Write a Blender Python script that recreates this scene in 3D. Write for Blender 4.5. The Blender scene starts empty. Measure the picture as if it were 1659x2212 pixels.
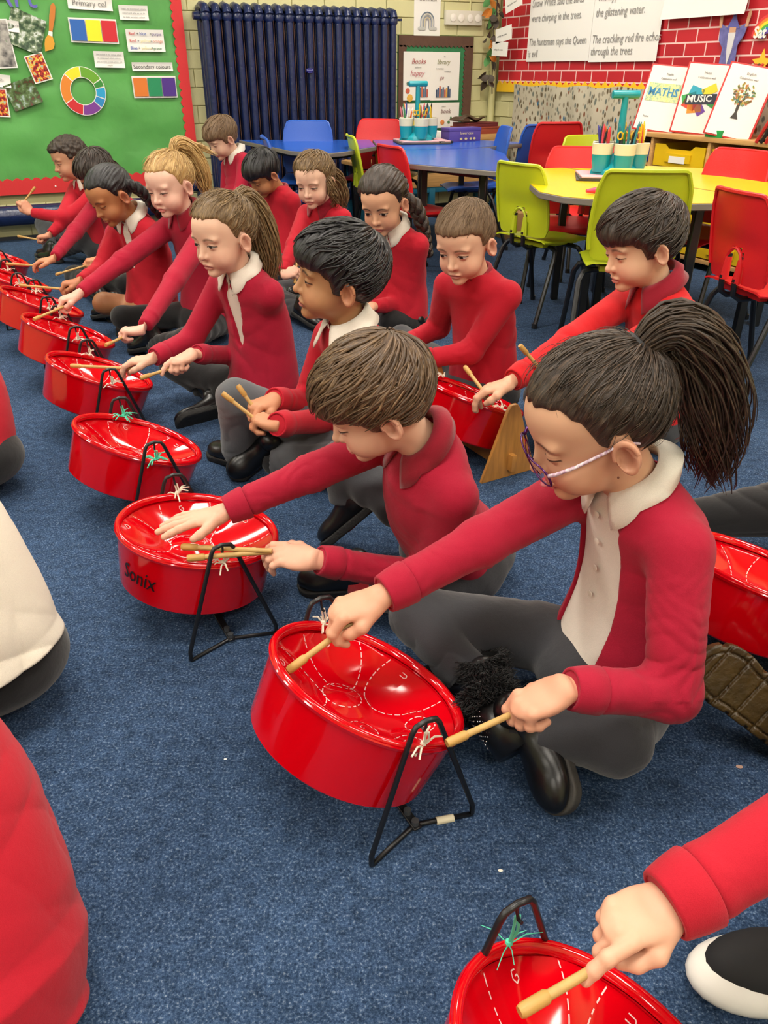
import bpy, bmesh, math, random
import numpy as np
from mathutils import Vector, Matrix
R = math.radians
# ---------------------------------------------------------------- camera
IMG_W, IMG_H, FPX = 1659., 2212., 1660.
TILT, CAM_H = R(29.8), 1.0
scene = bpy.context.scene
cam_data = bpy.data.cameras.new('camera'); cam = bpy.data.objects.new('camera', cam_data)
scene.collection.objects.link(cam); scene.camera = cam
cam_data.sensor_fit = 'VERTICAL'; cam_data.sensor_height = 24.; cam_data.lens = 24.*FPX/IMG_H
cam_data.clip_start = .02; cam_data.clip_end = 60
cam.location = (0, 0, CAM_H); cam.rotation_euler = (math.pi/2-TILT, 0, 0)
# ---------------------------------------------------------------- world, lights, exposure
world = bpy.data.worlds.new('world'); scene.world = world; world.use_nodes = True
world.node_tree.nodes['Background'].inputs[0].default_value = (.9, .95, 1, 1)
world.node_tree.nodes['Background'].inputs[1].default_value = .6
scene.view_settings.view_transform = 'Standard'; scene.view_settings.look = 'None'
scene.view_settings.gamma = 1; scene.view_settings.use_curve_mapping = False
scene.view_settings.exposure = .42
scene.cycles.max_bounces = 6; scene.cycles.diffuse_bounces = 3; scene.cycles.glossy_bounces = 3
# the room's frame: corner of the two visible walls, unit vectors along them
ROOM_A = R(27.); CORNER = (.907, 7.28); DX = (math.cos(ROOM_A), math.sin(ROOM_A)); PX = (DX[1], -DX[0])
CEIL = 2.7
def RM(s, t, z=0):
    """s metres left of the corner, t metres out from the back wall"""
    return Vector((CORNER[0]-s*DX[0]+t*PX[0], CORNER[1]-s*DX[1]+t*PX[1], z))
LAMPS = [(s, t) for t in (1.3, 3.4, 5.5, 7.6) for s in (1.4, 3.9, 6.4)]
for i, (s, t) in enumerate(LAMPS):
    ld = bpy.data.lights.new('ceiling_lamp_light', 'AREA'); ld.shape = 'RECTANGLE'; ld.size = 1.25; ld.size_y = .5
    ld.energy = 16; ld.color = (1, .95, .87)
    lo = bpy.data.objects.new('ceiling_lamp_light', ld); scene.collection.objects.link(lo)
    lo.location = RM(s, t, CEIL-.085); lo.rotation_euler = (0, 0, ROOM_A)
# ---------------------------------------------------------------- pixel helpers (photograph pixel -> place in the room)
_c, _s = math.cos(TILT), math.sin(TILT)
def ray(x, y):
    dx = (x-IMG_W/2)/FPX; dy = (y-IMG_H/2)/FPX
    return Vector((dx, _c-_s*dy, -_s-_c*dy))
def atz(x, y, z=0.):
    r = ray(x, y); return Vector((0, 0, CAM_H)) + r*((z-CAM_H)/r.z)
def atd(x, y, d):
    return Vector((0, 0, CAM_H)) + ray(x, y)*d
def onb(x, y, off=0.):
    """point on the back wall (or a plane off metres in front of it) -> s, z"""
    r = ray(x, y); t = (off+CORNER[0]*PX[0]+CORNER[1]*PX[1])/(r.x*PX[0]+r.y*PX[1]); p = r*t
    return -((p.x-CORNER[0])*DX[0]+(p.y-CORNER[1])*DX[1]), CAM_H+p.z
def onr(x, y, off=0.):
    """point on the right wall -> t (metres out from the back wall), z"""
    r = ray(x, y); t = (-off+CORNER[0]*DX[0]+CORNER[1]*DX[1])/(r.x*DX[0]+r.y*DX[1]); p = r*t
    return (p.x-CORNER[0])*PX[0]+(p.y-CORNER[1])*PX[1], CAM_H+p.z
# ---------------------------------------------------------------- helpers
COL = scene.collection
def lin(h):
    if isinstance(h, str):
        h = h.lstrip('#'); h = [int(h[i:i+2], 16)/255 for i in (0, 2, 4)]
        return tuple(((v+.055)/1.055)**2.4 if v > .04045 else v/12.92 for v in h)
    return tuple(h)
_mats = {}
def mat(name, col, rough=.6, metal=0., spec=.5, noise=0., nscale=30., bump=0., bscale=80., coat=0., sheen=0., sss=0., stretch=None, col2=None, emit=0.):
    if name in _mats: return _mats[name]
    m = bpy.data.materials.new(name); m.use_nodes = True; nt = m.node_tree; b = nt.nodes['Principled BSDF']
    c = lin(col); b.inputs['Base Color'].default_value = (*c, 1)
    b.inputs['Roughness'].default_value = rough; b.inputs['Metallic'].default_value = metal
    b.inputs['Specular IOR Level'].default_value = spec; b.inputs['Coat Weight'].default_value = coat
    b.inputs['Coat Roughness'].default_value = .06; b.inputs['Sheen Weight'].default_value = sheen
    if sss: b.inputs['Subsurface Weight'].default_value = sss; b.inputs['Subsurface Scale'].default_value = .01
    if emit: b.inputs['Emission Color'].default_value = (*c, 1); b.inputs['Emission Strength'].default_value = emit
    if noise or bump:
        tc = nt.nodes.new('ShaderNodeTexCoord'); mp = nt.nodes.new('ShaderNodeMapping')
        nt.links.new(tc.outputs['Object'], mp.inputs[0])
        if stretch: mp.inputs['Scale'].default_value = stretch
    if noise:
        n = nt.nodes.new('ShaderNodeTexNoise'); n.inputs['Scale'].default_value = nscale; n.inputs['Detail'].default_value = 3
        nt.links.new(mp.outputs[0], n.inputs['Vector'])
        r = nt.nodes.new('ShaderNodeValToRGB'); r.color_ramp.elements[0].position = .3; r.color_ramp.elements[1].position = .7
        c2 = lin(col2) if col2 else tuple(v*(1-noise) for v in c)
        r.color_ramp.elements[0].color = (*c2, 1); r.color_ramp.elements[1].color = (*[min(1, v*(1+(noise*.5 if not col2 else 0))) for v in c], 1)
        nt.links.new(n.outputs[0], r.inputs[0]); nt.links.new(r.outputs[0], b.inputs['Base Color'])
    if bump:
        n2 = nt.nodes.new('ShaderNodeTexNoise'); n2.inputs['Scale'].default_value = bscale; n2.inputs['Detail'].default_value = 4
        nt.links.new(mp.outputs[0], n2.inputs['Vector'])
        bp = nt.nodes.new('ShaderNodeBump'); bp.inputs['Strength'].default_value = bump; bp.inputs['Distance'].default_value = .01
        nt.links.new(n2.outputs[0], bp.inputs['Height']); nt.links.new(bp.outputs[0], b.inputs['Normal'])
    _mats[name] = m; return m
def V(*a): return Vector(a)
class MB:
    """collects shapes and links them as one mesh object"""
    def __init__(s): s.v = []; s.f = []
    def add(s, vs, fs):
        o = len(s.v); s.v += [tuple(v) for v in vs]; s.f += [tuple(i+o for i in f) for f in fs]; return s
    def box(s, c, sz, rot=None, taper=1.):
        x, y, z = sz[0]/2, sz[1]/2, sz[2]/2; vs = []
        for k in (-1, 1):
            q = taper if k > 0 else 1
            for a, b in ((-1, -1), (1, -1), (1, 1), (-1, 1)): vs.append(Vector((a*x*q, b*y*q, k*z)))
        if rot is not None: vs = [rot @ v for v in vs]
        c = Vector(c); return s.add([v+c for v in vs], [(3, 2, 1, 0), (4, 5, 6, 7), (0, 1, 5, 4), (1, 2, 6, 5), (2, 3, 7, 6), (3, 0, 4, 7)])
    def tube(s, pts, r, n=8, cap=True, closed=False, flat=1., up=None):
        pts = [Vector(p) for p in pts]; N = len(pts)
        rs = r if isinstance(r, (list, tuple)) else [r]*N
        prev = None; vs = []
        for i, p in enumerate(pts):
            if closed: t = pts[(i+1) % N]-pts[i-1]
            else: t = pts[min(i+1, N-1)]-pts[max(i-1, 0)]
            t = t.normalized() if t.length > 1e-9 else Vector((0, 0, 1))
            if prev is None:
                a = Vector(up) if up is not None else (Vector((0, 0, 1)) if abs(t.z) < .9 else Vector((1, 0, 0)))
                nx = t.cross(a).normalized()
            else: nx = (prev-t*prev.dot(t)).normalized()
            ny = t.cross(nx); prev = nx
            for k in range(n):
                w = 2*math.pi*k/n; vs.append(p+(nx*math.cos(w)+ny*math.sin(w)*flat)*rs[i])
        fs = []
        for i in range(N if closed else N-1):
            j = (i+1) % N
            for k in range(n):
                l = (k+1) % n; fs.append((i*n+k, i*n+l, j*n+l, j*n+k))
        if cap and not closed: fs.append(tuple(range(n-1, -1, -1))); fs.append(tuple((N-1)*n+k for k in range(n)))
        return s.add(vs, fs)
    def lathe(s, prof, n=24, c=(0, 0, 0), m=None, cap=3):
        vs = []; N = len(prof)
        for r, z in prof:
            for k in range(n):
                w = 2*math.pi*k/n; v = Vector((r*math.cos(w), r*math.sin(w), z))
                vs.append((m @ v if m else v)+Vector(c))
        fs = [(i*n+k, i*n+(k+1) % n, (i+1)*n+(k+1) % n, (i+1)*n+k) for i in range(N-1) for k in range(n)]
        if prof[0][0] > 1e-6 and cap & 1: fs.append(tuple(range(n-1, -1, -1)))
        if prof[-1][0] > 1e-6 and cap & 2: fs.append(tuple((N-1)*n+k for k in range(n)))
        return s.add(vs, fs)
    def prism(s, poly, y0, y1):
        """polygon in x,z extruded along y"""
        n = len(poly); vs = [(x, y0, z) for x, z in poly]+[(x, y1, z) for x, z in poly]
        return s.add(vs, [tuple(range(n)), tuple(range(2*n-1, n-1, -1))]+[(i, i+n, (i+1) % n+n, (i+1) % n) for i in range(n)])
    def prismz(s, poly, z0, z1):
        n = len(poly); vs = [(x, y, z0) for x, y in poly]+[(x, y, z1) for x, y in poly]
        return s.add(vs, [tuple(range(n-1, -1, -1)), tuple(range(n, 2*n))]+[(i, (i+1) % n, (i+1) % n+n, i+n) for i in range(n)])
    def sphere(s, c, r, n=12, sc=(1, 1, 1)):
        m = n//2; vs = [Vector((0, 0, 1))]; 
        for i in range(1, m):
            a = math.pi*i/m
            for k in range(n): w = 2*math.pi*k/n; vs.append(Vector((math.sin(a)*math.cos(w), math.sin(a)*math.sin(w), math.cos(a))))
        vs.append(Vector((0, 0, -1))); L = len(vs)-1
        fs = [(0, 1+k, 1+(k+1) % n) for k in range(n)]
        for i in range(m-2):
            for k in range(n): a = 1+i*n+k; b = 1+i*n+(k+1) % n; fs.append((a, a+n, b+n, b))
        fs += [(L, 1+(m-2)*n+(k+1) % n, 1+(m-2)*n+k) for k in range(n)]
        return s.add([Vector((v.x*r*sc[0], v.y*r*sc[1], v.z*r*sc[2]))+Vector(c) for v in vs], fs)
    def grid(s, fn, nu, nv, thick=0.):
        """fn(u,v)->point, u,v in 0..1; thick = thickness along -normal"""
        P = [[Vector(fn(i/nu, j/nv)) for j in range(nv+1)] for i in range(nu+1)]
        vs = [P[i][j] for i in range(nu+1) for j in range(nv+1)]; W = nv+1
        fs = [(i*W+j, (i+1)*W+j, (i+1)*W+j+1, i*W+j+1) for i in range(nu) for j in range(nv)]
        if thick:
            o = len(vs); bk = []
            for i in range(nu+1):
                for j in range(nv+1):
                    a = P[min(i+1, nu)][j]-P[max(i-1, 0)][j]; b = P[i][min(j+1, nv)]-P[i][max(j-1, 0)]
                    n = a.cross(b); n = n.normalized() if n.length > 1e-12 else Vector((0, 0, 1)); bk.append(P[i][j]-n*thick)
            vs += bk; fs += [tuple(k+o for k in f[::-1]) for f in fs]
            for i in range(nu): fs += [(i*W+o, (i+1)*W+o, (i+1)*W, i*W), (i*W+nv, (i+1)*W+nv, (i+1)*W+nv+o, i*W+nv+o)]
            for j in range(nv): fs += [(j, j+1, j+1+o, j+o), (nu*W+j+1, nu*W+j, nu*W+j+o, nu*W+j+1+o)]
        return s.add(vs, fs)
    def mesh(s, name, m=None, smooth=False):
        me = bpy.data.meshes.new(name); me.from_pydata(s.v, [], s.f); me.update()
        if m: me.materials.append(m)
        if smooth:
            me.polygons.foreach_set('use_smooth', [True]*len(me.polygons))
            if smooth != 'all': me.set_sharp_from_angle(angle=R(38))
        return me
    def build(s, name, m, parent=None, smooth=False, bevel=0., segs=2, loc=None, rotz=None, mats=None):
        me = s.mesh(name, m, smooth)
        if bevel:
            bm = bmesh.new(); bm.from_mesh(me); bmesh.ops.remove_doubles(bm, verts=bm.verts, dist=1e-6)
            es = [e for e in bm.edges if len(e.link_faces) == 2 and e.calc_face_angle(0) > R(35)]
            bmesh.ops.bevel(bm, geom=es, offset=bevel, segments=segs, profile=.6, affect='EDGES', clamp_overlap=True)
            bm.to_mesh(me); bm.free()
            me.polygons.foreach_set('use_smooth', [True]*len(me.polygons)); me.set_sharp_from_angle(angle=R(40))
        o = bpy.data.objects.new(name, me); COL.objects.link(o)
        if parent: o.parent = parent
        if loc is not None: o.location = loc
        if rotz is not None: o.rotation_euler = (0, 0, rotz)
        return o
def tag(o, label=None, cat=None, group=None, kind=None):
    if label: o['label'] = label
    if cat: o['category'] = cat
    if group: o['group'] = group
    if kind: o['kind'] = kind
    return o
def thing(name, label, cat, loc=(0, 0, 0), rotz=0., group=None):
    o = bpy.data.objects.new(name, None); COL.objects.link(o); o.empty_display_size = .05
    o.location = loc; o.rotation_euler = (0, 0, rotz); return tag(o, label, cat, group)
def share(name, me, parent, loc=(0, 0, 0), rot=None):
    o = bpy.data.objects.new(name, me); COL.objects.link(o); o.parent = parent; o.location = loc
    if rot: o.rotation_euler = rot
    return o
def text_mb(txt, size, m, parent, x, z, y, name='lettering', shear=0., align='LEFT', rot=0., ext=.0003, offset=0.):
    """flat printed lettering lying in the local x-z plane, facing local -y"""
    cu = bpy.data.curves.new('lettering', 'FONT'); cu.body = txt; cu.size = size; cu.extrude = ext; cu.shear = shear; cu.align_x = align
    cu.offset = offset; cu.resolution_u = 2
    t = bpy.data.objects.new('lettering_source', cu); COL.objects.link(t)
    me = bpy.data.meshes.new_from_object(t); bpy.data.objects.remove(t)
    me.transform(Matrix.Translation((x, y, z)) @ Matrix.Rotation(rot, 4, 'Y') @ Matrix.Rotation(math.pi/2, 4, 'X'))
    me.materials.clear(); me.materials.append(m); me.name = name
    o = bpy.data.objects.new(name, me); COL.objects.link(o); o.parent = parent; return o
def onback(s, z, off=0., rz=0.): return dict(loc=RM(s, off, z), rotz=ROOM_A+rz)
def onright(t, z, off=0.):
    p = RM(off, t, z); return dict(loc=p, rotz=ROOM_A-math.pi/2)
rnd = random.Random(7)
# ---------------------------------------------------------------- materials of the room
def carpet_mat():
    m = bpy.data.materials.new('blue_carpet'); m.use_nodes = True; nt = m.node_tree; b = nt.nodes['Principled BSDF']
    tc = nt.nodes.new('ShaderNodeTexCoord')
    def noise(sc, det=2, rough=.5):
        n = nt.nodes.new('ShaderNodeTexNoise'); n.inputs['Scale'].default_value = sc; n.inputs['Detail'].default_value = det
        n.inputs['Roughness'].default_value = rough; nt.links.new(tc.outputs['Object'], n.inputs['Vector']); return n
    def ramp(src, stops):
        r = nt.nodes.new('ShaderNodeValToRGB'); e = r.color_ramp.elements
        while len(e) < len(stops): e.new(.5)
        for k, (p, c) in enumerate(stops): e[k].position = p; e[k].color = (*lin(c), 1)
        nt.links.new(src, r.inputs[0]); return r
    def mix(mode, a, b2, fac):
        x = nt.nodes.new('ShaderNodeMix'); x.data_type = 'RGBA'; x.blend_type = mode; x.inputs[0].default_value = fac
        nt.links.new(a, x.inputs[6]); nt.links.new(b2, x.inputs[7]); return x
    fine = ramp(noise(230, 4, .75).outputs[0], [(.30, '#1c2a42'), (.46, '#384f70'), (.56, '#4d678a'), (.70, '#a0b0c4')])
    mid = ramp(noise(46, 4, .6).outputs[0], [(.3, '#9a9a9a'), (.7, '#ffffff')])
    big = ramp(noise(2.2, 4, .6).outputs[0], [(.3, '#c4c8cc'), (.65, '#ffffff')])
    st = ramp(noise(5.5, 2, .5).outputs[0], [(.74, '#ffffff'), (.80, '#b5ad9c')])
    a = mix('MULTIPLY', fine.outputs[0], mid.outputs[0], .75); a2 = mix('MULTIPLY', a.outputs[2], big.outputs[0], .6); a3 = mix('MULTIPLY', a2.outputs[2], st.outputs[0], .5)
    nt.links.new(a3.outputs[2], b.inputs['Base Color'])
    b.inputs['Roughness'].default_value = .95; b.inputs['Specular IOR Level'].default_value = .1
    bp = nt.nodes.new('ShaderNodeBump'); bp.inputs['Strength'].default_value = .6; bp.inputs['Distance'].default_value = .004
    nt.links.new(noise(260, 4, .7).outputs[0], bp.inputs['Height']); nt.links.new(bp.outputs[0], b.inputs['Normal'])
    return m
M_wall = mat('cream_painted_block', '#cdc998', .55, noise=.04, nscale=6, bump=.15, bscale=90)
M_mortar = mat('painted_mortar', '#c4c08e', .7, bump=.1, bscale=60)
M_ceil = mat('white_ceiling', '#bdb9ae', .9)
M_navy = mat('navy_gloss_paint', '#17254f', .28, spec=.6, noise=.25, nscale=25, bump=.25, bscale=50)
M_white = mat('white_paper', '#e9e7e2', .7)
M_black = mat('black_ink', '#222326', .6)
M_grey = mat('grey_ink', '#7c7a78', .7)
M_pipe = mat('cream_pipe', '#cdc993', .4)
# ---------------------------------------------------------------- shell
S0, S1, T1 = 0., 8.4, 8.8
def slab(name, pts, m, kind='structure'):
    mb = MB(); mb.add(pts, [tuple(range(len(pts)))]); return tag(mb.build(name, m), kind=kind)
def boxroom(name, s0, s1, t0, t1, z0, z1, m):
    mb = MB(); vs = [RM(s, t, z) for z in (z0, z1) for s, t in ((s0, t0), (s1, t0), (s1, t1), (s0, t1))]
    mb.add(vs, [(0, 1, 2, 3), (7, 6, 5, 4), (1, 0, 4, 5), (2, 1, 5, 6), (3, 2, 6, 7), (0, 3, 7, 4)]); o = mb.build(name, m); return tag(o, kind='structure')
fl = MB(); a_, b_, c_, d_ = RM(S1, 0), RM(S0, 0), RM(S0, T1), RM(S1, T1)
fl.add([a_, b_, c_, d_, *[q-Vector((0, 0, .05)) for q in (a_, b_, c_, d_)]], [(3, 2, 1, 0), (4, 5, 6, 7), (0, 1, 5, 4), (1, 2, 6, 5), (2, 3, 7, 6), (3, 0, 4, 7)])
floor = tag(fl.build('floor', carpet_mat()), kind='structure')
wall_back = boxroom('wall_back', -.2, S1+.1, -.15, -.006, 0, CEIL, M_mortar)
wall_right = boxroom('wall_right', -.15, -.006, -.006, T1+.1, 0, CEIL, M_mortar)
boxroom('wall_left', S1, S1+.15, 0, T1, 0, CEIL, M_wall)
boxroom('wall_rear', -.1, S1+.1, T1, T1+.15, 0, CEIL, M_wall)
boxroom('ceiling', -.15, S1+.15, -.15, T1+.15, CEIL, CEIL+.1, M_ceil)
# painted blocks: one shared mesh per length, on both walls
BL, BH = .250, .113
def block_mesh(w, h, dpt=.012):
    mb = MB(); mb.box((0, 0, 0), (w, dpt, h)); me = mb.mesh('block', M_wall)
    bm = bmesh.new(); bm.from_mesh(me)
    bmesh.ops.bevel(bm, geom=[e for e in bm.edges if all(v.co.y < 0 for v in e.verts)], offset=.003, segments=1, affect='EDGES'); bm.to_mesh(me); bm.free(); return me
full = block_mesh(BL-.005, BH-.005); half = block_mesh(BL/2-.005, BH-.005)
def blocks(wall, u0, u1, z0, z1, back=True):
    k = int(round(z0/BH))
    while k*BH+BH <= z1+.03:
        z = k*BH+BH/2; u = math.floor(u0/BL)*BL+(BL/2 if k % 2 else 0)
        while u < u1:
            if u+BL/2 >= u0-.02:
                w = full
                uc = u+BL/2
                if uc-BL/2 < -.001: w = half; uc = BL/4+.0
                if back: p = RM(uc, .0+rnd.uniform(-.001, .001), z); rz = ROOM_A
                else: p = RM(.0+rnd.uniform(-.001, .001), uc, z); rz = ROOM_A-math.pi/2
                o = bpy.data.objects.new('block', w); COL.objects.link(o); o.location = p; o.rotation_euler = (0, 0, rz); o.parent = wall
            u += BL
        k += 1
blocks(wall_back, 0, 2.75, 0, 1.6); blocks(wall_back, 2.8, 4.8, 0, .30)
blocks(wall_right, 0, 2.4, 0, .93, False)
# lamps on the ceiling
M_lampglow = mat('lamp_diffuser', '#fff4e2', .4, emit=9.)
M_lampbody = mat('lamp_body', '#dddddd', .5)
for i, (s, t) in enumerate(LAMPS):
    th = thing('ceiling_lamp', 'rectangular white ceiling lamp above the classroom', 'ceiling lamp', RM(s, t, CEIL), ROOM_A, 'rectangular ceiling lamps')
    MB().box((0, 0, -.03), (1.35, .6, .06)).build('lamp_body', M_lampbody, th, bevel=.008)
    MB().box((0, 0, -.066), (1.25, .5, .012)).build('diffuser', M_lampglow, th)
# added dark strip imitating the dark gap where wall meets carpet, not a skirting
mb = MB(); mb.box((0, 0, .011), (S1, .02, .022)); 
tag(mb.build('wall_foot_gap_back', mat('dark_gap_strip', '#20242e', .5), loc=RM(S1/2, .022, 0), rotz=ROOM_A), kind='structure')
mb = MB(); mb.box((0, 0, .011), (T1-.1, .02, .022)); tag(mb.build('wall_foot_gap_right', _mats['dark_gap_strip'], loc=RM(.022, T1/2+.04, 0), rotz=ROOM_A-math.pi/2), kind='structure')
# ---------------------------------------------------------------- radiator
def radiator():
    th = thing('column_radiator', 'tall navy blue cast iron column radiator on the cream block wall', 'radiator', RM(1.723, .09, 0), ROOM_A); th.scale = (1.115, 1.05, 1.018)
    n = 20; pitch = 1.325/n; z0, z1 = .13, 1.36
    M_rust = mat('radiator_gap', '#5a3c30', .8)
    sec = MB()
    for y in (-.062, 0, .062):
        sec.tube([(0, y, z0+.04), (0, y, z1-.05)], .0215, 10, flat=1.0)
    sec.tube([(0, -.075, z1-.045), (0, -.06, z1-.012), (0, 0, z1), (0, .06, z1-.012), (0, .075, z1-.045)], .026, 10)
    sec.tube([(0, -.075, z0+.045), (0, -.06, z0+.015), (0, 0, z0), (0, .06, z0+.015), (0, .075, z0+.045)], .026, 10)
    sec.sphere((0, -.066, z1-.062), .031, 10, (1, .8, 1.2)); sec.sphere((0, -.066, z0+.062), .030, 10, (1, .8, 1.2))
    me = sec.mesh('section', M_navy, True)
    gap = MB(); gap.box((0, .0, (z0+z1)/2), (.004, .1, z1-z0-.12)); gme = gap.mesh('joint_strip', M_rust)
    for i in range(n):
        x = (i-(n-1)/2)*pitch; share('section', me, th, (x, 0, 0))
        if i: share('joint_strip', gme, th, (x-pitch/2, 0, 0))
    hub = MB(); hub.tube([(-.66, -.03, z0+.06), (.66, -.03, z0+.06)], .026, 10); hub.build('connecting_pipe', M_navy, th, True)
    hub = MB(); hub.tube([(-.66, -.03, z1-.06), (.66, -.03, z1-.06)], .026, 10)
    hub.tube([(-.66, -.03, z1-.06), (-.695, -.03, z1-.06)], [.03, .022], 10)
    hub.build('connecting_pipe', M_navy, th, True)
    v = MB(); v.tube([(.66, -.03, z1-.05), (.695, -.03, z1-.05)], .008, 8); v.box((.70, -.03, z1-.05), (.012, .02, .014)); v.build('bleed_valve', M_navy, th)
    b = MB(); b.tube([(-.01, -.088, .99), (.035, -.088, .99)], .012, 8); b.box((.012, -.09, .99), (.03, .016, .03)); b.build('bracket_bolt', mat('purple_blue_paint', '#2c2f78', .3), th)
    f = MB()
    for x in (-.6, .6):
        f.tube([(x, -.05, 0), (x, -.05, .14)], .018, 8); f.tube([(x, .05, 0), (x, .05, .14)], .018, 8)
    f.build('foot', M_navy, th)
radiator()
pp = MB(); pp.tube([RM(8.1, .1, .165), RM(2.66, .1, .165)], .062, 16)
for s in (4.5, 3.3): pp.tube([RM(s, .1, 0), RM(s, .1, .11)], .02, 8)
tag(pp.build('heating_pipe', M_navy, smooth=True), 'thick navy heating pipe running low along the back wall left of the radiator', 'pipe')
rb = MB(); rb.tube([RM(2.56, .13, .18), RM(2.56, .13, .30), RM(2.53, .11, .33)], .045, 12); rb.sphere(RM(2.62, .14, .30), .05, 12)
tag(rb.build('pipe_valve', M_navy, smooth=True), 'lumpy navy pipe fitting at the left foot of the radiator', 'valve')
cp = MB(); cp.tube([RM(.045, .05, 0), RM(.045, .05, CEIL)], .028, 14)
tag(cp.build('corner_pipe', M_pipe, smooth=True), 'vertical cream painted pipe in the corner of the two walls', 'pipe')
cp = MB(); cp.tube([RM(.27, .012, 1.40), RM(.27, .012, CEIL)], .007, 8)
tag(cp.build('cable_conduit', M_pipe, smooth=True), 'thin cream conduit rising from the white hook rail', 'conduit')
# ---------------------------------------------------------------- green display board
def scallop(x0, x1, z0, z1, edge, n, amp):
    """strip along x with a scalloped edge at z=edge side"""
    pts = [(x0, z0), (x1, z0)]
    for i in range(n*4+1):
        u = i/(n*4); pts.append((x1+(x0-x1)*u, z1+amp*abs(math.sin(math.pi*n*u))*edge))
    return pts
def green_board():
    W = 3.6; z0, z1 = .285, 2.0       # local x = -s
    th = thing('display_board', 'large bright green art display board with red scalloped border', 'display board', RM(2.545+W/2, .0, 0), ROOM_A)
    MB().box((0, -.010, (z0+z1)/2), (W, .016, z1-z0)).build('backing', mat('board_back', '#7d6a4a', .8), th)
    def paper(u, v):
        x = -W/2+.03+(W-.06)*u; z = z0+.03+(z1-z0-.06)*v
        y = -.030-.0060*(math.sin(7*x+5*z+2*math.sin(3*x))*.5+.5*math.sin(19*z+4*x+math.sin(9*x))+.6*math.sin(3.2*x-11*z)**3)
        return (x, y, z)
    MB().grid(paper, 90, 60).build('green_paper', mat('green_backing_paper', '#58a250', .45, noise=.16, nscale=4, bump=.35, bscale=14), th, True)
    M_red = mat('red_border_card', '#cf2a2e', .6, bump=.1, bscale=40)
    b = MB(); b.prism(scallop(-W/2, W/2, z0, z0+.085, 1, 60, .016), -.038, -.033); b.build('border_strip', M_red, th)
    b = MB(); b.prism([(W/2-(z), x) for x, z in scallop(z0, z1, 0, .062, 1, 34, .016)], -.040, -.035); b.build('border_strip', M_red, th)
    for i in range(3):
        x = -W/2+.5+i*1.05; MB().sphere((x, -.042, z0+.04), .006, 8).build('drawing_pin', M_white, th)
green_board()
def sheet(name, label, cat, s, z, w, h, m=None, off=.045, roll=0., curl=.012, group=None, wall='b', back=0.):
    """a sheet of paper on a wall; returns the thing"""
    k = onback(s, z, off) if wall == 'b' else onright(s, z, off)
    th = thing(name, label, cat, k['loc'], k['rotz'], group); th.rotation_euler = (0, roll, k['rotz'])
    def fn(u, v): return (-w/2+w*u, -curl*(2*v-1)**2*.5-curl*.6*(2*u-1)**2*.4, -h/2+h*v)
    MB().grid(fn, 8, 8, .0012).build('paper', m or M_white, th, True); return th
def mid(a, b, f=onb, off=.045):
    p, q = f(*a, off), f(*b, off); return (p[0]+q[0])/2, (p[1]+q[1])/2, abs(p[0]-q[0]), abs(p[1]-q[1])
def ctr(th, w, col, x, z, h, y=-.0075, name='colour_patch'):
    MB().box((x, y, z), (w, .0006, h)).build(name, mat('ink_'+col, '#'+col, .6), th)
s, z, w, h = mid((144, 40), (259, 92)); th = sheet('colour_card', 'white card with blue, yellow and red squares on green paper', 'card', s, z, .295, .135, curl=.004, roll=R(1))
for i, c in enumerate(('2a64b4', 'f2e62a', 'cc2430')): ctr(th, .09, c, -.095+.095*i, 0, .115)
s, z, w, h = mid((281, 162), (386, 213)); th = sheet('colour_card', 'white card with orange, green and purple squares on green paper', 'card', s, z, .295, .13, curl=.004)
for i, c in enumerate(('d9782c', '1f8a5a', '4b2a86')): ctr(th, .09, c, -.095+.095*i, 0, .11)
s, z, w, h = mid((142, -5), (245, 20)); th = sheet('title_strip', 'white title strip reading Primary col at the top of the green board', 'sign', s, z, .27, .068, roll=R(1.5))
text_mb('Primary col', .045, M_grey, th, -.11, -.015, -.0085)
s, z, w, h = mid((281, 136), (376, 152)); th = sheet('title_strip', 'white title strip reading Secondary colours on the green board', 'sign', s, z, .27, .05)
text_mb('Secondary colours', .033, M_black, th, -.127, -.011, -.0085)
s, z, w, h = mid((253, 12), (323, 43)); th = sheet('text_card', 'small white text card at the top right of the green board', 'card', s, z, .185, .08)
for k, t in enumerate(['Today, we investigated primary', 'colours and what we can do', 'to make secondary colours']): text_mb(t, .0125, M_grey, th, 0, .016-.022*k, -.008, align='CENTER')
s, z, w, h = mid((199, 111), (272, 146)); th = sheet('text_card', 'small white text card right of the colour wheel', 'card', s, z, .19, .092, roll=R(1))
for k, t in enumerate(['We looked at the colour wheel', 'to understand which colours', 'you to make orange, green and', 'purple']): text_mb(t, .0125, M_grey, th, 0, .024-.020*k, -.008, align='CENTER')
s, z, w, h = mid((267, 63), (360, 112)); th = sheet('equation_card', 'white card listing red plus blue equals purple in coloured words', 'card', s, z, .245, .125)
Mi = lambda n, c: mat('ink_'+n, c, .7)
for k, (a, ca, b, cb, c, cc) in enumerate([('Red', '#c8342e', 'blue', '#3c5cb0', 'purple', '#7a6a9a'), ('Red', '#c8342e', 'yellow', '#e8dfa0', 'orange', '#d8805a'), ('Blue', '#4a68c0', 'yellow', '#e8dfa0', 'green', '#6a9a76')]):
    zz = .03-.04*k
    text_mb(a, .026, Mi('w'+ca, ca), th, -.105, zz, -.008); text_mb('+', .024, M_black, th, -.055, zz, -.008); text_mb(b, .026, Mi('w'+cb, cb), th, -.035, zz, -.008)
    text_mb('=', .024, M_black, th, .03, zz, -.008); text_mb(c, .024, Mi('w'+cc, cc), th, .045, zz, -.008)
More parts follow.
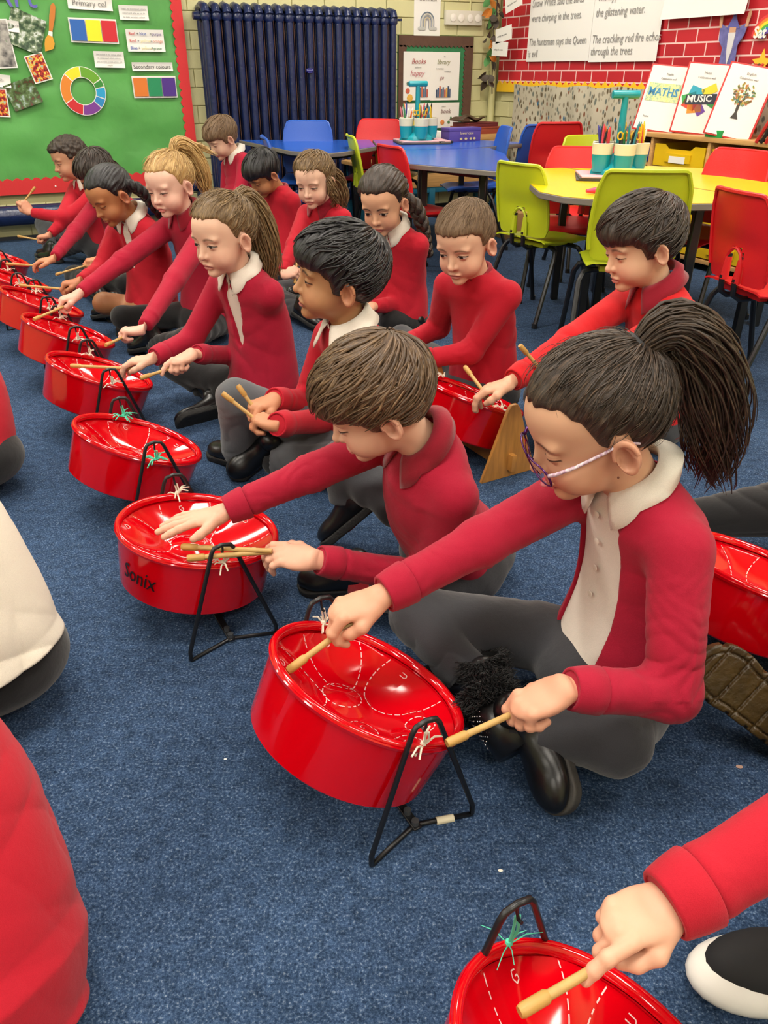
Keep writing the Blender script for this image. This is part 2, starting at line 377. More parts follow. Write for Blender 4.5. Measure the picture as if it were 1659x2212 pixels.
# colour wheel
s, z = onb(180, 197, .045); th = thing('colour_circle', 'ring shaped colour wheel of seven colours on green paper', 'poster', RM(s, .045, z), ROOM_A)
def ring(mb, r0, r1, a0, a1, y0, y1, n=16):
    out = [(r1*math.cos(a0+(a1-a0)*i/n), r1*math.sin(a0+(a1-a0)*i/n)) for i in range(n+1)]; inn = [(r0*math.cos(a0+(a1-a0)*i/n), r0*math.sin(a0+(a1-a0)*i/n)) for i in range(n+1)]
    for i in range(n): mb.prism([out[i], out[i+1], inn[i+1], inn[i]], y0, y1)
w_ = MB(); ring(w_, .078, .142, 0, 2*math.pi, -.002, -.0005, 48); w_.build('wheel_card', M_white, th)
for a0, a1, c in ((90, 135, 'f2df2c'), (30, 90, '6aa52e'), (-20, 10, '2a9fd0'), (-45, -20, '2a86c4'), (10, 30, '3a8a3a'), (-100, -45, '7a3a94'), (-150, -100, 'cc2a30'), (135, 210, 'e0852c')):
    w_ = MB(); ring(w_, .082, .138, R(a0+1.5), R(a1-1.5), -.003, -.0021, 8); w_.build('wheel_segment', mat('ink_'+c, '#'+c, .6), th)
# paper paintbrush
s, z = onb(110, 60, .045); th = thing('paper_paintbrush', 'cut-out paper paintbrush with an orange handle and golden tip', 'cutout', RM(s, .045, z), ROOM_A); th.rotation_euler = (0, R(17), ROOM_A)
MB().prism([(-.010, -.02), (.010, -.02), (.017, .06), (.014, .12), (.006, .135), (-.006, .135), (-.014, .12), (-.016, .06)], -.003, -.001).build('handle', mat('ink_handle', '#c4762c', .5), th)
MB().prism([(-.013, -.045), (.013, -.045), (.011, -.02), (-.011, -.02)], -.0032, -.001).build('ferrule', M_white, th)
MB().prism([(-.014, -.045), (.014, -.045), (.03, -.08), (.026, -.11), (.006, -.125), (-.02, -.14), (-.027, -.10), (-.027, -.07)], -.003, -.001).build('bristles', mat('ink_bristle', '#d99c2c', .5), th)
def photo_mat(name, cols, sc, rough=.35):
    m = bpy.data.materials.new(name); m.use_nodes = True; nt = m.node_tree; b = nt.nodes['Principled BSDF']; b.inputs['Roughness'].default_value = rough
    tc = nt.nodes.new('ShaderNodeTexCoord'); v = nt.nodes.new('ShaderNodeTexNoise'); v.inputs['Scale'].default_value = sc; v.inputs['Detail'].default_value = 6
    nt.links.new(tc.outputs['Object'], v.inputs['Vector']); r = nt.nodes.new('ShaderNodeValToRGB'); e = r.color_ramp.elements
    while len(e) < len(cols): e.new(.5)
    for k, (p, c) in enumerate(cols): e[k].position = p; e[k].color = (*lin(c), 1)
    nt.links.new(v.outputs[0], r.inputs[0]); nt.links.new(r.outputs[0], b.inputs['Base Color']); return m
pm1 = photo_mat('painting_garden', [(.3, '#1c2c22'), (.45, '#3f5a40'), (.55, '#8a9a7c'), (.62, '#d8e0dc'), (.75, '#5a6a44')], 28)
pm2 = photo_mat('painting_flowers', [(.3, '#151a2c'), (.42, '#8c1c22'), (.5, '#c8342e'), (.58, '#e8d84a'), (.66, '#3a68b8'), (.75, '#e8e4dc')], 55)
pm3 = photo_mat('painting_field', [(.3, '#7a1c26'), (.42, '#3c4c2e'), (.55, '#5f7a4a'), (.65, '#9fb2ae'), (.75, '#c4d0d4')], 30)
for (a, b, c_, w, h, ro, lb, bord) in [((56, 68), 0, pm1, .20, .20, R(22), 'dark green garden print taped askew beside the paper paintbrush', 0), ((83, 147), 0, pm2, .115, .155, R(-14), 'small white-edged print of red and yellow flowers', 1), ((50, 203), 0, pm3, .185, .15, R(-17), 'print of a green field left of the colour wheel', 0), ((2, 95), 0, photo_mat('painting_grey', [(.35, '#4a4a4c'), (.6, '#b4b0aa')], 20), .13, .26, R(-2), 'tall grey print at the left edge of the green board', 1), ((1, 222), 0, pm2, .09, .16, R(3), 'red and yellow flower print cut by the left edge of the picture', 1)]:
    s, z = onb(*a, .045); th = sheet('art_print', lb, 'print', s, z, w, h, M_white if bord else c_, roll=ro, curl=.01)
    if bord: MB().box((0, -.0062, 0), (w-.014, .001, h-.014)).build('picture', c_, th)
for (px, py, w, h, lb) in [(14, 55, .14, .06, 'white caption slip at the upper left edge of the green board'), (6, 175, .09, .07, 'white caption slip reading REN at the left edge'), (100, -30, .3, .1, 'blue and purple painted title letters above the green garden print')]:
    s, z = onb(px, py, .045)
    if h == .1:
        th = thing('title_letters', lb, 'letters', RM(onb(20, 0, .05)[0], .045, onb(20, 15, .05)[1]), ROOM_A)
        text_mb('Art', .19, mat('ink_artblue', '#4468b4', .6, noise=.4, nscale=20, col2='#7a58b4'), th, -.11, 0, -.002)
    else: th = sheet('caption_slip', lb, 'card', s, z, w, h, roll=R(6)); text_mb('REN' if h == .07 else 'famous works', .018, M_grey, th, -.03, 0, -.008)
# ---------------------------------------------------------------- brown framed board, right of the radiator
s, z = .475, 0
th = thing('notice_board', 'small notice board with brown frame and green scalloped lining', 'notice board', RM(.57, .0, .882), ROOM_A); th.scale = (1.13, 1, 1.09)
M_brown = mat('brown_border', '#5c4032', .7, noise=.15, nscale=30); M_bgreen = mat('dark_green_card', '#2f7a4c', .7, noise=.1, nscale=40)
MB().box((0, -.012, 0), (.595, .022, .66)).build('backing', M_bgreen, th)
f = MB(); f.prism(scallop(-.297, .297, .33, .272, -1, 18, .012), -.030, -.023); f.build('border_strip', M_brown, th)
f = MB(); f.prism([(z_, x) for x, z_ in scallop(-.33, .272, -.297, -.245, 1, 20, .012)], -.030, -.023); f.build('border_strip', M_brown, th)
f = MB(); f.prism([(z_, x) for x, z_ in scallop(-.33, .272, .297, .235, -1, 20, .012)], -.030, -.023); f.build('border_strip', M_brown, th)
bcol = ['#3c4c66', '#4f6280', '#c4684a', '#5c6c84', '#5c6c84', '#b85c4c', '#d8a04c']
def reading_poster(px0, py0, px1, py1, label, lines, books, plants, nm):
    s, z, w, h = mid((px0, py0), (px1, py1), off=.035); th = sheet('reading_poster', label, 'poster', s, z, w, h, off=.033, curl=.003)
    for t, sz, x, zz, c, sh in lines: text_mb(t, sz, mat('ink'+c, c, .7), th, x, zz, -.005, shear=sh)
    x = books[0]
    for k in range(books[1]):
        hh = .055+.03*((k*37) % 5)/5; MB().box((x+.008, -.005, -h/2+.02+hh/2), (.013, .001, hh)).build('printed_book', mat('ink'+bcol[k % 7], bcol[k % 7], .7), th); x += .0155
    for x, zz, r, c in plants: MB().sphere((x, -.0045, zz), r, 8, (1, .1, 1)).build('printed_plant', mat('ink'+c, c, .7), th)
reading_poster(872, 111, 932, 216, 'poster reading Books make me happy on the brown framed board', [('Books', .05, -.06, .085, '#a8484a', .3), ('make me', .016, -.03, .055, '#8a8a86', 0), ('happy', .052, -.07, .005, '#c4707a', .3)], (0, 6), [(-.09, -.10, .02, '#c8604a'), (-.07, -.15, .028, '#e0b04a'), (-.09, -.05, .012, '#5c7a6a')], 'b')
reading_poster(932, 112, 990, 216, 'poster reading The Library is where I go on the brown framed board', [('the', .014, -.02, .13, '#8a8a86', 0), ('library', .045, -.08, .085, '#8a8a5c', .3), ('is anywhere', .014, -.085, .05, '#8a8a86', 0), ('and always', .014, -.01, .03, '#8a8a86', 0), ('go', .038, -.05, -.02, '#a87878', .3)], (-.085, 9), [], 'l')
reading_poster(872, 224, 932, 275, 'poster behind the pencil caddy low on the brown framed board', [('read', .04, -.06, .02, '#8a8a86', .3)], (-.06, 4), [], 'r')
reading_poster(934, 222, 990, 275, 'poster with the handwritten word back low on the brown framed board', [('what a', .014, -.04, .06, '#8a8a86', 0), ('book', .045, -.05, .015, '#8a6a6a', .3)], (.3, 0), [(-.03, -.05, .02, '#d8884a'), (.03, -.05, .012, '#4a7a4a'), (.05, -.02, .01, '#4a7a4a')], 'k')
# corner poster, hook rail
s, z, w, h = mid((893, -22), (951, 75), off=.005); th = sheet('corner_poster', 'white poster with the word CORNER above a grey rainbow', 'poster', s, z, .21, .30, off=.008, curl=.002); th.scale = (1.1,)*3
text_mb('CORNER', .036, M_grey, th, 0, .068, -.005, align='CENTER'); text_mb('reading', .055, M_grey, th, 0, .11, -.005, align='CENTER', shear=.3)
for k, (r, c) in enumerate(((.056, '#5f7286'), (.044, '#c4c0b4'), (.034, '#8c94a0'), (.024, '#cfc0a0'), (.014, '#9a9aa0'))):
    f = MB(); ring(f, r-.006, r, 0, math.pi, -.005, -.004, 12); f.prism([(-r, -.04), (-r+.006, -.04), (-r+.006, 0), (-r, 0)], -.005, -.004); f.prism([(r-.006, -.04), (r, -.04), (r, 0), (r-.006, 0)], -.005, -.004)
    o = f.build('printed_arc', mat('ink'+c, c, .7), th); o.location = (0, 0, -.05)
for x in (-.055, -.03, .035, .058): MB().sphere((x, -.004, -.093), .018, 8, (1.2, .1, .7)).build('printed_cloud', mat('inkcloud', '#bdbdb8', .7), th)
s, z, w, h = mid((960, 24), (1043, 53), off=.03); th = thing('hook_rail', 'white plastic rail with four round hooks on the cream wall', 'hook rail', RM(s, 0, z), ROOM_A); th.scale = (1.1,)*3
MB().box((0, -.018, 0), (.30, .034, .088)).build('rail', mat('white_plastic', '#d8d4c6', .4), th, bevel=.004)
for x in (-.095, -.03, .045, .11):
    f = MB(); f.lathe([(.0, 0), (.022, .0), (.024, .004), (.0, .007)], 16, m=Matrix.Rotation(R(90), 3, 'X'), c=(x, -.036, .0)); f.build('hook', mat('hook_white', '#ece8de', .3), th, True)
# ---------------------------------------------------------------- brick paper on the right wall
def brick_mat():
    m = bpy.data.materials.new('brick_paper'); m.use_nodes = True; nt = m.node_tree; b = nt.nodes['Principled BSDF']; b.inputs['Roughness'].default_value = .55
    tc = nt.nodes.new('ShaderNodeTexCoord'); mp = nt.nodes.new('ShaderNodeMapping'); mp.inputs['Rotation'].default_value = (R(90), 0, 0)
    nt.links.new(tc.outputs['Object'], mp.inputs[0]); t = nt.nodes.new('ShaderNodeTexBrick')
    t.inputs['Color1'].default_value = (*lin('#c4202c'), 1); t.inputs['Color2'].default_value = (*lin('#b01c28'), 1); t.inputs['Mortar'].default_value = (*lin('#e8c4c0'), 1)
    t.inputs['Scale'].default_value = 1; t.inputs['Mortar Size'].default_value = .0045; t.inputs['Brick Width'].default_value = .165; t.inputs['Row Height'].default_value = .072; t.inputs['Mortar Smooth'].default_value = .05
    nt.links.new(mp.outputs[0], t.inputs['Vector']); nt.links.new(t.outputs[0], b.inputs['Base Color']); return m
th = thing('brick_display', 'display backed with printed red brick paper and yellow zigzag border', 'display board', RM(0, 0, 0), ROOM_A-math.pi/2)
MB().box((2.55, -.012, 1.4), (4.9, .02, .95)).build('backing', M_brown, th)
MB().grid(lambda u, v: (.1+4.9*u, -.026-.002*math.sin(9*u*5+7*v), .915+.95*v), 60, 8).build('brick_paper', brick_mat(), th, True)
zz = []
n = 70
for i in range(n+1):
    x = 5.0+(.1-5.0)*i/n; zz.append((x, .930)); 
    if i < n: zz.append((x-2.45/n*1.0, .952))
f = MB(); 
for i in range(n):
    x0 = .1+4.9*i/n; x1 = .1+4.9*(i+1)/n; f.prism([(x0, .860), (x1, .860), (x1, .914), ((x0+x1)/2, .942), (x0, .914)], -.034, -.029)
f.build('border_strip', mat('yellow_border', '#f0c020', .55), th)
def hand_sheet(label, a, b, lines, w, h, s, z, off=.04, sc=(1, 1, 1)):
    th = sheet('handwritten_sheet', label, 'paper sheet', s, z, w, h, off=off, wall='r', curl=.001); th.scale = sc
    for k, (t, zz, x) in enumerate(lines): text_mb(t, .060, mat('pencil_grey', '#8f8d8b', .8), th, x, zz, -.0042, shear=.12, ext=.0001)
# sheets: left x .58-1.36, right 1.38-2.04
hand_sheet('white flipchart sheet with handwriting about Snow White and the birds', 0, 0, [('playing in the enchanted forest', .09, -.37), ('Snow White said the birds', -.05, -.37), ('were chirping in the trees.', -.13, -.37), ('The huntsman says the Queen', -.26, -.38), ('is evil', -.325, -.38)], .80, .70, .843, 1.473, sc=(.9, 1, 1.16))
hand_sheet('white flipchart sheet with handwriting about lilypads and crackling fire', 0, 0, [('brill and imagine', .06, -.30), ('The lilypads are floating on', -.05, -.31), ('the glistening water.', -.125, -.31), ('The crackling red fire echos', -.255, -.32), ('through the trees', -.315, -.32)], .68, .70, 1.53, 1.468, .042, (.95, 1, 1.17))
sheet('blank_sheet', 'blank white sheet curling off the brick paper at the top right', 'paper sheet', 2.19, 1.50, .70, .36, off=.05, wall='r', curl=.04).scale = (.9, 1, 1.24)
# wizard cutout
k = onright(2.42, 1.155, .045); th = thing('wizard_cutout', 'paper wizard in a blue pointed hat and robe with raised arms', 'cutout', k['loc'], k['rotz']); th.scale = (1.15, 1, 1.25)
Mb = mat('ink_robe', '#6a6aa8', .6, noise=.3, nscale=40); Ms = mat('ink_skin', '#c89a7a', .7)
MB().prism([(-.055, -.17), (.055, -.17), (.045, -.02), (.075, .02), (.085, .07), (.04, .05), (-.04, .05), (-.085, .07), (-.075, .0), (-.045, -.03)], -.002, 0).build('robe', Mb, th)
MB().prism([(-.04, .045), (.04, .045), (.012, .085), (-.002, .13), (-.014, .085)], -.004, -.002).build('hat', mat('ink_hat', '#5a5aa0', .6), th)
MB().prism([(-.02, .05), (.02, .05), (.018, .02), (-.018, .02)], -.0045, -.002).build('face', Ms, th)
MB().prism([(-.022, .03), (.022, .03), (.016, -.04), (.0, -.10), (-.014, -.04)], -.005, -.0021).build('beard', mat('ink_beard', '#cfd0d4', .7), th)
for sx in (-1, 1): MB().prism([(sx*.07, .05), (sx*.085, .05), (sx*.095, .10), (sx*.085, .115), (sx*.075, .10)][::sx], -.0035, -.0005).build('hand', Ms, th)
# rainbow sticker
k = onright(2.66, 1.15, .045); th = thing('rainbow_cutout', 'rainbow cutout lettered Sat on the red brick paper', 'cutout', k['loc'], k['rotz']); th.scale = (1.1, 1, 1.25)
for i, c in enumerate(('d83a3a', 'e8842c', 'f0d22c', '4aa84a', '3a7ac8', '6a4aa8')):
    f = MB(); ring(f, .085-i*.012, .097-i*.012, R(10), R(170), -.003, -.001, 14); f.build('arc', mat('ink_'+c, '#'+c, .6), th)
text_mb('Sat', .06, M_white, th, -.08, .01, -.006, offset=.002)
k = onright(2.66, 1.04, .045); th = thing('star_cutout', 'yellow paper star below the rainbow cutout', 'cutout', k['loc'], k['rotz'])
MB().prism([((.07 if i % 2 == 0 else .032)*math.sin(math.pi*i/5), (.07 if i % 2 == 0 else .032)*math.cos(math.pi*i/5)) for i in range(10)], -.003, 0).build('star', mat('yellow_star', '#f0c030', .6), th)
# garland in the corner
th = thing('leaf_garland', 'hanging garland of dark and orange leaves in the corner', 'garland', RM(.03, .13, -.11), ROOM_A-math.pi/2); th.scale = (1.11,)*3
f = MB(); f.tube([(.01*math.sin(i), -.07+.01*math.cos(2*i), .86+.08*i) for i in range(12)], .004, 6); f.build('cord', mat('dark_cord', '#3a3026', .8), th)
gl = mat('dark_leaf', '#4a4036', .7); go = mat('orange_leaf', '#c4782c', .7); gg = mat('green_leaf', '#4f8a4a', .7)
def leaf_me(m):
    return MB().grid(lambda u, v: ((v-.5)*.045*math.sin(math.pi*min(1, u*1.05))**.7, .012*math.sin(3*u)+.006*abs(v-.5), -.075*u), 6, 4, .0008).mesh('leaf', m, True)
LM = [leaf_me(gl), leaf_me(go), leaf_me(gg)]
for i in range(46):
    zz = rnd.uniform(.93, 1.75); m_ = 0 if zz < 1.08 or rnd.random() < .55 else 1 if rnd.random() < .8 else 2
    share('leaf', LM[m_], th, (rnd.uniform(-.045, .045), -.09+rnd.uniform(-.03, .02), zz), (rnd.uniform(-.9, .9), rnd.uniform(-1.2, 1.2), rnd.uniform(-2, 2)))
for (px, py, lb, ro) in [(1090, 74, 'white word label clipped to the leaf garland', 8), (1082, 106, 'white word label hanging below another on the leaf garland', -2), (1112, 4, 'white slip tilted at the top of the leaf garland', 14)]:
    t_, z_ = onr(px, py, .16); th = thing('word_label', lb, 'label', RM(.17, t_, z_), ROOM_A-math.pi/2); th.rotation_euler = (0, R(-ro), ROOM_A-math.pi/2)
    MB().box((0, 0, 0), (.21, .002, .095)).build('card', M_white, th); text_mb('setting the scene', .018, M_grey, th, -.08, -.01, -.002)
# patterned fabric under the brick display
def fabric_mat():
    m = bpy.data.materials.new('leaf_fabric'); m.use_nodes = True; nt = m.node_tree; b = nt.nodes['Principled BSDF']; b.inputs['Roughness'].default_value = .9
    tc = nt.nodes.new('ShaderNodeTexCoord'); mp = nt.nodes.new('ShaderNodeMapping'); mp.inputs['Scale'].default_value = (1.4, 1, .8); mp.inputs['Rotation'].default_value = (0, .5, 0); nt.links.new(tc.outputs['Object'], mp.inputs[0])
    v = nt.nodes.new('ShaderNodeTexVoronoi'); v.inputs['Scale'].default_value = 27; nt.links.new(mp.outputs[0], v.inputs['Vector'])
    r = nt.nodes.new('ShaderNodeValToRGB'); e = r.color_ramp.elements; e[0].position = .30; e[0].color = (0, 0, 0, 1); e[1].position = .44; e[1].color = (1, 1, 1, 1)
    nt.links.new(v.outputs['Distance'], r.inputs[0])
    r2 = nt.nodes.new('ShaderNodeValToRGB'); r2.color_ramp.interpolation = 'CONSTANT'; e = r2.color_ramp.elements
    for k in range(3): e.new(.5)
    for k, (p, c) in enumerate([(0, '#5e5038'), (.35, '#6a7068'), (.6, '#8a8270'), (.8, '#7a4428'), (.95, '#3a6a8c')]): e[k].position = p; e[k].color = (*lin(c), 1)
    sp = nt.nodes.new('ShaderNodeSeparateColor'); nt.links.new(v.outputs['Color'], sp.inputs[0]); nt.links.new(sp.outputs[0], r2.inputs[0])
    x = nt.nodes.new('ShaderNodeMix'); x.data_type = 'RGBA'; nt.links.new(r.outputs[0], x.inputs[0]); nt.links.new(r2.outputs[0], x.inputs[6]); x.inputs[7].default_value = (*lin('#bcb5a0'), 1)
    nt.links.new(x.outputs[2], b.inputs['Base Color']); return m
th = thing('patterned_curtain', 'pale woodland patterned fabric hung below the yellow border', 'curtain', RM(0, 0, 0), ROOM_A-math.pi/2)
def fab(u, v):
    x = .36+2.5*u; z = .03+.885*v
    return (x, -.055-.015*math.sin(x*23+2*math.sin(5*x)+1.5*v)*(1-.6*v)-.006*math.sin(11*v+x*4), z-.012*math.sin(x*8)**2*v)
MB().grid(fab, 120, 24, .003).build('fabric', fabric_mat(), th, True)
# ---------------------------------------------------------------- chairs
M_leg = mat('black_tube_steel', '#17181b', .35, spec=.5)
M_glide = mat('grey_steel_tube', '#55585c', .35, metal=.4)
PCOL = dict(green=mat('lime_plastic', '#b4c21e', .42, bump=.08, bscale=250), red=mat('red_plastic', '#cf1c22', .38, bump=.08, bscale=250),
            blue=mat('blue_plastic', '#2758b4', .38, bump=.08, bscale=250), yellow=mat('yellow_plastic', '#e8c81c', .4), maroon=mat('brown_red_plastic', '#6e2a22', .4), navy=mat('navy_plastic', '#1c2a58', .4))
_cm = {}
def chair(colour, label, x, y, fx, fy, sc=1., group=None, cat='chair', legm=None):
    """x, y: place of the top edge of the back; (fx, fy): the way the chair faces"""
    L = math.hypot(fx, fy); fx /= L; fy /= L; rz = math.atan2(fy, fx)-math.pi/2
    th = thing('school_chair', label, cat, (x+fx*.205*sc, y+fy*.205*sc, 0), rz, group); th.scale = (sc,)*3
    m = PCOL[colour]
    if colour not in _cm:
        W = .31
        def seat(u, v):
            xx = (u-.5)*W*(1-.06*v); yy = -.155+.32*v
            z = .355-.012*math.cos((u-.5)*math.pi)*math.sin(math.pi*min(1, v*1.1))+ .010*(1-v)**3-.03*max(0, v-.82)**1.5*6
            e = max(0, abs(u-.5)*2-.8)*5; z -= .008*e*e; return (xx, yy, z)
        s_ = MB(); s_.grid(lambda u, v: seat(u, v), 14, 14, .006)
        s_.box((0, 0, .333), (.2, .22, .018))
        # back: rows from the bottom (z .385) to the top (z .66) with an arch cut out of the lower middle
        b = MB(); nu, nv = 24, 20; P = {}
        def bp(i, j):
            u = i/nu*2-1; v = j/nv; hw = .155+.010*math.sin(math.pi*v)-.012*v
            r_ = max(0, abs(u)-.78)/.22; cut = .115*(1-math.sqrt(max(0, 1-r_*r_)))
            vv = v
            if v > .8: vv = .8+(v-.8)*(.2-cut)/.2
            if v < .2: vv = .2-(.2-v)*(.2-cut)/.2
            xx = u*hw*(1-.02*r_); z = .372+.29*vv
            vv = max(0., vv); y = -.155-.05*vv**1.3+.020*math.sin(math.pi*vv)*0+.022*u*u+.012*math.exp(-((vv-.42)/.16)**2)*(1-u*u)
            return Vector((xx, y, z))
        def hole(i, j):
            u = (i+.5)/nu*2-1; v = (j+.5)/nv; return abs(u) < .30*math.sqrt(max(0, 1-(v/.42)**4))
        pf = [bp(i, j) for i in range(nu+1) for j in range(nv+1)]; pb = [p+Vector((0, -.007, 0)) for p in pf]; N = len(pf); W1 = nv+1
        fs = []; cells = {(i, j) for i in range(nu) for j in range(nv) if not hole(i, j)}
        for i, j in cells:
            a, b1, c, d = i*W1+j, (i+1)*W1+j, (i+1)*W1+j+1, i*W1+j+1
            fs.append((a, b1, c, d)); fs.append((d+N, c+N, b1+N, a+N))
            if (i-1, j) not in cells: fs.append((a, d, d+N, a+N))
            if (i+1, j) not in cells: fs.append((b1, b1+N, c+N, c))
            if (i, j-1) not in cells: fs.append((a, a+N, b1+N, b1))
            if (i, j+1) not in cells: fs.append((d, c, c+N, d+N))
        b.add(pf+pb, fs)
        # rolled rim round the panel
        rim = [bp(0, j) for j in range(0, nv)]+[bp(i, nv) for i in range(0, nu+1)]+[bp(nu, j) for j in range(nv-1, -1, -1)]
        b.tube([p+Vector((0, -.009, 0)) for p in rim], .0075, 6)
        arch = [Vector((.047*math.cos(a)*1.02, bp(nu//2, 8).y-.01, .372+.112*math.sin(a)**.7)) for a in [math.pi*k/10 for k in range(11)]]
        b.tube(arch, .006, 6)
        for sx in (-1, 1): b.tube([(sx*.035, -.166, .375), (sx*.035, -.163, .45)], [.016, .012], 8)
        _cm[colour] = (s_.mesh('seat', m, True), b.mesh('backrest', m, True))
    if 'f' not in _cm:
        f = MB()
        for sx in (-1, 1):
            f.tube([(sx*.035, -.160, .46), (sx*.035, -.172, .38), (sx*.035, -.168, .335), (sx*.035, -.14, .318), (sx*.035, .12, .322)], .010, 8)
            f.tube([(sx*.035, .05, .322), (sx*.11, .05, .322), (sx*.15, .05, .32)], .009, 6)
        f.tube([(-.15, .05, .32), (.15, .05, .32)], .010, 8); f.tube([(-.14, -.07, .322), (.14, -.07, .322)], .010, 8)
        _cm['f'] = f.mesh('frame', M_leg, True)
        for k, sx, sy in (('l0', -1, 1), ('l1', 1, 1), ('l2', -1, -1), ('l3', 1, -1)):
            l = MB(); y0 = .05 if sy > 0 else -.07
            l.tube([(sx*.12, y0, .322), (sx*.15, y0+sy*.012, .315), (sx*.165, y0+sy*.03, .285), (sx*.185, y0+sy*(.10 if sy > 0 else .13), .008)], .0105, 8)
            l.tube([(sx*.185, y0+sy*(.10 if sy > 0 else .13), .02), (sx*.186, y0+sy*(.102 if sy > 0 else .132), 0)], .013, 8)
            _cm[k] = l.mesh('leg', M_leg, True)
    share('seat', _cm[colour][0], th); share('backrest', _cm[colour][1], th); share('frame', _cm['f'], th)
    for k in range(4): share('leg', _cm['l%d' % k], th)
    return th
def chair_px(colour, label, px, py, fx, fy, zt=.662, **k):
    p = atz(px, py, zt); return chair(colour, label, p.x, p.y, fx, fy, sc=zt/.662, **k)
chair_px('green', 'lime green chair left of the yellow table, its back to the class', 1118, 354, .82, .57)
chair_px('green', 'lime green chair behind the dark-haired boy, facing the yellow table', 1402, 370, .12, 1, zt=.705)
chair_px('red', 'red chair nearest the camera at the right edge of the picture', 1596, 414, .97, .24)
chair_px('green', 'lime green chair seen edge-on before the blue tables', 754, 293, .99, .2)
chair_px('red', 'red chair with its seat showing in front of the blue tables', 838, 316, .93, .50, zt=.67)
chair_px('red', 'red chair behind the blue tables beside the radiator', 822, 259, -.3, -1, zt=.71)
chair_px('blue', 'blue chair behind the blue tables in front of the radiator', 665, 262, -.05, -1, zt=.71)
chair_px('blue', 'blue chair tilted against the left end of the blue tables', 568, 296, 1, .22, zt=.68)
chair_px('blue', 'blue chair at the right end of the blue tables', 1097, 275, -1, -.1, zt=.70)
chair_px('red', 'large red chair in front of the patterned curtain', 1211, 266, -.12, 1, zt=.715)
chair_px('blue', 'blue chair mostly hidden behind the large red chair', 1178, 270, -.35, .9, zt=.695)
chair_px('red', 'small red chair behind the left end of the yellow table', 1256, 319, -.3, -1, zt=.68)
chair_px('green', 'lime green chair peeping out behind the yellow table caddy', 1268, 294, .2, -1, zt=.68)
chair_px('red', 'red chair behind the yellow table before the tray unit', 1608, 325, -.9, -.55, zt=.70)
chair_px('yellow', 'yellow chair just showing behind the red chair by the radiator', 862, 262, -.3, -1, zt=.70)
chair('red', 'red chair pushed under the yellow table, only its seat visible', 1.16, 4.62, -.05, -1, .97)
# ---------------------------------------------------------------- tables
M_edge = mat('grey_table_edge', '#77716a', .6); M_blueT = mat('blue_laminate', '#1c54b8', .22, spec=.6); M_yelT = mat('yellow_laminate', '#e4c010', .3, spec=.5)
def table(label, pts, m, legs, z=.59):
    cx = sum(p[0] for p in pts)/len(pts); cy = sum(p[1] for p in pts)/len(pts)
    q = [(x-cx, y-cy) for x, y in pts]
    a = sum(q[i][0]*q[(i+1) % len(q)][1]-q[(i+1) % len(q)][0]*q[i][1] for i in range(len(q)))
    if a < 0: q = q[::-1]
    th = thing('classroom_table', label, 'table', (cx, cy, 0))
    MB().prismz(q, z-.026, z-.0015).build('tabletop', M_edge, th, bevel=.003, segs=1)
    i_ = [(x*.992, y*.992) for x, y in q]; MB().prismz(i_, z-.0015, z).build('laminate', m, th)
    f = MB(); 
    for k in range(len(legs)):
        p, r = legs[k], legs[(k+1) % len(legs)]; a = Vector((p[0]-cx, p[1]-cy, z-.045)); b = Vector((r[0]-cx, r[1]-cy, z-.045)); f.tube([a, b], .016, 4)
    f.build('under_frame', M_leg, th)
    for x, y in legs:
        MB().box((x-cx, y-cy, (z-.03)/2), (.034, .034, z-.03)).build('leg', M_leg, th, bevel=.004, segs=1)
    return th
table('yellow topped table nearest the class, its front corner behind the green chair', [(.885, 4.14), (.76, 4.10), (.62, 3.72), (.612, 3.26), (.68, 3.12), (.84, 3.01), (1.08, 2.945), (1.30, 2.96), (1.415, 3.04)], M_yelT, [(.88, 3.42), (.86, 3.92), (1.18, 3.06), (.93, 4.0)][:3]+[(1.02, 3.72)])
table('yellow topped table farther right, beyond the seam of the yellow pair', [(.895, 4.145), (1.425, 3.045), (1.60, 3.12), (1.80, 3.40), (1.76, 3.78), (1.60, 4.08), (1.36, 4.22), (1.1, 4.25)], M_yelT, [(1.10, 4.05), (1.50, 3.22), (1.68, 3.45), (1.42, 4.08)])
table('blue topped table at the left beside the radiator', [(-1.01, 5.93), (-.56, 5.07), (-.335, 4.92), (-.24, 5.0), (-.05, 5.40), (-.10, 5.95), (-.55, 5.92)], M_blueT, [(-.80, 5.72), (-.40, 5.1), (-.18, 5.42), (-.2, 5.85)])
table('blue topped table carrying the teal pencil caddy by the brown board', [(-.04, 5.40), (.13, 5.14), (.56, 5.29), (.92, 5.66), (.90, 5.78), (.55, 6.0), (-.08, 5.95)], M_blueT, [(.1, 5.35), (.50, 5.38), (.80, 5.70), (0, 5.86)], .588)
table('blue topped table nearest the class, light stripes reflected in it', [(.05, 4.50), (.135, 5.11), (.655, 5.28), (.70, 4.9), (.66, 4.36), (.545, 3.97), (.12, 4.33)], M_blueT, [(.22, 4.55), (.22, 5.02), (.60, 4.95), (.50, 4.22)])
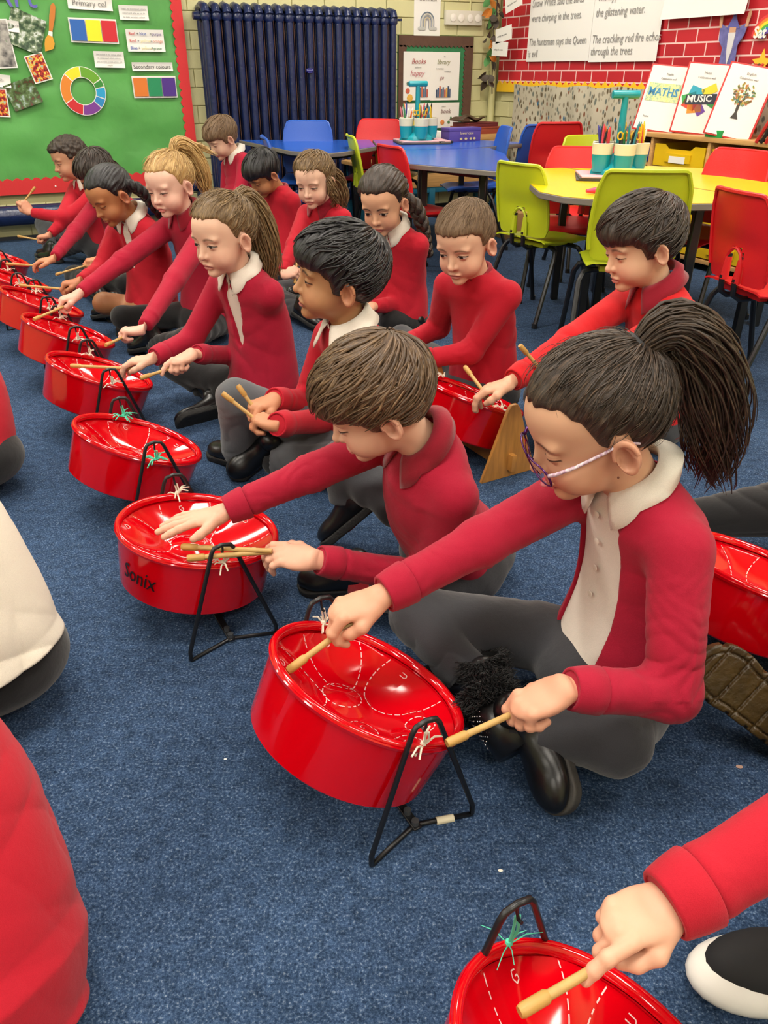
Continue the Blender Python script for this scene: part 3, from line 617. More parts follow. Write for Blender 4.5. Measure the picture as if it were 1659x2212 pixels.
# ---------------------------------------------------------------- pencil caddies
M_teal = mat('teal_plastic', '#1296a4', .3, spec=.6); M_cream = mat('cream_cup', '#d8d6bc', .5)
PENC = [mat('pen'+c, '#'+c, .45) for c in ('d03a4a', 'e0682a', '1c1c20', 'ece9e0', '2a7a4a', 'e2c22a', '2a7a8a', 'c8707a', '1c1c20', '3a3a8a')]
_pen = []
for m_ in PENC:
    p_ = MB(); p_.tube([(0, 0, 0), (0, 0, .15)], .0042, 6); p_.tube([(0, 0, .15), (0, 0, .168)], [.0044, .0012], 6); _pen.append(p_.mesh('barrel', m_, True))
def caddy(label, x, y, z, rz, where, sc=1.):
    th = thing('pencil_caddy', label, 'pencil caddy', (x, y, z), rz); th.scale = (sc,)*3
    MB().lathe([(.0, .0), (.125, .0), (.12, .02), (.035, .075), (.02, .09), (0, .092)], 6).build('base', M_teal, th, bevel=.003)
    f = MB(); f.tube([(0, 0, .08), (0, 0, .315)], [.018, .014], 10); f.build('post', M_teal, th, True)
    f = MB(); f.tube([(-.062, 0, .325), (.062, 0, .325)], .017, 12); f.build('handle', M_teal, th, bevel=.003)
    for k in range(5):
        a = 2*math.pi*k/5-.35; cx, cy = .088*math.cos(a), .088*math.sin(a)
        f = MB(); f.lathe([(.036, .012), (.043, .05), (.045, .088)], 16, c=(cx, cy, 0), cap=1); c1 = f.build('cup', M_teal, th, True)
        f = MB(); f.lathe([(.046, .085), (.048, .13), (.044, .132), (.042, .09)], 16, c=(cx, cy, 0), cap=0); f.build('cup_rim', M_cream, th, True)
    ca, sa = math.cos(rz), math.sin(rz)
    for k in range(5):
        a = 2*math.pi*k/5-.35; cx, cy = .088*math.cos(a), .088*math.sin(a)
        for j in range(6):
            r_ = rnd.uniform(.008, .028); b_ = rnd.uniform(0, 6.28); lx, ly = cx+r_*math.cos(b_), cy+r_*math.sin(b_)
            o = bpy.data.objects.new('pencil', _pen[rnd.randrange(len(_pen))]); COL.objects.link(o)
            o.location = (x+sc*(ca*lx-sa*ly), y+sc*(sa*lx+ca*ly), z+sc*.055); o.rotation_euler = (rnd.uniform(-.22, .22), rnd.uniform(-.22, .22), 0)
            o.scale = (sc*1.3, sc*1.3, sc*rnd.uniform(.8, 1.0)); tag(o, 'coloured pencil or pen standing in the caddy on the '+where, 'pencil', 'pencils in the caddy on the '+where)
    for j, (dx, c, rr) in enumerate(((-.01, 'ylw', .0), (.05, 'ylw', .4))):
        t2 = thing('scissors', 'yellow handled scissors in the '+('middle' if j == 0 else 'right')+' of the caddy on the '+where, 'scissors', (x+dx*sc, y-.075*sc, z+.15*sc), rz)
        f = MB()
        for q in (-.011, .011): f.tube([(q+.011*math.cos(w), 0, .012+.015*math.sin(w)) for w in [2*math.pi*i/10 for i in range(10)]], .0035, 6, closed=True)
        f.build('handle', mat('yellow_handle', '#e0b420', .4), t2, True); MB().box((0, 0, -.03), (.012, .002, .07)).build('blade', M_glide, t2)
M_tray = mat('dark_board', '#46423e', .6); M_pink = mat('pink_card', '#d8a8b0', .6)
p = atz(903, 303, .60)
def pile(label, x, y, z, w, d, n, cols, rz):
    for k in range(n):
        o = MB().box((0, 0, 0), (w-.01*k, d-.008*k, .006)).build('whiteboard', cols[k % len(cols)], None, bevel=.001, loc=(x, y, z+.003+.0062*k), rotz=rz+.05*k)
        tag(o, label+(', topmost of the pile' if k == n-1 else ', lowest of the pile' if k == 0 else ', middle of the pile'), 'board')
pile('thin grey board under the caddy on the blue table', .25, 5.68, .59, .34, .28, 3, [M_tray, _mats['grey_table_edge'], M_pink], .15)
caddy('teal and white pencil caddy with T handle on the blue table', .22, 5.68, .608, .3, 'blue table')
pile('thin dark board under the caddy on the yellow table', 1.02, 3.70, .59, .33, .27, 3, [M_tray, M_tray, M_pink], -.2)
caddy('teal and cream pencil caddy with T handle on the yellow table', 1.03, 3.72, .608, .1, 'yellow table', .95)
f = MB(); f.tube([(-.06, 0, .011), (-.02, 0, .012), (.045, 0, .012), (.05, 0, .012)], [.006, .0115, .0115, .004], 10)
p = atz(1297, 412, .6); tag(f.build('highlighter', mat('hot_pink', '#e8305c', .4), None, True, loc=(p.x, p.y, .59), rotz=.25), 'hot pink marker lying on the yellow table edge', 'pen')
f = MB(); f.box((0, 0, .008), (.11, .03, .016)); p = atz(975, 303, .6); tag(f.build('glue_pen', M_black, None, bevel=.006, loc=(p.x-.05, 5.60, .59), rotz=.5), 'black marker lying beside the blue table caddy', 'pen')
# ---------------------------------------------------------------- low bench and things against the back wall
M_wood = mat('beech_wood', '#c89a5e', .5, noise=.2, nscale=6, stretch=(1, 12, 12)); M_tealp = mat('teal_frame_paint', '#1f6a86', .45)
th = thing('low_bench', 'low wooden bench with teal frame under the brown board', 'bench', RM(.80, .27, 0), ROOM_A)
MB().box((0, 0, .40), (1.35, .34, .025)).build('seat', M_wood, th, bevel=.004)
MB().box((0, -.14, .26), (1.3, .02, .10)).build('apron', M_wood, th, bevel=.003)
for x in (-.6, 0, .6):
    MB().box((x, -.13, .10), (.05, .04, .2)).build('leg', M_tealp, th, bevel=.004); MB().box((x, .13, .19), (.05, .04, .38)).build('leg', M_tealp, th, bevel=.004)
MB().box((0, -.13, .19), (1.28, .03, .04)).build('rail', M_tealp, th, bevel=.003)
def box_on(name, label, s, t, z, w, d, h, m, rz=0., cat='box'):
    th = thing(name, label, cat, RM(s, t, z), ROOM_A+rz); MB().box((0, 0, h*.38), (w, d, h*.76)).build('base', m, th, bevel=.003); MB().box((0, 0, h*.88), (w+.004, d+.004, h*.24)).build('lid', m, th, bevel=.003); return th
box_on('storage_box', 'flat wooden crate on the bench below the brown board', .38, .27, .4125, .55, .3, .16, M_wood)
box_on('storage_box', 'white box on the bench left of the purple box', .80, .27, .4125, .22, .28, .19, M_white)
th = box_on('game_box', 'purple game box with yellow and white print beside the blue table', .993, 1.11, .588, .26, .10, .085, mat('purple_card', '#5a4a9a', .5), .05)
text_mb('lower case', .025, mat('ink_y', '#d8c88a', .6), th, -.05, .045, -.0635)
for q in (-.04, .0, .04, .07): MB().sphere((q, -.061, .018), .009, 8, (1.3, .1, .8)).build('printed_shape', _mats['ink_y'], th)
box_on('storage_box', 'flat orange-brown box on the crate under the brown board', .33, .28, .5725, .34, .24, .05, mat('rust_card', '#94402a', .6), .0)
box_on('storage_box', 'dark red box on the orange-brown box', .34, .28, .6225, .30, .2, .03, mat('maroon_card', '#6a2428', .6), .1)
f = MB(); f.grid(lambda u, v: ((u-.5)*.24, (v-.5)*.16, .018+.018*math.sin(8*u)*math.cos(5*v)+.02*math.sin(math.pi*u)), 12, 8, .006)
tag(f.build('leather_folder', mat('dark_leather', '#4a3626', .5), None, True, loc=RM(.42, .28, .655), rotz=ROOM_A+.2), 'crumpled dark brown folder on top of the boxes', 'folder')
# ---------------------------------------------------------------- tray unit on the right wall
UT0, UT1, UZ = 2.10, 4.03, .69; UB = [2.10, 2.31, 2.74, 3.17, 3.60, 4.03]
th = thing('tray_unit', 'wooden tray storage unit along the right wall', 'storage unit', RM(.215, 0, 0), ROOM_A-math.pi/2)
D_ = .40
MB().box(((UT0+UT1)/2, -.0, UZ-.012), (UT1-UT0+.03, D_+.02, .024)).build('top', M_wood, th, bevel=.003)
MB().box(((UT0+UT1)/2, 0, .05), (UT1-UT0, D_, .022)).build('base', M_wood, th, bevel=.002)
MB().box(((UT0+UT1)/2, D_/2-.01, UZ/2), (UT1-UT0, .01, UZ-.06)).build('back_panel', M_wood, th)
cols = 5; cw = .43
for k in range(cols+1): MB().box((UB[k], 0, UZ/2), (.02, D_, UZ-.05)).build('divider', M_wood, th, bevel=.002)
def tray_mesh(w, d, h):
    t = MB(); t.box((0, 0, .004), (w, d, .006)); 
    for sx in (-1, 1): t.box((sx*(w/2-.003), 0, h/2), (.005, d, h)); t.box((sx*(w/2+.002), 0, h-.006), (.014, d, .006))
    t.box((0, d/2-.003, h/2), (w, .005, h))
    t.prism([(-w/2, 0), (w/2, 0), (w/2, h), (w*.30, h), (w*.22, h-.022), (-w*.22, h-.022), (-w*.30, h), (-w/2, h)], -d/2-.006, -d/2)
    t.box((0, -d/2-.011, h*.42), (w*.5, .008, h*.4)); return t
TR = {}
for c, hexc in (('yellow', '#e0b818'), ('blue', '#1f7ac8')): TR[c] = tray_mesh(cw-.05, D_-.05, .115).mesh('tray', mat('tray_'+c, hexc, .35))
lab = MB().box((0, 0, 0), (.12, .001, .035)).mesh('label_card', M_white)
names = ['narrow', 'leftmost wide', 'second wide', 'third wide', 'fourth wide']
mb_ = MB(); mb_.box((0, 0, .05), (.15, .3, .1)); tag(mb_.build('storage_tray', mat('tray_navy', '#1c2f8a', .4), None, bevel=.006, loc=RM(.225, 2.205, .53), rotz=ROOM_A-math.pi/2), 'small dark blue tub in the narrow left bay of the tray unit', 'tray')
MB().box((2.205, 0, .52), (.19, D_-.02, .012)).build('shelf', M_wood, th)
for k in range(1, cols):
    for j in range(4):
        c = 'blue' if (k, j) in ((1, 1), (3, 2)) else 'yellow'
        z = .07+.150*(3-j)
        t = bpy.data.objects.new('storage_tray', TR[c]); COL.objects.link(t)
        t.location = RM(.215+.012, (UB[k]+UB[k+1])/2, z); t.rotation_euler = (0, 0, ROOM_A-math.pi/2)
        tag(t, '%s plastic tray, %s from the top in the %s column of the tray unit' % (c, ['first', 'second', 'third', 'fourth', 'fifth'][j], names[k]), 'tray')
        share('label_card', lab, t, (0, -D_/2+.025-.016, .04))
        if j == 0 or c == 'yellow' and k < 2:
            pass
# ---------------------------------------------------------------- folders on the tray unit
M_redc = mat('red_folder', '#c42a26', .45); M_blackc = mat('black_folder', '#1c1c1e', .5)
def folder(label, t, off, yaw, lean, w, h, m, page=True, thick=.010, name='folder', cat='folder', roll=R(4)):
    t = 2.27+(t-2.63)*.87; th = thing(name, label, cat, RM(off+.02, t, UZ), ROOM_A-math.pi/2+yaw); th.rotation_euler = (lean, roll, ROOM_A-math.pi/2+yaw); th.scale = (1.13,)*3
    MB().box((0, 0, h/2), (w, thick, h)).build('cover', m, th, bevel=.002)
    if page: MB().box((0, -thick/2-.001, h/2), (w-.018, .002, h-.014)).build('page', M_white, th)
    return th
P_ = -.0085
th = folder('maths folder with a green and blue printed title, leftmost on the tray unit', 2.60, .34, .30, R(-15), .245, .315, M_redc)
text_mb('Maths', .016, M_grey, th, -.02, .265, P_); text_mb('Celebration wall', .013, M_grey, th, -.045, .245, P_)
MB().box((0, P_+.0005, .185), (.2, .0008, .085)).build('picture', photo_mat('maths_print', [(.35, '#c8cf7a'), (.5, '#d8dcA0'), (.6, '#8ab48a'), (.7, '#d8d0b4')], 60), th)
text_mb('MATHS', .052, mat('ink_maths', '#3a86b4', .6), th, -.092, .17, P_-.0006, offset=.001)
text_mb('Name: a pupil'[:5], .013, M_grey, th, -.08, .065, P_)
th = folder('music folder with rainbow splash title, in front of the maths folder', 2.90, .30, .45, R(-13), .225, .32, M_redc)
text_mb('Music', .016, M_grey, th, -.02, .27, P_); text_mb('Celebration wall', .013, M_grey, th, -.045, .25, P_)
sp = [('#d8402e', -.05, .13, 20), ('#e8902a', -.02, .115, -10), ('#2aa0b8', -.03, .19, 15), ('#e8d22a', .03, .2, -30), ('#2a8a3a', .055, .15, 25), ('#6a3a9a', .0, .12, 50), ('#3aa04a', -.06, .16, -20)]
f = MB()
for c, x, z, r_ in sp:
    rr = Matrix.Rotation(R(r_), 3, 'Y'); MB().box((x, P_+.0003, z), (.07, .0008, .04), rr).build('printed_splash', mat('ink'+c, c, .6), th)
MB().box((0, P_-.0003, .158), (.15, .0006, .045), Matrix.Rotation(R(-6), 3, 'Y')).build('printed_band', mat('ink_dark', '#242a3a', .6), th)
text_mb('MUSIC', .042, M_white, th, -.068, .14, P_-.0008, rot=R(-6), offset=.001)
for k, (m, lb) in enumerate([(M_blackc, 'black folder edge just right of the music folder'), (mat('cream_pages', '#c8bfa8', .7), 'cream folder edge second right of the music folder'), (M_redc, 'red folder edge third right of the music folder'), (M_blackc, 'black folder edge fourth right of the music folder'), (M_redc, 'red folder edge just left of the tree folder')]):
    folder(lb, 3.02+.024*k, .20, -.95, R(-15), .15, .315, m, False, .012)
th = folder('folder with a leafy tree picture on its white cover', 3.26, .37, .45, R(-15), .225, .315, M_redc, roll=R(9))
text_mb('English', .016, M_grey, th, -.02, .27, P_); text_mb('Celebration wall', .013, M_grey, th, -.045, .25, P_)
MB().prism([(-.016, .085), (.02, .085), (.006, .11), (.006, .15), (.03, .19), (.022, .195), (0, .16), (-.028, .19), (-.034, .184), (-.008, .145), (-.006, .11)], P_-.0004, P_+.0004).build('printed_trunk', mat('ink_trunk', '#3a342c', .6), th)
lc = ['#7a9a4a', '#c8a84a', '#b46a3a', '#5a8a7a', '#9a7a4a']
for q in range(5):
    f = MB()
    for i in range(26):
        a = rnd.uniform(0, 6.28); r_ = .052*math.sqrt(rnd.random()); f.box((r_*math.cos(a), P_-.0002, .19+r_*.95*math.sin(a)), (.009, .0006, .006), Matrix.Rotation(a, 3, 'Y'))
    tag(f.build('printed_leaves', mat('ink'+lc[q], lc[q], .6), th), kind='stuff')
for k in range(6):
    folder(['red', 'black', 'red', 'dark red', 'red', 'green'][k]+' folder leaning %s right of the tree folder' % ['first', 'second', 'third', 'fourth', 'fifth', 'sixth'][k], 3.47+.034*k, .34, -.95, R(-22), .16, .315, [M_redc, M_blackc, M_redc, mat('maroon_card', '#6a2428', .6), M_redc, mat('green_folder', '#1f8a4a', .5)][k], False, .014)
p = RM(.40, 2.75, UZ); tag(MB().box((0, 0, .018), (.11, .03, .036)).build('book_stop', mat('green_block', '#1f9a4a', .5), None, bevel=.003, loc=p, rotz=ROOM_A-math.pi/2), 'small green block in front of the tree folder', 'block')
MBb = MB(); MBb.box((0, 0, .09), (.34, .26, .18)); tag(MBb.build('cardboard_box', mat('card_brown', '#b8905a', .8), None, bevel=.003, loc=(.97, 5.62, 0), rotz=ROOM_A), 'plain cardboard box on the floor beyond the blue tables', 'box')
# ---------------------------------------------------------------- carpet litter
for k, (px, py, c, r_, lb) in enumerate([(1521, 764, '#e8e8e8', .005, 'white scrap on the carpet behind the girl with glasses'), (1081, 1881, '#e4e2d4', .0025, 'tiny white crumb right of the front drum stand'), (1597, 1657, '#b09080', .004, 'pinkish crumb on the carpet at the right'), (487, 1640, '#d8dce0', .002, 'tiny white fleck left of the front drum')]):
    p = atz(px, py, 0); f = MB(); f.sphere((0, 0, r_*.3), r_, 8, (1.5, 1, .3)); tag(f.build('paper_scrap', mat('scrap'+c, c, .8), None, True, loc=p), lb, 'scrap')
# ---------------------------------------------------------------- steel pans
def pan_paint():
    return mat('red_drum_enamel', '#c2000e', .09, spec=.75, coat=.0, bump=.02, bscale=12)
M_pan = pan_paint()
M_mark = mat('white_dash_paint', '#e0b8b4', .5); M_rope = mat('white_cord', '#ddd3c0', .8); M_mint = mat('mint_cord', '#4fc2a0', .7); M_tape = mat('cream_tape', '#d4ccb0', .6)
M_ply = mat('varnished_ply', '#b8803e', .35, noise=.25, nscale=5, stretch=(14, 14, 2), coat=.2)
PR = .158
# note areas: (angle of centre, half width, inner radius, kind)
def bowl(x, y):
    """depth of the playing surface below the rim plane, with raised note dents"""
    r = math.hypot(x, y)/PR
    return -.007-.050*(1-min(1, r)**2)
def make_pan_meshes():
    g = {}
    f = MB(); f.lathe([(PR+.004, .002), (PR+.006, -.002), (PR+.004, -.007), (PR, -.008), (PR-.002, -.03), (PR-.010, -.112), (PR-.013, -.115), (PR-.016, -.112), (PR-.008, -.03), (PR-.005, -.009)], 72, cap=0)
    g['skirt'] = f.mesh('skirt', M_pan, True)
    f = MB(); f.lathe([(PR+.004, -.003), (PR+.0055, .002), (PR+.002, .0065), (PR-.004, .0055), (PR-.007, .0005), (PR-.0075, -.006)], 72, cap=0); g['rim'] = f.mesh('rim', M_pan, 'all')
    notes = []
    def fn(u, v):
        r = PR*.958*(v**.8); a = 2*math.pi*u; x, y = r*math.cos(a), r*math.sin(a); z = bowl(x, y)
        for (nx, ny, ra, rb, h) in dents:
            q = ((x-nx)/ra)**2+((y-ny)/rb)**2
            if q < 1: z += h*(1-q)**1.5
        return (x, y, z)
    dents = [(.0, .02, .052, .045, .013), (-.085, .085, .05, .05, .009), (.09, .08, .055, .05, .009), (-.03, -.035, .024, .02, .004), (.02, -.085, .024, .02, .004), (-.10, -.035, .022, .03, .004), (.075, -.065, .02, .02, .003)]
    f = MB(); f.grid(fn, 96, 36); g['bowl'] = f.mesh('playing_surface', M_pan, 'all')
    def sz(x, y):
        z = bowl(x, y)
        for (nx, ny, ra, rb, h) in dents:
            q = ((x-nx)/ra)**2+((y-ny)/rb)**2
            if q < 1: z += h*(1-q)**1.5
        return z
    f = MB()
    def dashes(pts, closed=False):
        # walk the polyline laying short flat dashes
        P = [Vector((x, y, 0)) for x, y in pts]; 
        if closed: P.append(P[0])
        d = 0; acc = 0
        for a, b in zip(P[:-1], P[1:]):
            L = (b-a).length; t = 0
            n = max(1, int(L/.003))
            for k in range(n):
                s0 = acc+L*k/n
                if (s0 % .0125) < .0085:
                    p, q = a.lerp(b, k/n), a.lerp(b, (k+1)/n); dirn = (q-p).normalized(); w = Vector((-dirn.y, dirn.x, 0))*.0009
                    vs = [p-w, q-w, q+w, p+w]; f.add([(v.x, v.y, sz(v.x, v.y)+.0008) for v in vs], [(0, 1, 2, 3)])
            acc += L
    def ell(cx, cy, ra, rb, rot=0, a0=0, a1=360, n=40):
        out = []
        for i in range(n+1):
            a = R(a0+(a1-a0)*i/n); x, y = ra*math.cos(a), rb*math.sin(a); out.append((cx+x*math.cos(rot)-y*math.sin(rot), cy+x*math.sin(rot)+y*math.cos(rot)))
        return out
    g['notes'] = ell
    def U(a_c, hw, rin):   # U-shaped outer note open towards the rim
        pts = []
        ca, sa = math.cos(a_c), math.sin(a_c)
        for i in range(31):
            t = math.pi*i/30; rr = rin+(.148-rin)*(1-math.sin(t))**1.0; 
            y = hw*math.cos(t); x = rr if rr < .147 else .147
            x = min(x, math.sqrt(max(0, .148**2-y*y))); pts.append((x*ca-y*sa, x*sa+y*ca))
        dashes(pts)
    U(R(65), .055, .045); U(R(140), .055, .05); U(R(-5), .06, .04); U(R(215), .045, .075)
    for (cx, cy, ra, rb) in ((-.035, -.045, .026, .022), (-.005, -.105, .025, .019), (.06, -.085, .024, .02), (-.085, -.095, .02, .017)): dashes(ell(cx, cy, ra, rb))
    dashes(ell(0, .03, .038, .03))
    g['marks'] = f.mesh('dashed_markings', M_mark)
    # small painted note letters
    f = MB()
    def letter(cx, cy, strokes, s_=.006):
        for st in strokes:
            for (x0, y0), (x1, y1) in zip(st[:-1], st[1:]):
                p = Vector((cx+x0*s_, cy+y0*s_, 0)); q = Vector((cx+x1*s_, cy+y1*s_, 0)); d = (q-p).normalized(); w = Vector((-d.y, d.x, 0))*.0007
                f.add([(v.x, v.y, sz(v.x, v.y)+.0010) for v in (p-w, q-w, q+w, p+w)], [(0, 1, 2, 3)])
    D_l = [[(-.6, -1), (-.6, 1), (.3, .8), (.7, 0), (.3, -.8), (-.6, -1)]]; G_l = [[(.7, .8), (-.2, 1), (-.7, 0), (-.2, -1), (.7, -.7), (.7, 0), (.1, 0)]]
    C_l = [[(.7, .8), (-.2, 1), (-.7, 0), (-.2, -1), (.7, -.8)]]; F_l = [[(-.5, -1), (-.5, 1), (.6, 1)], [(-.5, .1), (.4, .1)]]; U_l = [[(-.6, 1), (-.6, -.6), (0, -1), (.6, -.6), (.6, 1)]]
    letter(-.105, .09, D_l); letter(.05, .125, G_l); letter(.135, .01, U_l); letter(-.035, -.045, F_l); letter(-.005, -.105, F_l); letter(.06, -.085, C_l); letter(-.085, -.095, D_l, .005); letter(-.125, .015, C_l)
    g['letters'] = f.mesh('painted_letters', M_mark)
    return g
PG = make_pan_meshes()
def orient(axis, xdir):
    z = axis.normalized(); x = (xdir-z*xdir.dot(z)).normalized(); y = z.cross(x)
    m = Matrix((x, y, z)).transposed(); return m
def wire_a(mb, apex, f1, f2, mid, r=.0042):
    """bent wire A-frame: two legs rounded over at the apex, feet joined by a bar bent in the middle"""
    top = (f1-f2).normalized(); a1 = apex+top*.016+Vector((0, 0, -.004)); a2 = apex-top*.016+Vector((0, 0, -.004))
    path = [apex, a1+top*0, a1+top*.006-Vector((0, 0, .010)), f1+Vector((0, 0, .022)), f1+Vector((0, 0, r)), f1*.97+mid*.03+Vector((0, 0, r*.5)), mid, f2*.97+mid*.03+Vector((0, 0, r*.5)), f2+Vector((0, 0, r)), f2+Vector((0, 0, .022)), a2-top*.006-Vector((0, 0, .010)), a2]
    mb.tube(path, r, 8, closed=True)
def cord(mb, a, b, kind, r=.0022):
    d = b-a
    mb.tube([a, a.lerp(b, .5)+Vector((.001, 0, 0)), b], r*.8, 6); mb.tube([a+Vector((.004, .001, 0)), a.lerp(b, .5)+Vector((.006, 0, 0)), b], r*.8, 6)
    mb.sphere(b+Vector((0, 0, .004)), r*2.2, 8)
    for k in range({'mint': 14, 'wisp': 7}.get(kind, 6)):
        ang = rnd.uniform(0, 6.28); L = rnd.uniform(.018, .035)*{'mint': 1.2, 'wisp': 1.3}.get(kind, 1); e = b+Vector((math.cos(ang)*L, math.sin(ang)*L, rnd.uniform(-.006, .014)))
        mb.tube([b, b.lerp(e, .5)+Vector((0, 0, .008)), e], [r*.8, r*.75, r*.7] if kind != 'wisp' else [r*.35, r*.3, r*.2], 5)
def wire_pan(label, near, far, roll, ctype=('white', 'white'), kid='', drop=.056, brand=False, tape=False, ztop=.24, skew=0.):
    """near, far: floor points under the two apexes; the pan hangs between, rolled towards the child"""
    n, f_ = Vector((near[0], near[1], 0)), Vector((far[0], far[1], 0)); ax = (f_-n); L = ax.length; ax /= L
    side = Vector((ax.y, -ax.x, 0))             # towards the child (right of the line looking away)
    c = (n+f_)/2+Vector((0, 0, ztop-drop))
    th = thing('steel_drum', label, 'steel drum', c)
    up = (Matrix.Rotation(roll, 3, ax) @ Vector((0, 0, 1)))
    m = orient(up, -side if True else ax)
    th.rotation_euler = m.to_euler()
    # local x points away from the child
    for k, mesh in (('skirt', PG['skirt']), ('rim', PG['rim']), ('playing_surface', PG['bowl']), ('dashed_markings', PG['marks']), ('painted_letters', PG['letters'])):
        o = share(k, mesh, th)
        if k in ('playing_surface', 'dashed_markings', 'painted_letters'): o.rotation_euler = (0, 0, R(200))
        if k in ('dashed_markings', 'painted_letters'): o['kind'] = 'stuff'
    if brand:
        t_ = text_mb('Sonix', .050, mat('black_print', '#1a0c0e', .4), th, 0, 0, 0, 'brand_lettering', shear=.25, align='CENTER')
        # wrap the lettering round the skirt
        for v in t_.data.vertices:
            a = R(27)+v.co.x*.8/PR; z = v.co.z-.075; r_ = PR-.0015-(-z-.03)*.1+.0012-v.co.y; v.co = (r_*math.cos(a), r_*math.sin(a), z)
    st = thing('drum_stand', 'black bent wire stand holding the '+kid, 'stand', (n+f_)/2)
    o0 = (n+f_)/2
    for k, (p, sgn) in enumerate(((n, -1), (f_, 1))):
        w = MB(); apex = p+Vector((0, 0, ztop))-o0; a = p-o0+ax*sgn*.0
        f1 = a+side*.089+ax*sgn*.004; f2 = a-side*.089+ax*sgn*.004; mid_ = a-ax*sgn*.022+Vector((0, 0, .004))
        wire_a(w, apex, f1, f2, mid_); w.build('wire_frame', M_leg, st, 'all')
        h = MB(); h.tube([apex, apex-Vector((0, 0, .012)), apex-Vector((0, 0, .022))-ax*sgn*.004, apex-Vector((0, 0, .020))-ax*sgn*.010], .0022, 6); h.build('hook', M_leg, st, True)
        cd = MB(); attach = (th.matrix_basis.to_3x3() @ Vector((0, 0, 0)));
        hp = apex-Vector((0, 0, .022)); e = c-o0+ax*sgn*(PR-.002)+Vector((0, 0, .004))
        cord(cd, hp, e, ctype[k]); o = cd.build('tie_cord', M_mint if ctype[k] in ('mint', 'wisp') else M_rope, th, True)
        o.parent = None; o.location = o0; tag(o, ('mint green' if ctype[k] in ('mint', 'wisp') else 'white')+' cord tying the %s side of the %s to its stand' % ('near' if k == 0 else 'far', kid), 'cord')
        if tape and k == 0:
            t_ = MB(); q0 = mid_.lerp(f1, .38); q1 = mid_.lerp(f1, .68); t_.tube([q0, q1], .0062, 10); t_.build('tape', M_tape, st, True)
    b = MB(); q = n-o0+Vector((0, 0, .008)); r_ = f_-o0+Vector((0, 0, .008)); b.box((q+r_)/2, (L-.02, .014, .004), Matrix.Rotation(math.atan2(ax.y, ax.x), 3, 'Z')); b.build('base_bar', M_leg, st, bevel=.001, segs=1)
    for e in (q.lerp(r_, .06), q.lerp(r_, .94), q.lerp(r_, .13)): h = MB(); h.tube([e, e+Vector((0, 0, .010))], .006, 8); h.build('bolt', M_glide, st)
    return th
PANAX = {}
def two(n, f): return (n[0], n[1]), (f[0], f[1])
wire_pan('front red steel drum played by the girl with glasses', (.057, .760), (-.105, 1.039), R(29), kid='front drum', tape=True)
wire_pan('red steel drum marked Sonix that the leaning boy touches', (-.300, 1.205), (-.458, 1.490), R(12), kid='drum marked Sonix', brand=True, drop=.05)
wire_pan('red steel drum tied with mint cord, no hands over it', (-.545, 1.66), (-.712, 1.945), R(23), ('mint', 'mint'), kid='third drum')
wire_pan('red steel drum played by the ponytailed girl with white collar', (-.810, 2.175), (-.973, 2.46), R(23), kid='fourth drum')
wire_pan('red steel drum played by the blonde girl', (-1.062, 2.61), (-1.227, 2.89), R(25), kid="blonde girl's drum")
wire_pan('red steel drum played by the girl with a dark plait', (-1.315, 3.015), (-1.48, 3.30), R(25), kid='drum of the plaited girl')
wire_pan('red steel drum played by the brown-haired girl behind the plaited one', (-1.60, 3.42), (-1.77, 3.70), R(24), kid='drum of the brown-haired girl')
wire_pan('farthest red steel drum, played by the curly-haired boy', (-1.90, 3.92), (-2.07, 4.20), R(22), kid='farthest drum')
wire_pan('red steel drum cut by the bottom edge, lettered C and G', (.285, .230), (.140, .494), R(27), ('white', 'wisp'), kid='bottom edge drum', ztop=.245, drop=.085)
def wood_pan(label, near, far, roll, kid, drop=.03, ztop=.21):
    n, f_ = Vector((near[0], near[1], 0)), Vector((far[0], far[1], 0)); ax = (f_-n); L = ax.length; ax /= L; side = Vector((ax.y, -ax.x, 0))
    c = (n+f_)/2+Vector((0, 0, ztop-drop)); th = thing('steel_drum', label, 'steel drum', c)
    up = Matrix.Rotation(roll, 3, ax) @ Vector((0, 0, 1)); th.rotation_euler = orient(up, -side).to_euler()
    for k, mesh in (('skirt', PG['skirt']), ('rim', PG['rim']), ('playing_surface', PG['bowl']), ('dashed_markings', PG['marks']), ('painted_letters', PG['letters'])):
        o = share(k, mesh, th)
        if k not in ('skirt', 'rim'): o.rotation_euler = (0, 0, R(120))
        if k in ('dashed_markings', 'painted_letters'): o['kind'] = 'stuff'
    o0 = (n+f_)/2; st = thing('wooden_stand', 'varnished wooden A-shaped stand holding the '+kid, 'stand', o0, math.atan2(ax.y, ax.x)+math.pi/2)
    for sgn in (-1, 1):
        y = sgn*(L/2+.0); b = MB(); b.prism([(-.095, 0), (.095, 0), (.020, .205), (.010, .218), (-.010, .218), (-.020, .205)], -.006, .006)
        o = b.build('end_panel', M_ply, st, bevel=.0015, segs=1); o.location = (0, sgn*(L/2), 0); o.rotation_euler = (0, 0, 0)
        t_ = MB(); t_.box((.0, 0, .048), (.016, .05, .05)); o = t_.build('tenon', M_ply, st, bevel=.002); o.location = (0, sgn*(L/2), 0)
        cd = MB(); e = Vector((0, sgn*(PR-.01), ztop-drop+.006)); cord(cd, Vector((0, sgn*(L/2-.01), .195)), e, 'white'); o = cd.build('tie_cord', M_rope, st, True)
    b = MB(); b.box((0, 0, .048), (.014, L, .07)); b.build('crossbar', M_ply, st, bevel=.002)
    return th
wood_pan('red steel drum on a wooden stand between the two boys at the back right', (.352, 1.955), (.160, 2.295), R(23), 'drum of the two boys')
wood_pan('red steel drum on a wooden stand at the right edge', (.815, 1.045), (.605, 1.39), R(19), 'drum at the right edge')
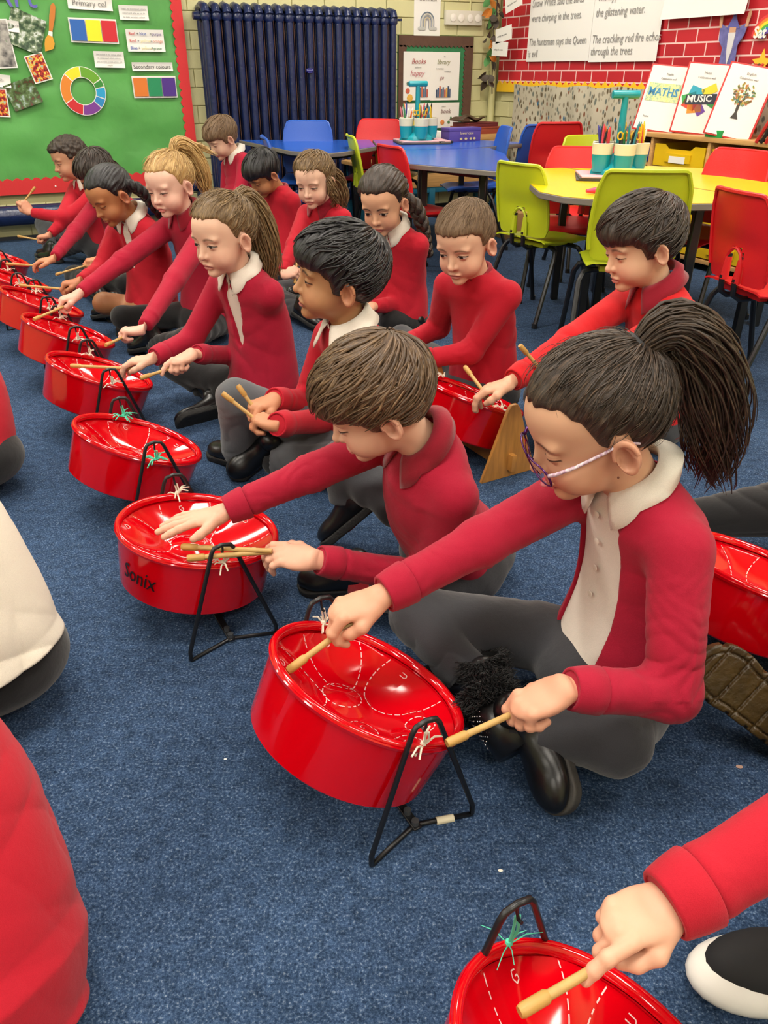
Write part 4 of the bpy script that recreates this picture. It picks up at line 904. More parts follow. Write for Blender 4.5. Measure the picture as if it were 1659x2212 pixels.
# ---------------------------------------------------------------- distance-field modelling (bodies, clothes, hair)
F4 = np.float32
def A3(v): return np.array([v[0], v[1], v[2]], F4)
def smin(a, b, k):
    h = np.clip(.5+.5*(b-a)/k, 0, 1); return b*(1-h)+a*h-k*h*(1-h)
def smax(a, b, k): return -smin(-a, -b, k)
def d_ell(q, c, r):
    p = q-A3(c); r = A3(r); a = p/r; k0 = np.sqrt((a*a).sum(1))+1e-9; a = a/r; k1 = np.sqrt((a*a).sum(1))+1e-9
    return k0*(k0-1)/k1
def d_sph(q, c, r): p = q-A3(c); return np.sqrt((p*p).sum(1))-r
def d_cap(q, a, b, ra, rb, flat=None):
    a, b = A3(a), A3(b); pa = q-a; ba = b-a; h = np.clip((pa@ba)/max(1e-9, float(ba@ba)), 0, 1)
    w = pa-h[:, None]*ba
    if flat is not None:      # flat = (unit axis, factor): thinner along that axis
        ax, k = A3(flat[0]), flat[1]; c = w@ax; w = w+np.outer(c*(1/k-1), ax)
    return np.sqrt((w*w).sum(1))-(ra+(rb-ra)*h)
def d_chain(q, pts, rs, k=.012, flat=None):
    d = None
    for i in range(len(pts)-1):
        e = d_cap(q, pts[i], pts[i+1], rs[i], rs[i+1], flat); d = e if d is None else smin(d, e, k)
    return d
def ewise(fn, P, n=400000):
    if len(P) <= n: return fn(P).astype(F4)
    return np.concatenate([fn(P[i:i+n]).astype(F4) for i in range(0, len(P), n)])
def surf(fn, lo, hi, h, newton=2):
    """closed surface fn=0 inside the box, as vertices and quads (naive surface nets on a narrow band)"""
    lo = A3(lo); hi = A3(hi); B = 6
    nb = np.maximum(1, np.ceil((hi-lo)/(h*B)).astype(int)); n = nb*B+1
    cc = [lo[i]+(np.arange(nb[i])+.5)*B*h for i in range(3)]
    G = np.stack(np.meshgrid(*cc, indexing='ij'), -1).reshape(-1, 3).astype(F4); dc = ewise(fn, G).reshape(nb)
    Vv = np.repeat(np.repeat(np.repeat(np.where(dc < 0, -1., 1.).astype(F4), B, 0), B, 1), B, 2)
    full_ = np.ones(n, F4); full_[:-1, :-1, :-1] = Vv
    keep = np.abs(dc) < B*h*1.25
    mask = np.zeros(n, bool); ii = np.argwhere(keep)
    m0 = np.repeat(np.repeat(np.repeat(keep, B, 0), B, 1), B, 2)
    mask[:-1, :-1, :-1] |= m0; mask[1:, :-1, :-1] |= m0; mask[:-1, 1:, :-1] |= m0; mask[:-1, :-1, 1:] |= m0
    mask[1:, 1:, :-1] |= m0; mask[1:, :-1, 1:] |= m0; mask[:-1, 1:, 1:] |= m0; mask[1:, 1:, 1:] |= m0
    idx = np.argwhere(mask); P = (lo+idx.astype(F4)*h).astype(F4); full_[mask] = ewise(fn, P)
    for ax in range(3):
        s_ = [slice(None)]*3; s_[ax] = 0; full_[tuple(s_)] = np.maximum(full_[tuple(s_)], h*.5); s_[ax] = -1; full_[tuple(s_)] = np.maximum(full_[tuple(s_)], h*.5)
    ins = full_ < 0; cs = tuple(n-1); cnt = np.zeros(cs, np.int8); acc = np.zeros(cs+(3,), F4); E_ = []
    for ax in range(3):
        sa = [slice(None)]*3; sb = [slice(None)]*3; sa[ax] = slice(0, -1); sb[ax] = slice(1, None)
        cr = ins[tuple(sa)] != ins[tuple(sb)]; e = np.argwhere(cr); va = full_[tuple(sa)][cr]; vb = full_[tuple(sb)][cr]
        t = va/(va-vb); pos = e.astype(F4); pos[:, ax] += t; E_.append((e, va < 0))
        o = [a for a in range(3) if a != ax]
        for da in (0, -1):
            for db in (0, -1):
                c = e.copy(); c[:, o[0]] += da; c[:, o[1]] += db
                ok = ((c >= 0) & (c < np.array(cs))).all(1); c = c[ok]; fl_ = np.ravel_multi_index(c.T, cs)
                cnt.reshape(-1)[fl_] += 1; af = acc.reshape(-1, 3); af[fl_] += pos[ok]
    act = cnt > 0; vi = np.full(cs, -1, np.int64); vi[act] = np.arange(act.sum()); Pv = lo+acc[act]/cnt[act][:, None]*h
    quads = []
    for ax in range(3):
        e, neg = E_[ax]; o = [a for a in range(3) if a != ax]; ids = []
        good = (e[:, o[0]] > 0) & (e[:, o[1]] > 0) & (e[:, o[0]] < cs[o[0]]) & (e[:, o[1]] < cs[o[1]]); e = e[good]; neg = neg[good]
        for da, db in ((0, 0), (-1, 0), (-1, -1), (0, -1)):
            c = e.copy(); c[:, o[0]] += da; c[:, o[1]] += db; ids.append(vi[c[:, 0], c[:, 1], c[:, 2]])
        Q = np.stack(ids, 1); flip = neg if ax != 1 else ~neg; Q[~flip] = Q[~flip][:, ::-1]; quads.append(Q)
    Q = np.concatenate(quads); Pv = Pv.astype(F4)
    for _ in range(newton):
        d = ewise(fn, Pv); g = grad(fn, Pv, h*.35); gl_ = (g*g).sum(1)+1e-6; Pv = Pv-np.clip(d/gl_, -h*.6, h*.6)[:, None]*g
    return Pv, Q
def grad(fn, P, e):
    g = np.empty_like(P)
    for a in range(3):
        o = np.zeros(3, F4); o[a] = e; g[:, a] = (ewise(fn, P+o)-ewise(fn, P-o))/(2*e)
    return g
def np_obj(name, parts, m, parent, attrs=None):
    """parts: list of (verts, quads[, attribute]) joined in one mesh object with smooth shading"""
    vs, fs, at, o = [], [], [], 0
    for p in parts:
        vs.append(p[0]); fs.append(np.asarray(p[1])+o); o += len(p[0]); at.append(p[2] if len(p) > 2 and p[2] is not None else np.full((len(p[0]), 3), -9, F4))
    v = np.concatenate(vs).astype(F4); me = bpy.data.meshes.new(name)
    tot = sum(len(f) for f in fs); loops = np.concatenate([f.reshape(-1) for f in fs]).astype(np.int32); cn = np.concatenate([np.full(len(f), f.shape[1]) for f in fs]).astype(np.int32)
    me.vertices.add(len(v)); me.vertices.foreach_set('co', v.reshape(-1)); me.loops.add(len(loops)); me.loops.foreach_set('vertex_index', loops)
    me.polygons.add(tot); me.polygons.foreach_set('loop_start', np.concatenate([[0], np.cumsum(cn)[:-1]]).astype(np.int32)); me.polygons.foreach_set('loop_total', cn)
    me.polygons.foreach_set('use_smooth', np.ones(tot, bool)); me.update(calc_edges=True)
    if attrs:
        a = me.attributes.new(attrs, 'FLOAT_VECTOR', 'POINT'); a.data.foreach_set('vector', np.concatenate(at).astype(F4).reshape(-1))
    me.materials.append(m); ob = bpy.data.objects.new(name, me); COL.objects.link(ob); ob.parent = parent
    return ob
def frame(y, z):
    y = Vector(y).normalized(); z = Vector(z); z = (z-y*z.dot(y)).normalized(); x = y.cross(z); return Matrix((x, y, z)).transposed()
def M3(m): return np.array([[m[i][j] for j in range(3)] for i in range(3)], F4)
def wav(P, a, b, s=0.):
    """cheap smooth pseudo noise, -1..1"""
    x, y, z = P[:, 0], P[:, 1], P[:, 2]
    return np.sin(x*a+1.7*np.sin(y*b+s)+s)*.5+np.sin(z*a*.9+1.3*np.sin(x*b*1.1+2+s)+y*b)*.5
# ---- node expressions for the skin and hair materials
class X:
    nt = None
    def __init__(s, k): s.k = k
    @staticmethod
    def op(o, *a, clamp=False):
        n = X.nt.nodes.new('ShaderNodeMath'); n.operation = o; n.use_clamp = clamp
        for i, v in enumerate(a):
            if isinstance(v, X): X.nt.links.new(v.k, n.inputs[i])
            else: n.inputs[i].default_value = v
        return X(n.outputs[0])
    def __add__(s, o): return X.op('ADD', s, o)
    def __sub__(s, o): return X.op('SUBTRACT', s, o)
    __radd__ = __add__
    def __rsub__(s, o): return X.op('SUBTRACT', o, s)
    def __mul__(s, o): return X.op('MULTIPLY', s, o)
    __rmul__ = __mul__
    def abs(s): return X.op('ABSOLUTE', s)
    def sq(s): return X.op('MULTIPLY', s, s)
    def step(s, soft):           # 1 where s < 0
        return X.op('MULTIPLY_ADD', s, -.5/soft, .5, clamp=True)
def mixc(fac, a, col):
    n = X.nt.nodes.new('ShaderNodeMix'); n.data_type = 'RGBA'; X.nt.links.new(fac.k, n.inputs[0])
    if isinstance(a, X): X.nt.links.new(a.k, n.inputs[6])
    else: n.inputs[6].default_value = (*lin(a), 1)
    if isinstance(col, X): X.nt.links.new(col.k, n.inputs[7])
    else: n.inputs[7].default_value = (*lin(col), 1)
    return X(n.outputs[2])
_sk = {}
def skin_mat(col, brow='#4a3524', lip='#b8605a', eye='#2a1a12', op=.35, browk=.7, blush='#d07868', bl=.28, gaze=0., far=False, gz=0.):
    key = (col, brow, lip, eye, op, browk, gaze, far, gz)
    if key in _sk: return _sk[key]
    m = bpy.data.materials.new('skin'); m.use_nodes = True; nt = m.node_tree; X.nt = nt; b = nt.nodes['Principled BSDF']
    at = nt.nodes.new('ShaderNodeAttribute'); at.attribute_name = 'face'; sp = nt.nodes.new('ShaderNodeSeparateXYZ'); nt.links.new(at.outputs['Vector'], sp.inputs[0])
    x0 = X(sp.outputs[0]); y = X(sp.outputs[1]); z = X(sp.outputs[2]); x = x0.abs(); front = (.045-y).step(.006)
    c = mixc(X.op('MULTIPLY', X.op('EXPONENT', ((x-.038).sq()+(z+.036).sq())*-1800.), bl), col, blush)
    n_ = nt.nodes.new('ShaderNodeTexNoise'); n_.inputs['Scale'].default_value = 45; tc = nt.nodes.new('ShaderNodeTexCoord'); nt.links.new(tc.outputs['Object'], n_.inputs['Vector'])
    c = mixc(X.op('MULTIPLY', X(n_.outputs[0]), .10), c, blush)
    # ears and nose a touch redder
    c = mixc((.074-x).step(.004)*.25, c, blush); c = mixc(X.op('MULTIPLY', X.op('EXPONENT', (x.sq()+(z+.031).sq())*-9000.), .30*bl*2), c, blush)
    soft = .0016 if far else .0009
    inner = (X.op('POWER', ((y+.010).sq()+(z+.011).sq()*.35), .5)-.0085).step(.003)*(.0735-x).step(.002); c = mixc(inner*.45, c, '#8a4a38')  # ear hollow redder and darker, its shade painted into the colour
    # eyebrow: a soft arc thinning outwards
    u = x-.030; br = (z-(.0190-u.sq()*14.)).abs()-X.op('MULTIPLY_ADD', u, -.05, .0026); brm = br.step(.0018)*(u.abs()-.0170).step(.004)*front
    c = mixc(brm*browk, c, brow)
    # eye: opening between the upper lid arc and the lower lid arc
    e = x-.0298; up = (-.0035+.0115*op)-e.sq()*(8.+32*op); lo_ = -.0045-.0016*op+e.sq()*(12.)
    wid = (e.abs()-.0142).step(.0008); opn = (z-up).step(soft*.6)*(lo_-z).step(soft*.6)*wid*front
    cx = .030; gx = x0-gaze; 
    dl = X.op('POWER', ((gx-.030).sq()+(z+(.0022-gz)).sq()), .5); dr = X.op('POWER', ((gx+.030).sq()+(z+(.0022-gz)).sq()), .5); di = X.op('MINIMUM', dl, dr)
    ec = mixc((di-.0068).step(.0006), '#c9c1b8', eye); ec = mixc((di-.0030).step(.0005), ec, '#080605')
    c = mixc(opn, c, ec)
    lash = ((z-up).abs()-(.0016 if op > .15 else .0013)).step(soft)*wid*front; c = mixc(lash*.95, c, '#1c120e')
    ll = ((z-lo_).abs()-.0003).step(.0008)*wid*front; c = mixc(ll*.35, c, '#7a4438')
    crease = ((z-(up+.0048)).abs()-.0003).step(.0011)*wid*front; c = mixc(crease*.4, c, '#8a5446')
    # lips
    lm = ((z+.0585+x.sq()*6).abs()-(.0068-x.sq()*14.)).step(.0016)*(x-.0205).step(.003)*front*(.060-y).step(.004); c = mixc(lm*.9, c, lip)
    ml = ((z+.0580+x.sq()*5).abs()-.0007).step(.0009)*(x-.0190).step(.002)*front; c = mixc(ml*.95, c, '#4a1c1a')
    ns = (((x-.0062).sq()*1.0+(z+.0375).sq()*2.2)*1000.-.010).step(.006)*front*(.078-y).step(.002); c = mixc(ns*.8, c, '#3c1a14')
    nt.links.new(c.k, b.inputs['Base Color']); b.inputs['Roughness'].default_value = .52; b.inputs['Specular IOR Level'].default_value = .4
    b.inputs['Subsurface Weight'].default_value = .12; b.inputs['Subsurface Radius'].default_value = (.012, .005, .003); b.inputs['Subsurface Scale'].default_value = .6
    _sk[key] = m; return m
_hm = {}
def hair_mat(col, col2, rough=.42, sc=1., spec=.5):
    key = (col, col2, rough, sc)
    if key in _hm: return _hm[key]
    m = bpy.data.materials.new('hair'); m.use_nodes = True; nt = m.node_tree; X.nt = nt; b = nt.nodes['Principled BSDF']
    at = nt.nodes.new('ShaderNodeAttribute'); at.attribute_name = 'strand'
    n = nt.nodes.new('ShaderNodeTexNoise'); n.inputs['Scale'].default_value = 1.; n.inputs['Detail'].default_value = 4; n.inputs['Roughness'].default_value = .65
    mp = nt.nodes.new('ShaderNodeMapping'); mp.inputs['Scale'].default_value = (26*sc, 3., 26*sc); nt.links.new(at.outputs['Vector'], mp.inputs[0]); nt.links.new(mp.outputs[0], n.inputs['Vector'])
    r = nt.nodes.new('ShaderNodeValToRGB'); e = r.color_ramp.elements; e.new(.5)
    dk = tuple(v*.45 for v in lin(col)); e[0].position = .28; e[0].color = (*dk, 1); e[1].position = .5; e[1].color = (*lin(col), 1); e[2].position = .72; e[2].color = (*lin(col2), 1)
    nt.links.new(n.outputs[0], r.inputs[0]); nt.links.new(r.outputs[0], b.inputs['Base Color'])
    bp = nt.nodes.new('ShaderNodeBump'); bp.inputs['Strength'].default_value = .75; bp.inputs['Distance'].default_value = .003; nt.links.new(n.outputs[0], bp.inputs['Height']); nt.links.new(bp.outputs[0], b.inputs['Normal'])
    b.inputs['Roughness'].default_value = rough; b.inputs['Specular IOR Level'].default_value = spec; _hm[key] = m; return m
_cl = {}
def cloth_mat(name, col, rough=.85, fine=900, sheen=.25, bump=.25, rib=False, pill=.08):
    if name in _cl: return _cl[name]
    m = bpy.data.materials.new(name); m.use_nodes = True; nt = m.node_tree; X.nt = nt; b = nt.nodes['Principled BSDF']
    tc = nt.nodes.new('ShaderNodeTexCoord'); n = nt.nodes.new('ShaderNodeTexNoise'); n.inputs['Scale'].default_value = fine; n.inputs['Detail'].default_value = 2; nt.links.new(tc.outputs['Object'], n.inputs['Vector'])
    n2 = nt.nodes.new('ShaderNodeTexNoise'); n2.inputs['Scale'].default_value = 14; n2.inputs['Detail'].default_value = 4; nt.links.new(tc.outputs['Object'], n2.inputs['Vector'])
    d = tuple(v*.80 for v in lin(col)); g = tuple(min(1, v*1.12+.004) for v in lin(col))
    c = mixc(X(n.outputs[0]), d, g); c = mixc(X.op('MULTIPLY', X(n2.outputs[0]), pill*2), c, d)
    nt.links.new(c.k, b.inputs['Base Color']); b.inputs['Roughness'].default_value = rough; b.inputs['Specular IOR Level'].default_value = .25; b.inputs['Sheen Weight'].default_value = sheen; b.inputs['Sheen Roughness'].default_value = .5
    bp = nt.nodes.new('ShaderNodeBump'); bp.inputs['Strength'].default_value = bump; bp.inputs['Distance'].default_value = .002; nt.links.new(n.outputs[0], bp.inputs['Height'])
    bp2 = nt.nodes.new('ShaderNodeBump'); bp2.inputs['Strength'].default_value = .35; bp2.inputs['Distance'].default_value = .012; nt.links.new(n2.outputs[0], bp2.inputs['Height']); nt.links.new(bp.outputs[0], bp2.inputs['Normal'])
    nt.links.new(bp2.outputs[0], b.inputs['Normal']); _cl[name] = m; return m
# ---------------------------------------------------------------- the head
def head_sdf(q, fat=1., neck=None, ears=True, mo=0.):
    """q in head coordinates: x to the sides, y forwards, z up, eyes at z = 0"""
    s = q.copy(); ax = np.abs(q[:, 0]); s[:, 0] = ax
    d = d_ell(s, (0, -.010, .028), (.0725, .090, .079))
    d = smin(d, d_ell(s, (0, .022, -.028), (.0585*fat, .055, .064)), .022)
    d = smin(d, d_ell(s, (0, .035, .040), (.056, .046, .045)), .015)
    d = smin(d, d_sph(s, (.030, .044, -.040), .0275*fat), .018)
    d = smin(d, d_ell(s, (0, .056, -.081), (.019, .0185, .0145)), .016)
    d = smax(d, -d_sph(s, (.0305, .0885, .0015), .0150), .016)
    d = smin(d, d_ell(s, (.028, .0672, .0165), (.020, .0075, .0060)), .016)
    d = smin(d, d_sph(s, (.0300, .0640, -.0012), .0122), .0035)
    n = d_cap(s, (0, .071, .006), (0, .0865, -.028), .0068, .0082); n = smin(n, d_sph(s, (.0085, .0800, -.0315), .0062), .005); n = smin(n, d_sph(s, (0, .0885, -.0295), .0082), .004)
    d = smin(d, n, .009)
    d = smin(d, d_ell(s, (0, .0705, -.0560), (.019, .0090, .0085)), .009)
    lips = smin(d_ell(s, (0, .0752, -.0545), (.0185, .0062, .0040)), d_ell(s, (0, .0745, -.0630-mo*.3), (.0150, .0066, .0046)), .0015)
    d = smin(d, lips, .0032)
    d = smax(d, -d_cap(s, (0, .0835, -.0583), (.0175, .0765, -.0590), .0016+mo, .0008), .0028)
    d = smax(d, -d_sph(s, (.0058, .0845, -.0385), .0022), .003)
    if ears:
        a, b = math.cos(.38), math.sin(.38); e = s-A3((.0755, -.012, -.010)); t = .15
        ex = e[:, 0]*a+e[:, 1]*b; ey = -e[:, 0]*b+e[:, 1]*a; ez = e[:, 2]*math.cos(t)-ey*math.sin(t)*-1; ey2 = ey*math.cos(t)-e[:, 2]*math.sin(t); ee = np.stack([ex, ey2, ez], 1).astype(F4)
        r = np.sqrt((ee[:, 1]/.0165)**2+(ee[:, 2]/.0265)**2); r = np.where(ee[:, 2] < 0, np.sqrt((ee[:, 1]/.0130)**2+(ee[:, 2]/.0265)**2), r)
        shell = d_ell(ee, (0, 0, 0), (.0070, .0165, .0275)); rimt = np.sqrt(((r-.84)*.017)**2+(ee[:, 0]-.0055)**2)-.0033
        cav = d_ell(ee, (.0090, .0025, 0), (.0085, .0095, .0175)); ear = smax(smin(shell, rimt, .002), -cav, .0015)
        ear = smin(ear, d_ell(ee, (.002, .0115, -.001), (.0035, .003, .006)), .002)
        d = smin(d, ear, .0035)
    if neck is not None: d = smin(d, d_cap(q, (0, -.018, -.050), neck, .0385, .040), .020)
    return d
ZL = {  # hairlines: y -> z of the lower edge of the hair
 'short': [(-.12, -.055), (-.06, -.058), (-.032, -.030), (-.020, .012), (-.004, .020), (.004, .004), (.018, .006), (.026, .036), (.045, .052), (.09, .058)],
 'fringe': [(-.12, -.060), (-.06, -.062), (-.034, -.034), (-.020, .006), (-.004, .010), (.004, -.020), (.018, -.016), (.030, .010), (.05, .026), (.09, .026)],
 'mop': [(-.12, -.062), (-.06, -.062), (-.034, -.036), (-.018, -.002), (-.004, .002), (.008, -.018), (.022, -.012), (.034, .006), (.05, .018), (.09, .020)],
 'back': [(-.12, -.050), (-.06, -.050), (-.034, -.026), (-.020, .014), (-.004, .020), (.006, .004), (.016, .014), (.030, .048), (.05, .066), (.09, .070)]}
def cap_sdf(q, kind, th, thf=1., topk=1., part=None, sweep=0.):
    s = q.copy(); s[:, 0] = np.abs(q[:, 0])
    d = d_ell(s, (0, -.010, .028), (.0725, .090, .079)); d = smin(d, d_ell(s, (0, .035, .040), (.056, .046, .045)), .015)
    d = smin(d, d_ell(s, (0, .012, -.028), (.056, .045, .060)), .022)
    t = th*(.55+.45*np.clip((q[:, 2]+.03)/.09, 0, 1)*topk)
    zl = np.interp(q[:, 1]+sweep*q[:, 0], *zip(*ZL[kind])).astype(F4)+.0022*np.sin(q[:, 0]*260+1.5*np.sin(q[:, 1]*150)+2*np.sin(q[:, 0]*75)).astype(F4)
    fr = np.clip((q[:, 2]-zl)/(.045 if kind == 'back' else .02), 0, 1); t = t*((.04 if kind == 'back' else .30)+(.96 if kind == 'back' else .70)*fr**.6)
    d = d-t
    return smax(d, (zl-q[:, 2])*.75, .007)
def pole_angles(q, pole):
    p = Vector(pole).normalized(); a = p.orthogonal().normalized(); b = p.cross(a); u = q-A3((0, -.008, .026)); L = np.sqrt((u*u).sum(1))+1e-9; u = u/L[:, None]
    al = u@A3(p); ph = np.arctan2(u@A3(a), u@A3(b)); rr = np.arccos(np.clip(al, -1, 1)); return ph, rr
def tubes_np(paths, radii, n=5):
    """many tapered tubes at once. paths (K,M,3), radii (K,M) -> verts, quads, strand attribute"""
    K, M, _ = paths.shape; t = np.gradient(paths, axis=1); t /= np.linalg.norm(t, axis=2, keepdims=True)+1e-9
    up = np.array([.31, .22, .93], F4); a = np.cross(t, up); a /= np.linalg.norm(a, axis=2, keepdims=True)+1e-9; b = np.cross(t, a)
    w = 2*np.pi*np.arange(n)/n; v = paths[:, :, None]+(a[:, :, None]*np.cos(w)[:, None]+b[:, :, None]*np.sin(w)[:, None])*radii[:, :, None, None]
    idx = np.arange(K*M*n).reshape(K, M, n); q = np.stack([idx[:, :-1], np.roll(idx, -1, 2)[:, :-1], np.roll(idx, -1, 2)[:, 1:], idx[:, 1:]], -1).reshape(-1, 4)
    att = np.zeros((K, M, n, 3), F4); att[..., 0] = (np.arange(K)*.137 % 7)[:, None, None]; att[..., 1] = np.linspace(0, 1, M)[None, :, None]; att[..., 2] = (np.arange(n)/n*.06)[None, None, :]
    return v.reshape(-1, 3).astype(F4), q, att.reshape(-1, 3)
# ---------------------------------------------------------------- hands
FX = (.0205, .0070, -.0068, -.0198); FY = (.0600, .0640, .0615, .0555)
FL = ((.027, .017, .014), (.030, .019, .015), (.027, .018, .014), (.021, .014, .012)); FR = (.0076, .0078, .0074, .0066)
POSE = {'grip': [(42, 62, 30), (58, 78, 40), (64, 82, 40), (66, 80, 40)], 'point': [(14, 22, 14), (50, 80, 45), (62, 85, 45), (66, 85, 45)],
        'flat': [(4, 6, 4), (2, 6, 4), (3, 8, 5), (5, 10, 6)], 'relax': [(20, 30, 20), (26, 36, 22), (30, 40, 24), (32, 42, 26)], 'fist': [(66, 88, 50)]*4}
THUMB = {'grip': [(.018, .012, -.006), (.031, .034, -.015), (.027, .052, -.023), (.017, .064, -.027)], 'point': [(.018, .012, -.006), (.031, .034, -.016), (.027, .053, -.024), (.020, .066, -.026)],
         'flat': [(.018, .012, -.003), (.038, .030, -.006), (.050, .045, -.009), (.056, .058, -.011)], 'relax': [(.018, .012, -.004), (.034, .032, -.012), (.038, .050, -.018), (.036, .062, -.022)],
         'fist': [(.018, .012, -.006), (.029, .034, -.018), (.018, .050, -.028), (.004, .056, -.031)]}
def hand_sdf(q, pose, arm=.14, wr=.0195, ar=.0205):
    d = d_ell(q, (0, .034, -.001), (.0285, .040, .0120)); d = smin(d, d_ell(q, (.014, .020, -.007), (.013, .021, .0105)), .010); d = smin(d, d_ell(q, (-.015, .022, -.006), (.011, .022, .0095)), .010)
    d = smin(d, d_cap(q, (0, -arm, 0), (0, -.004, 0), ar, wr, ((0, 0, 1), .86)), .016); fing = None
    for i in range(4):
        a = 0; spread = {'flat': (.20, .05, -.08, -.24), 'relax': (.12, .03, -.05, -.15)}.get(pose, (.03, 0, -.03, -.07))[i]
        p = Vector((FX[i], FY[i]-.004, .001)); pts = [p]; r = FR[i]
        for k in range(3):
            a += R(POSE[pose][i][k]); p = p+Vector((math.sin(spread)*math.cos(a), math.cos(spread)*math.cos(a), -math.sin(a)))*FL[i][k]; pts.append(p)
        f = d_chain(q, pts, [r*1.08, r, r*.94, r*.80], .003); f = smin(f, d_sph(q, pts[1], r*1.04), .002)
        fing = f if fing is None else smin(fing, f, .0016)
    d = smin(d, fing, .0055)
    t = THUMB[pose]; th = d_chain(q, t, [.0115, .0095, .0086, .0070], .005)
    return smin(d, th, .0050)
_handcache = {}
def hand_mesh(pose, left, h, arm=.14):
    k = (pose, h, arm)
    if k not in _handcache: _handcache[k] = surf(lambda P: hand_sdf(P, pose, arm), (-.045, -arm-.03, -.075), (.075, .140, .035), h)
    v, f = _handcache[k]; v = v.copy(); f = f.copy()
    if not left: v[:, 0] *= -1; f = f[:, ::-1]
    return v, f
# ---------------------------------------------------------------- the child
def RG(w): return 1-2*np.sqrt(np.abs(w)+.02)
M_RED = {'a': ('#a41030', 'crimson_knit'), 'b': ('#b41228', 'red_knit'), 'c': ('#c4141c', 'bright_red_knit'), 'd': ('#9c0f2c', 'deep_crimson_knit'), 'w': ('#ddd5c6', 'white_cotton')}
def red(k): return cloth_mat(M_RED[k][1], M_RED[k][0], sheen=.08)
M_shirt = cloth_mat('white_polo_cotton', '#e4dcd0', .8, sheen=.1)
TROU = {'grey': cloth_mat('charcoal_trouser', '#34353a', .8), 'lgrey': cloth_mat('mid_grey_trouser', '#515358', .8), 'black': cloth_mat('black_cotton', '#151517', .85), 'bare': mat('bare_skin', '#a5714a', .55, noise=.08), 'red': None}
M_shoe = mat('black_shoe_leather', '#0e0e10', .32, bump=.05, bscale=60); M_sole = mat('black_rubber', '#161616', .7, bump=.3, bscale=120); M_gsole = mat('grey_rubber', '#3c3a37', .7, bump=.2, bscale=100)
M_fray = {}
def look(px, py, d, psi, pitch, roll):
    c = atd(px, py, d); h = Vector((-c.x, -c.y, 0)).normalized(); l = Vector((h.y, -h.x, 0)); f = h*math.cos(R(psi))+l*math.sin(R(psi))
    side = f.cross(Vector((0, 0, 1)))           # the child's right
    f2 = Matrix.Rotation(-R(pitch), 3, side) @ f; up = Matrix.Rotation(-R(pitch), 3, side) @ Vector((0, 0, 1))
    up = Matrix.Rotation(R(roll), 3, f2) @ up; return c, f2, up
def facing(p, psi):
    h = Vector((-p.x, -p.y, 0)).normalized(); l = Vector((h.y, -h.x, 0)); return h*math.cos(R(psi))+l*math.sin(R(psi))
def ik(a, c, l1, l2, pole):
    d = c-a; L = d.length
    if L > (l1+l2)*.995: return a+d*(l1/(l1+l2))
    x = (l1*l1-l2*l2+L*L)/(2*L); h = math.sqrt(max(0, l1*l1-x*x)); n = d.normalized(); p = pole-n*pole.dot(n); return a+n*x+p.normalized()*h
def shoe(parent, heel, toe, top, h, sole=None, kind='shoe', L=.19, sw=1.):
    """heel and toe points of the sole line, top = direction of the upper"""
    m = frame(toe-heel, top); o = heel; sc = (toe-heel).length/.185; Mi_ = M3(m)
    def loc(P): return ((P-A3(o))@Mi_)/sc
    def up(P):
        q = loc(P); d = d_ell(q, (0, .055, .018), (.033, .058, .036)); d = smin(d, d_ell(q, (0, .128, .010), (.036, .058, .026)), .025); d = smin(d, d_cap(q, (0, .035, .03), (0, .030, .062), .030, .029), .02)
        d = smax(d, -q[:, 2]+.002, .004)
        if kind == 'boot': d = smin(d, d_cap(q, (0, .035, .04), (0, .030, .115), .033, .038), .02)
        d = d+.0012*np.exp(-((q[:, 2]-.062)/.003)**2)
        if kind == 'strap': d = smin(d, d_ell(q, (0, .095, .040), (.036, .010, .012)), .004)
        return d*sc
    def so(P):
        q = loc(P); a = np.interp(q[:, 1], [-.01, .02, .06, .12, .16, .19], [.026, .030, .027, .037, .034, .02]).astype(F4)
        t = np.clip((q[:, 1]-.09)/.1, -1, 1); e = d_cap(q*A3((1, 1, 0))+A3((0, 0, 0)), (0, .022, 0), (0, .150, 0), .0295*sw, .037*sw); e = smin(e, e, .01)
        d2 = np.maximum(e, np.abs(q[:, 2]+.006)-.0085-(.006 if kind != 'strap' else .004)*(q[:, 1] < .045)); return (smax(e, np.abs(q[:, 2]+.007)-.010, .004)+(.0009*np.sin(q[:, 1]*520) if sole == 'tread' else 0))*sc
    lo = np.minimum(A3(heel), A3(toe))-.11; hi = np.maximum(A3(heel), A3(toe))+.11
    if kind == 'boot': lo = lo-.06; hi = hi+.06
    v, f = surf(up, lo, hi, h); np_obj('shoe_upper', [(v, f)], M_shoe, parent)
    v, f = surf(so, lo, hi, h); np_obj('shoe_sole', [(v, f)], M_gsole if sole in ('grey', 'tread') else M_sole, parent)
def drumstick(tip, grip, label, extend=.04, L=None, r=.0050):
    d = (grip-tip).normalized(); end = grip+d*extend; th = thing('drumstick', label, 'drumstick', tip); m = d.to_track_quat('Z', 'Y'); th.rotation_euler = m.to_euler(); Ln = (end-tip).length
    MB().tube([(0, 0, .012), (0, 0, Ln)], [r, r*.95], 10).build('shaft', mat('bamboo_stick', '#bf9a5c', .5, noise=.15, nscale=60), th, True)
    MB().tube([(0, 0, 0), (0, 0, .004), (0, 0, .030), (0, 0, .033)], [r*1.1, r*1.38, r*1.38, r*1.05], 12).build('rubber_tip', mat('stick_tip', '#b98f4c', .45), th, True)
    return th
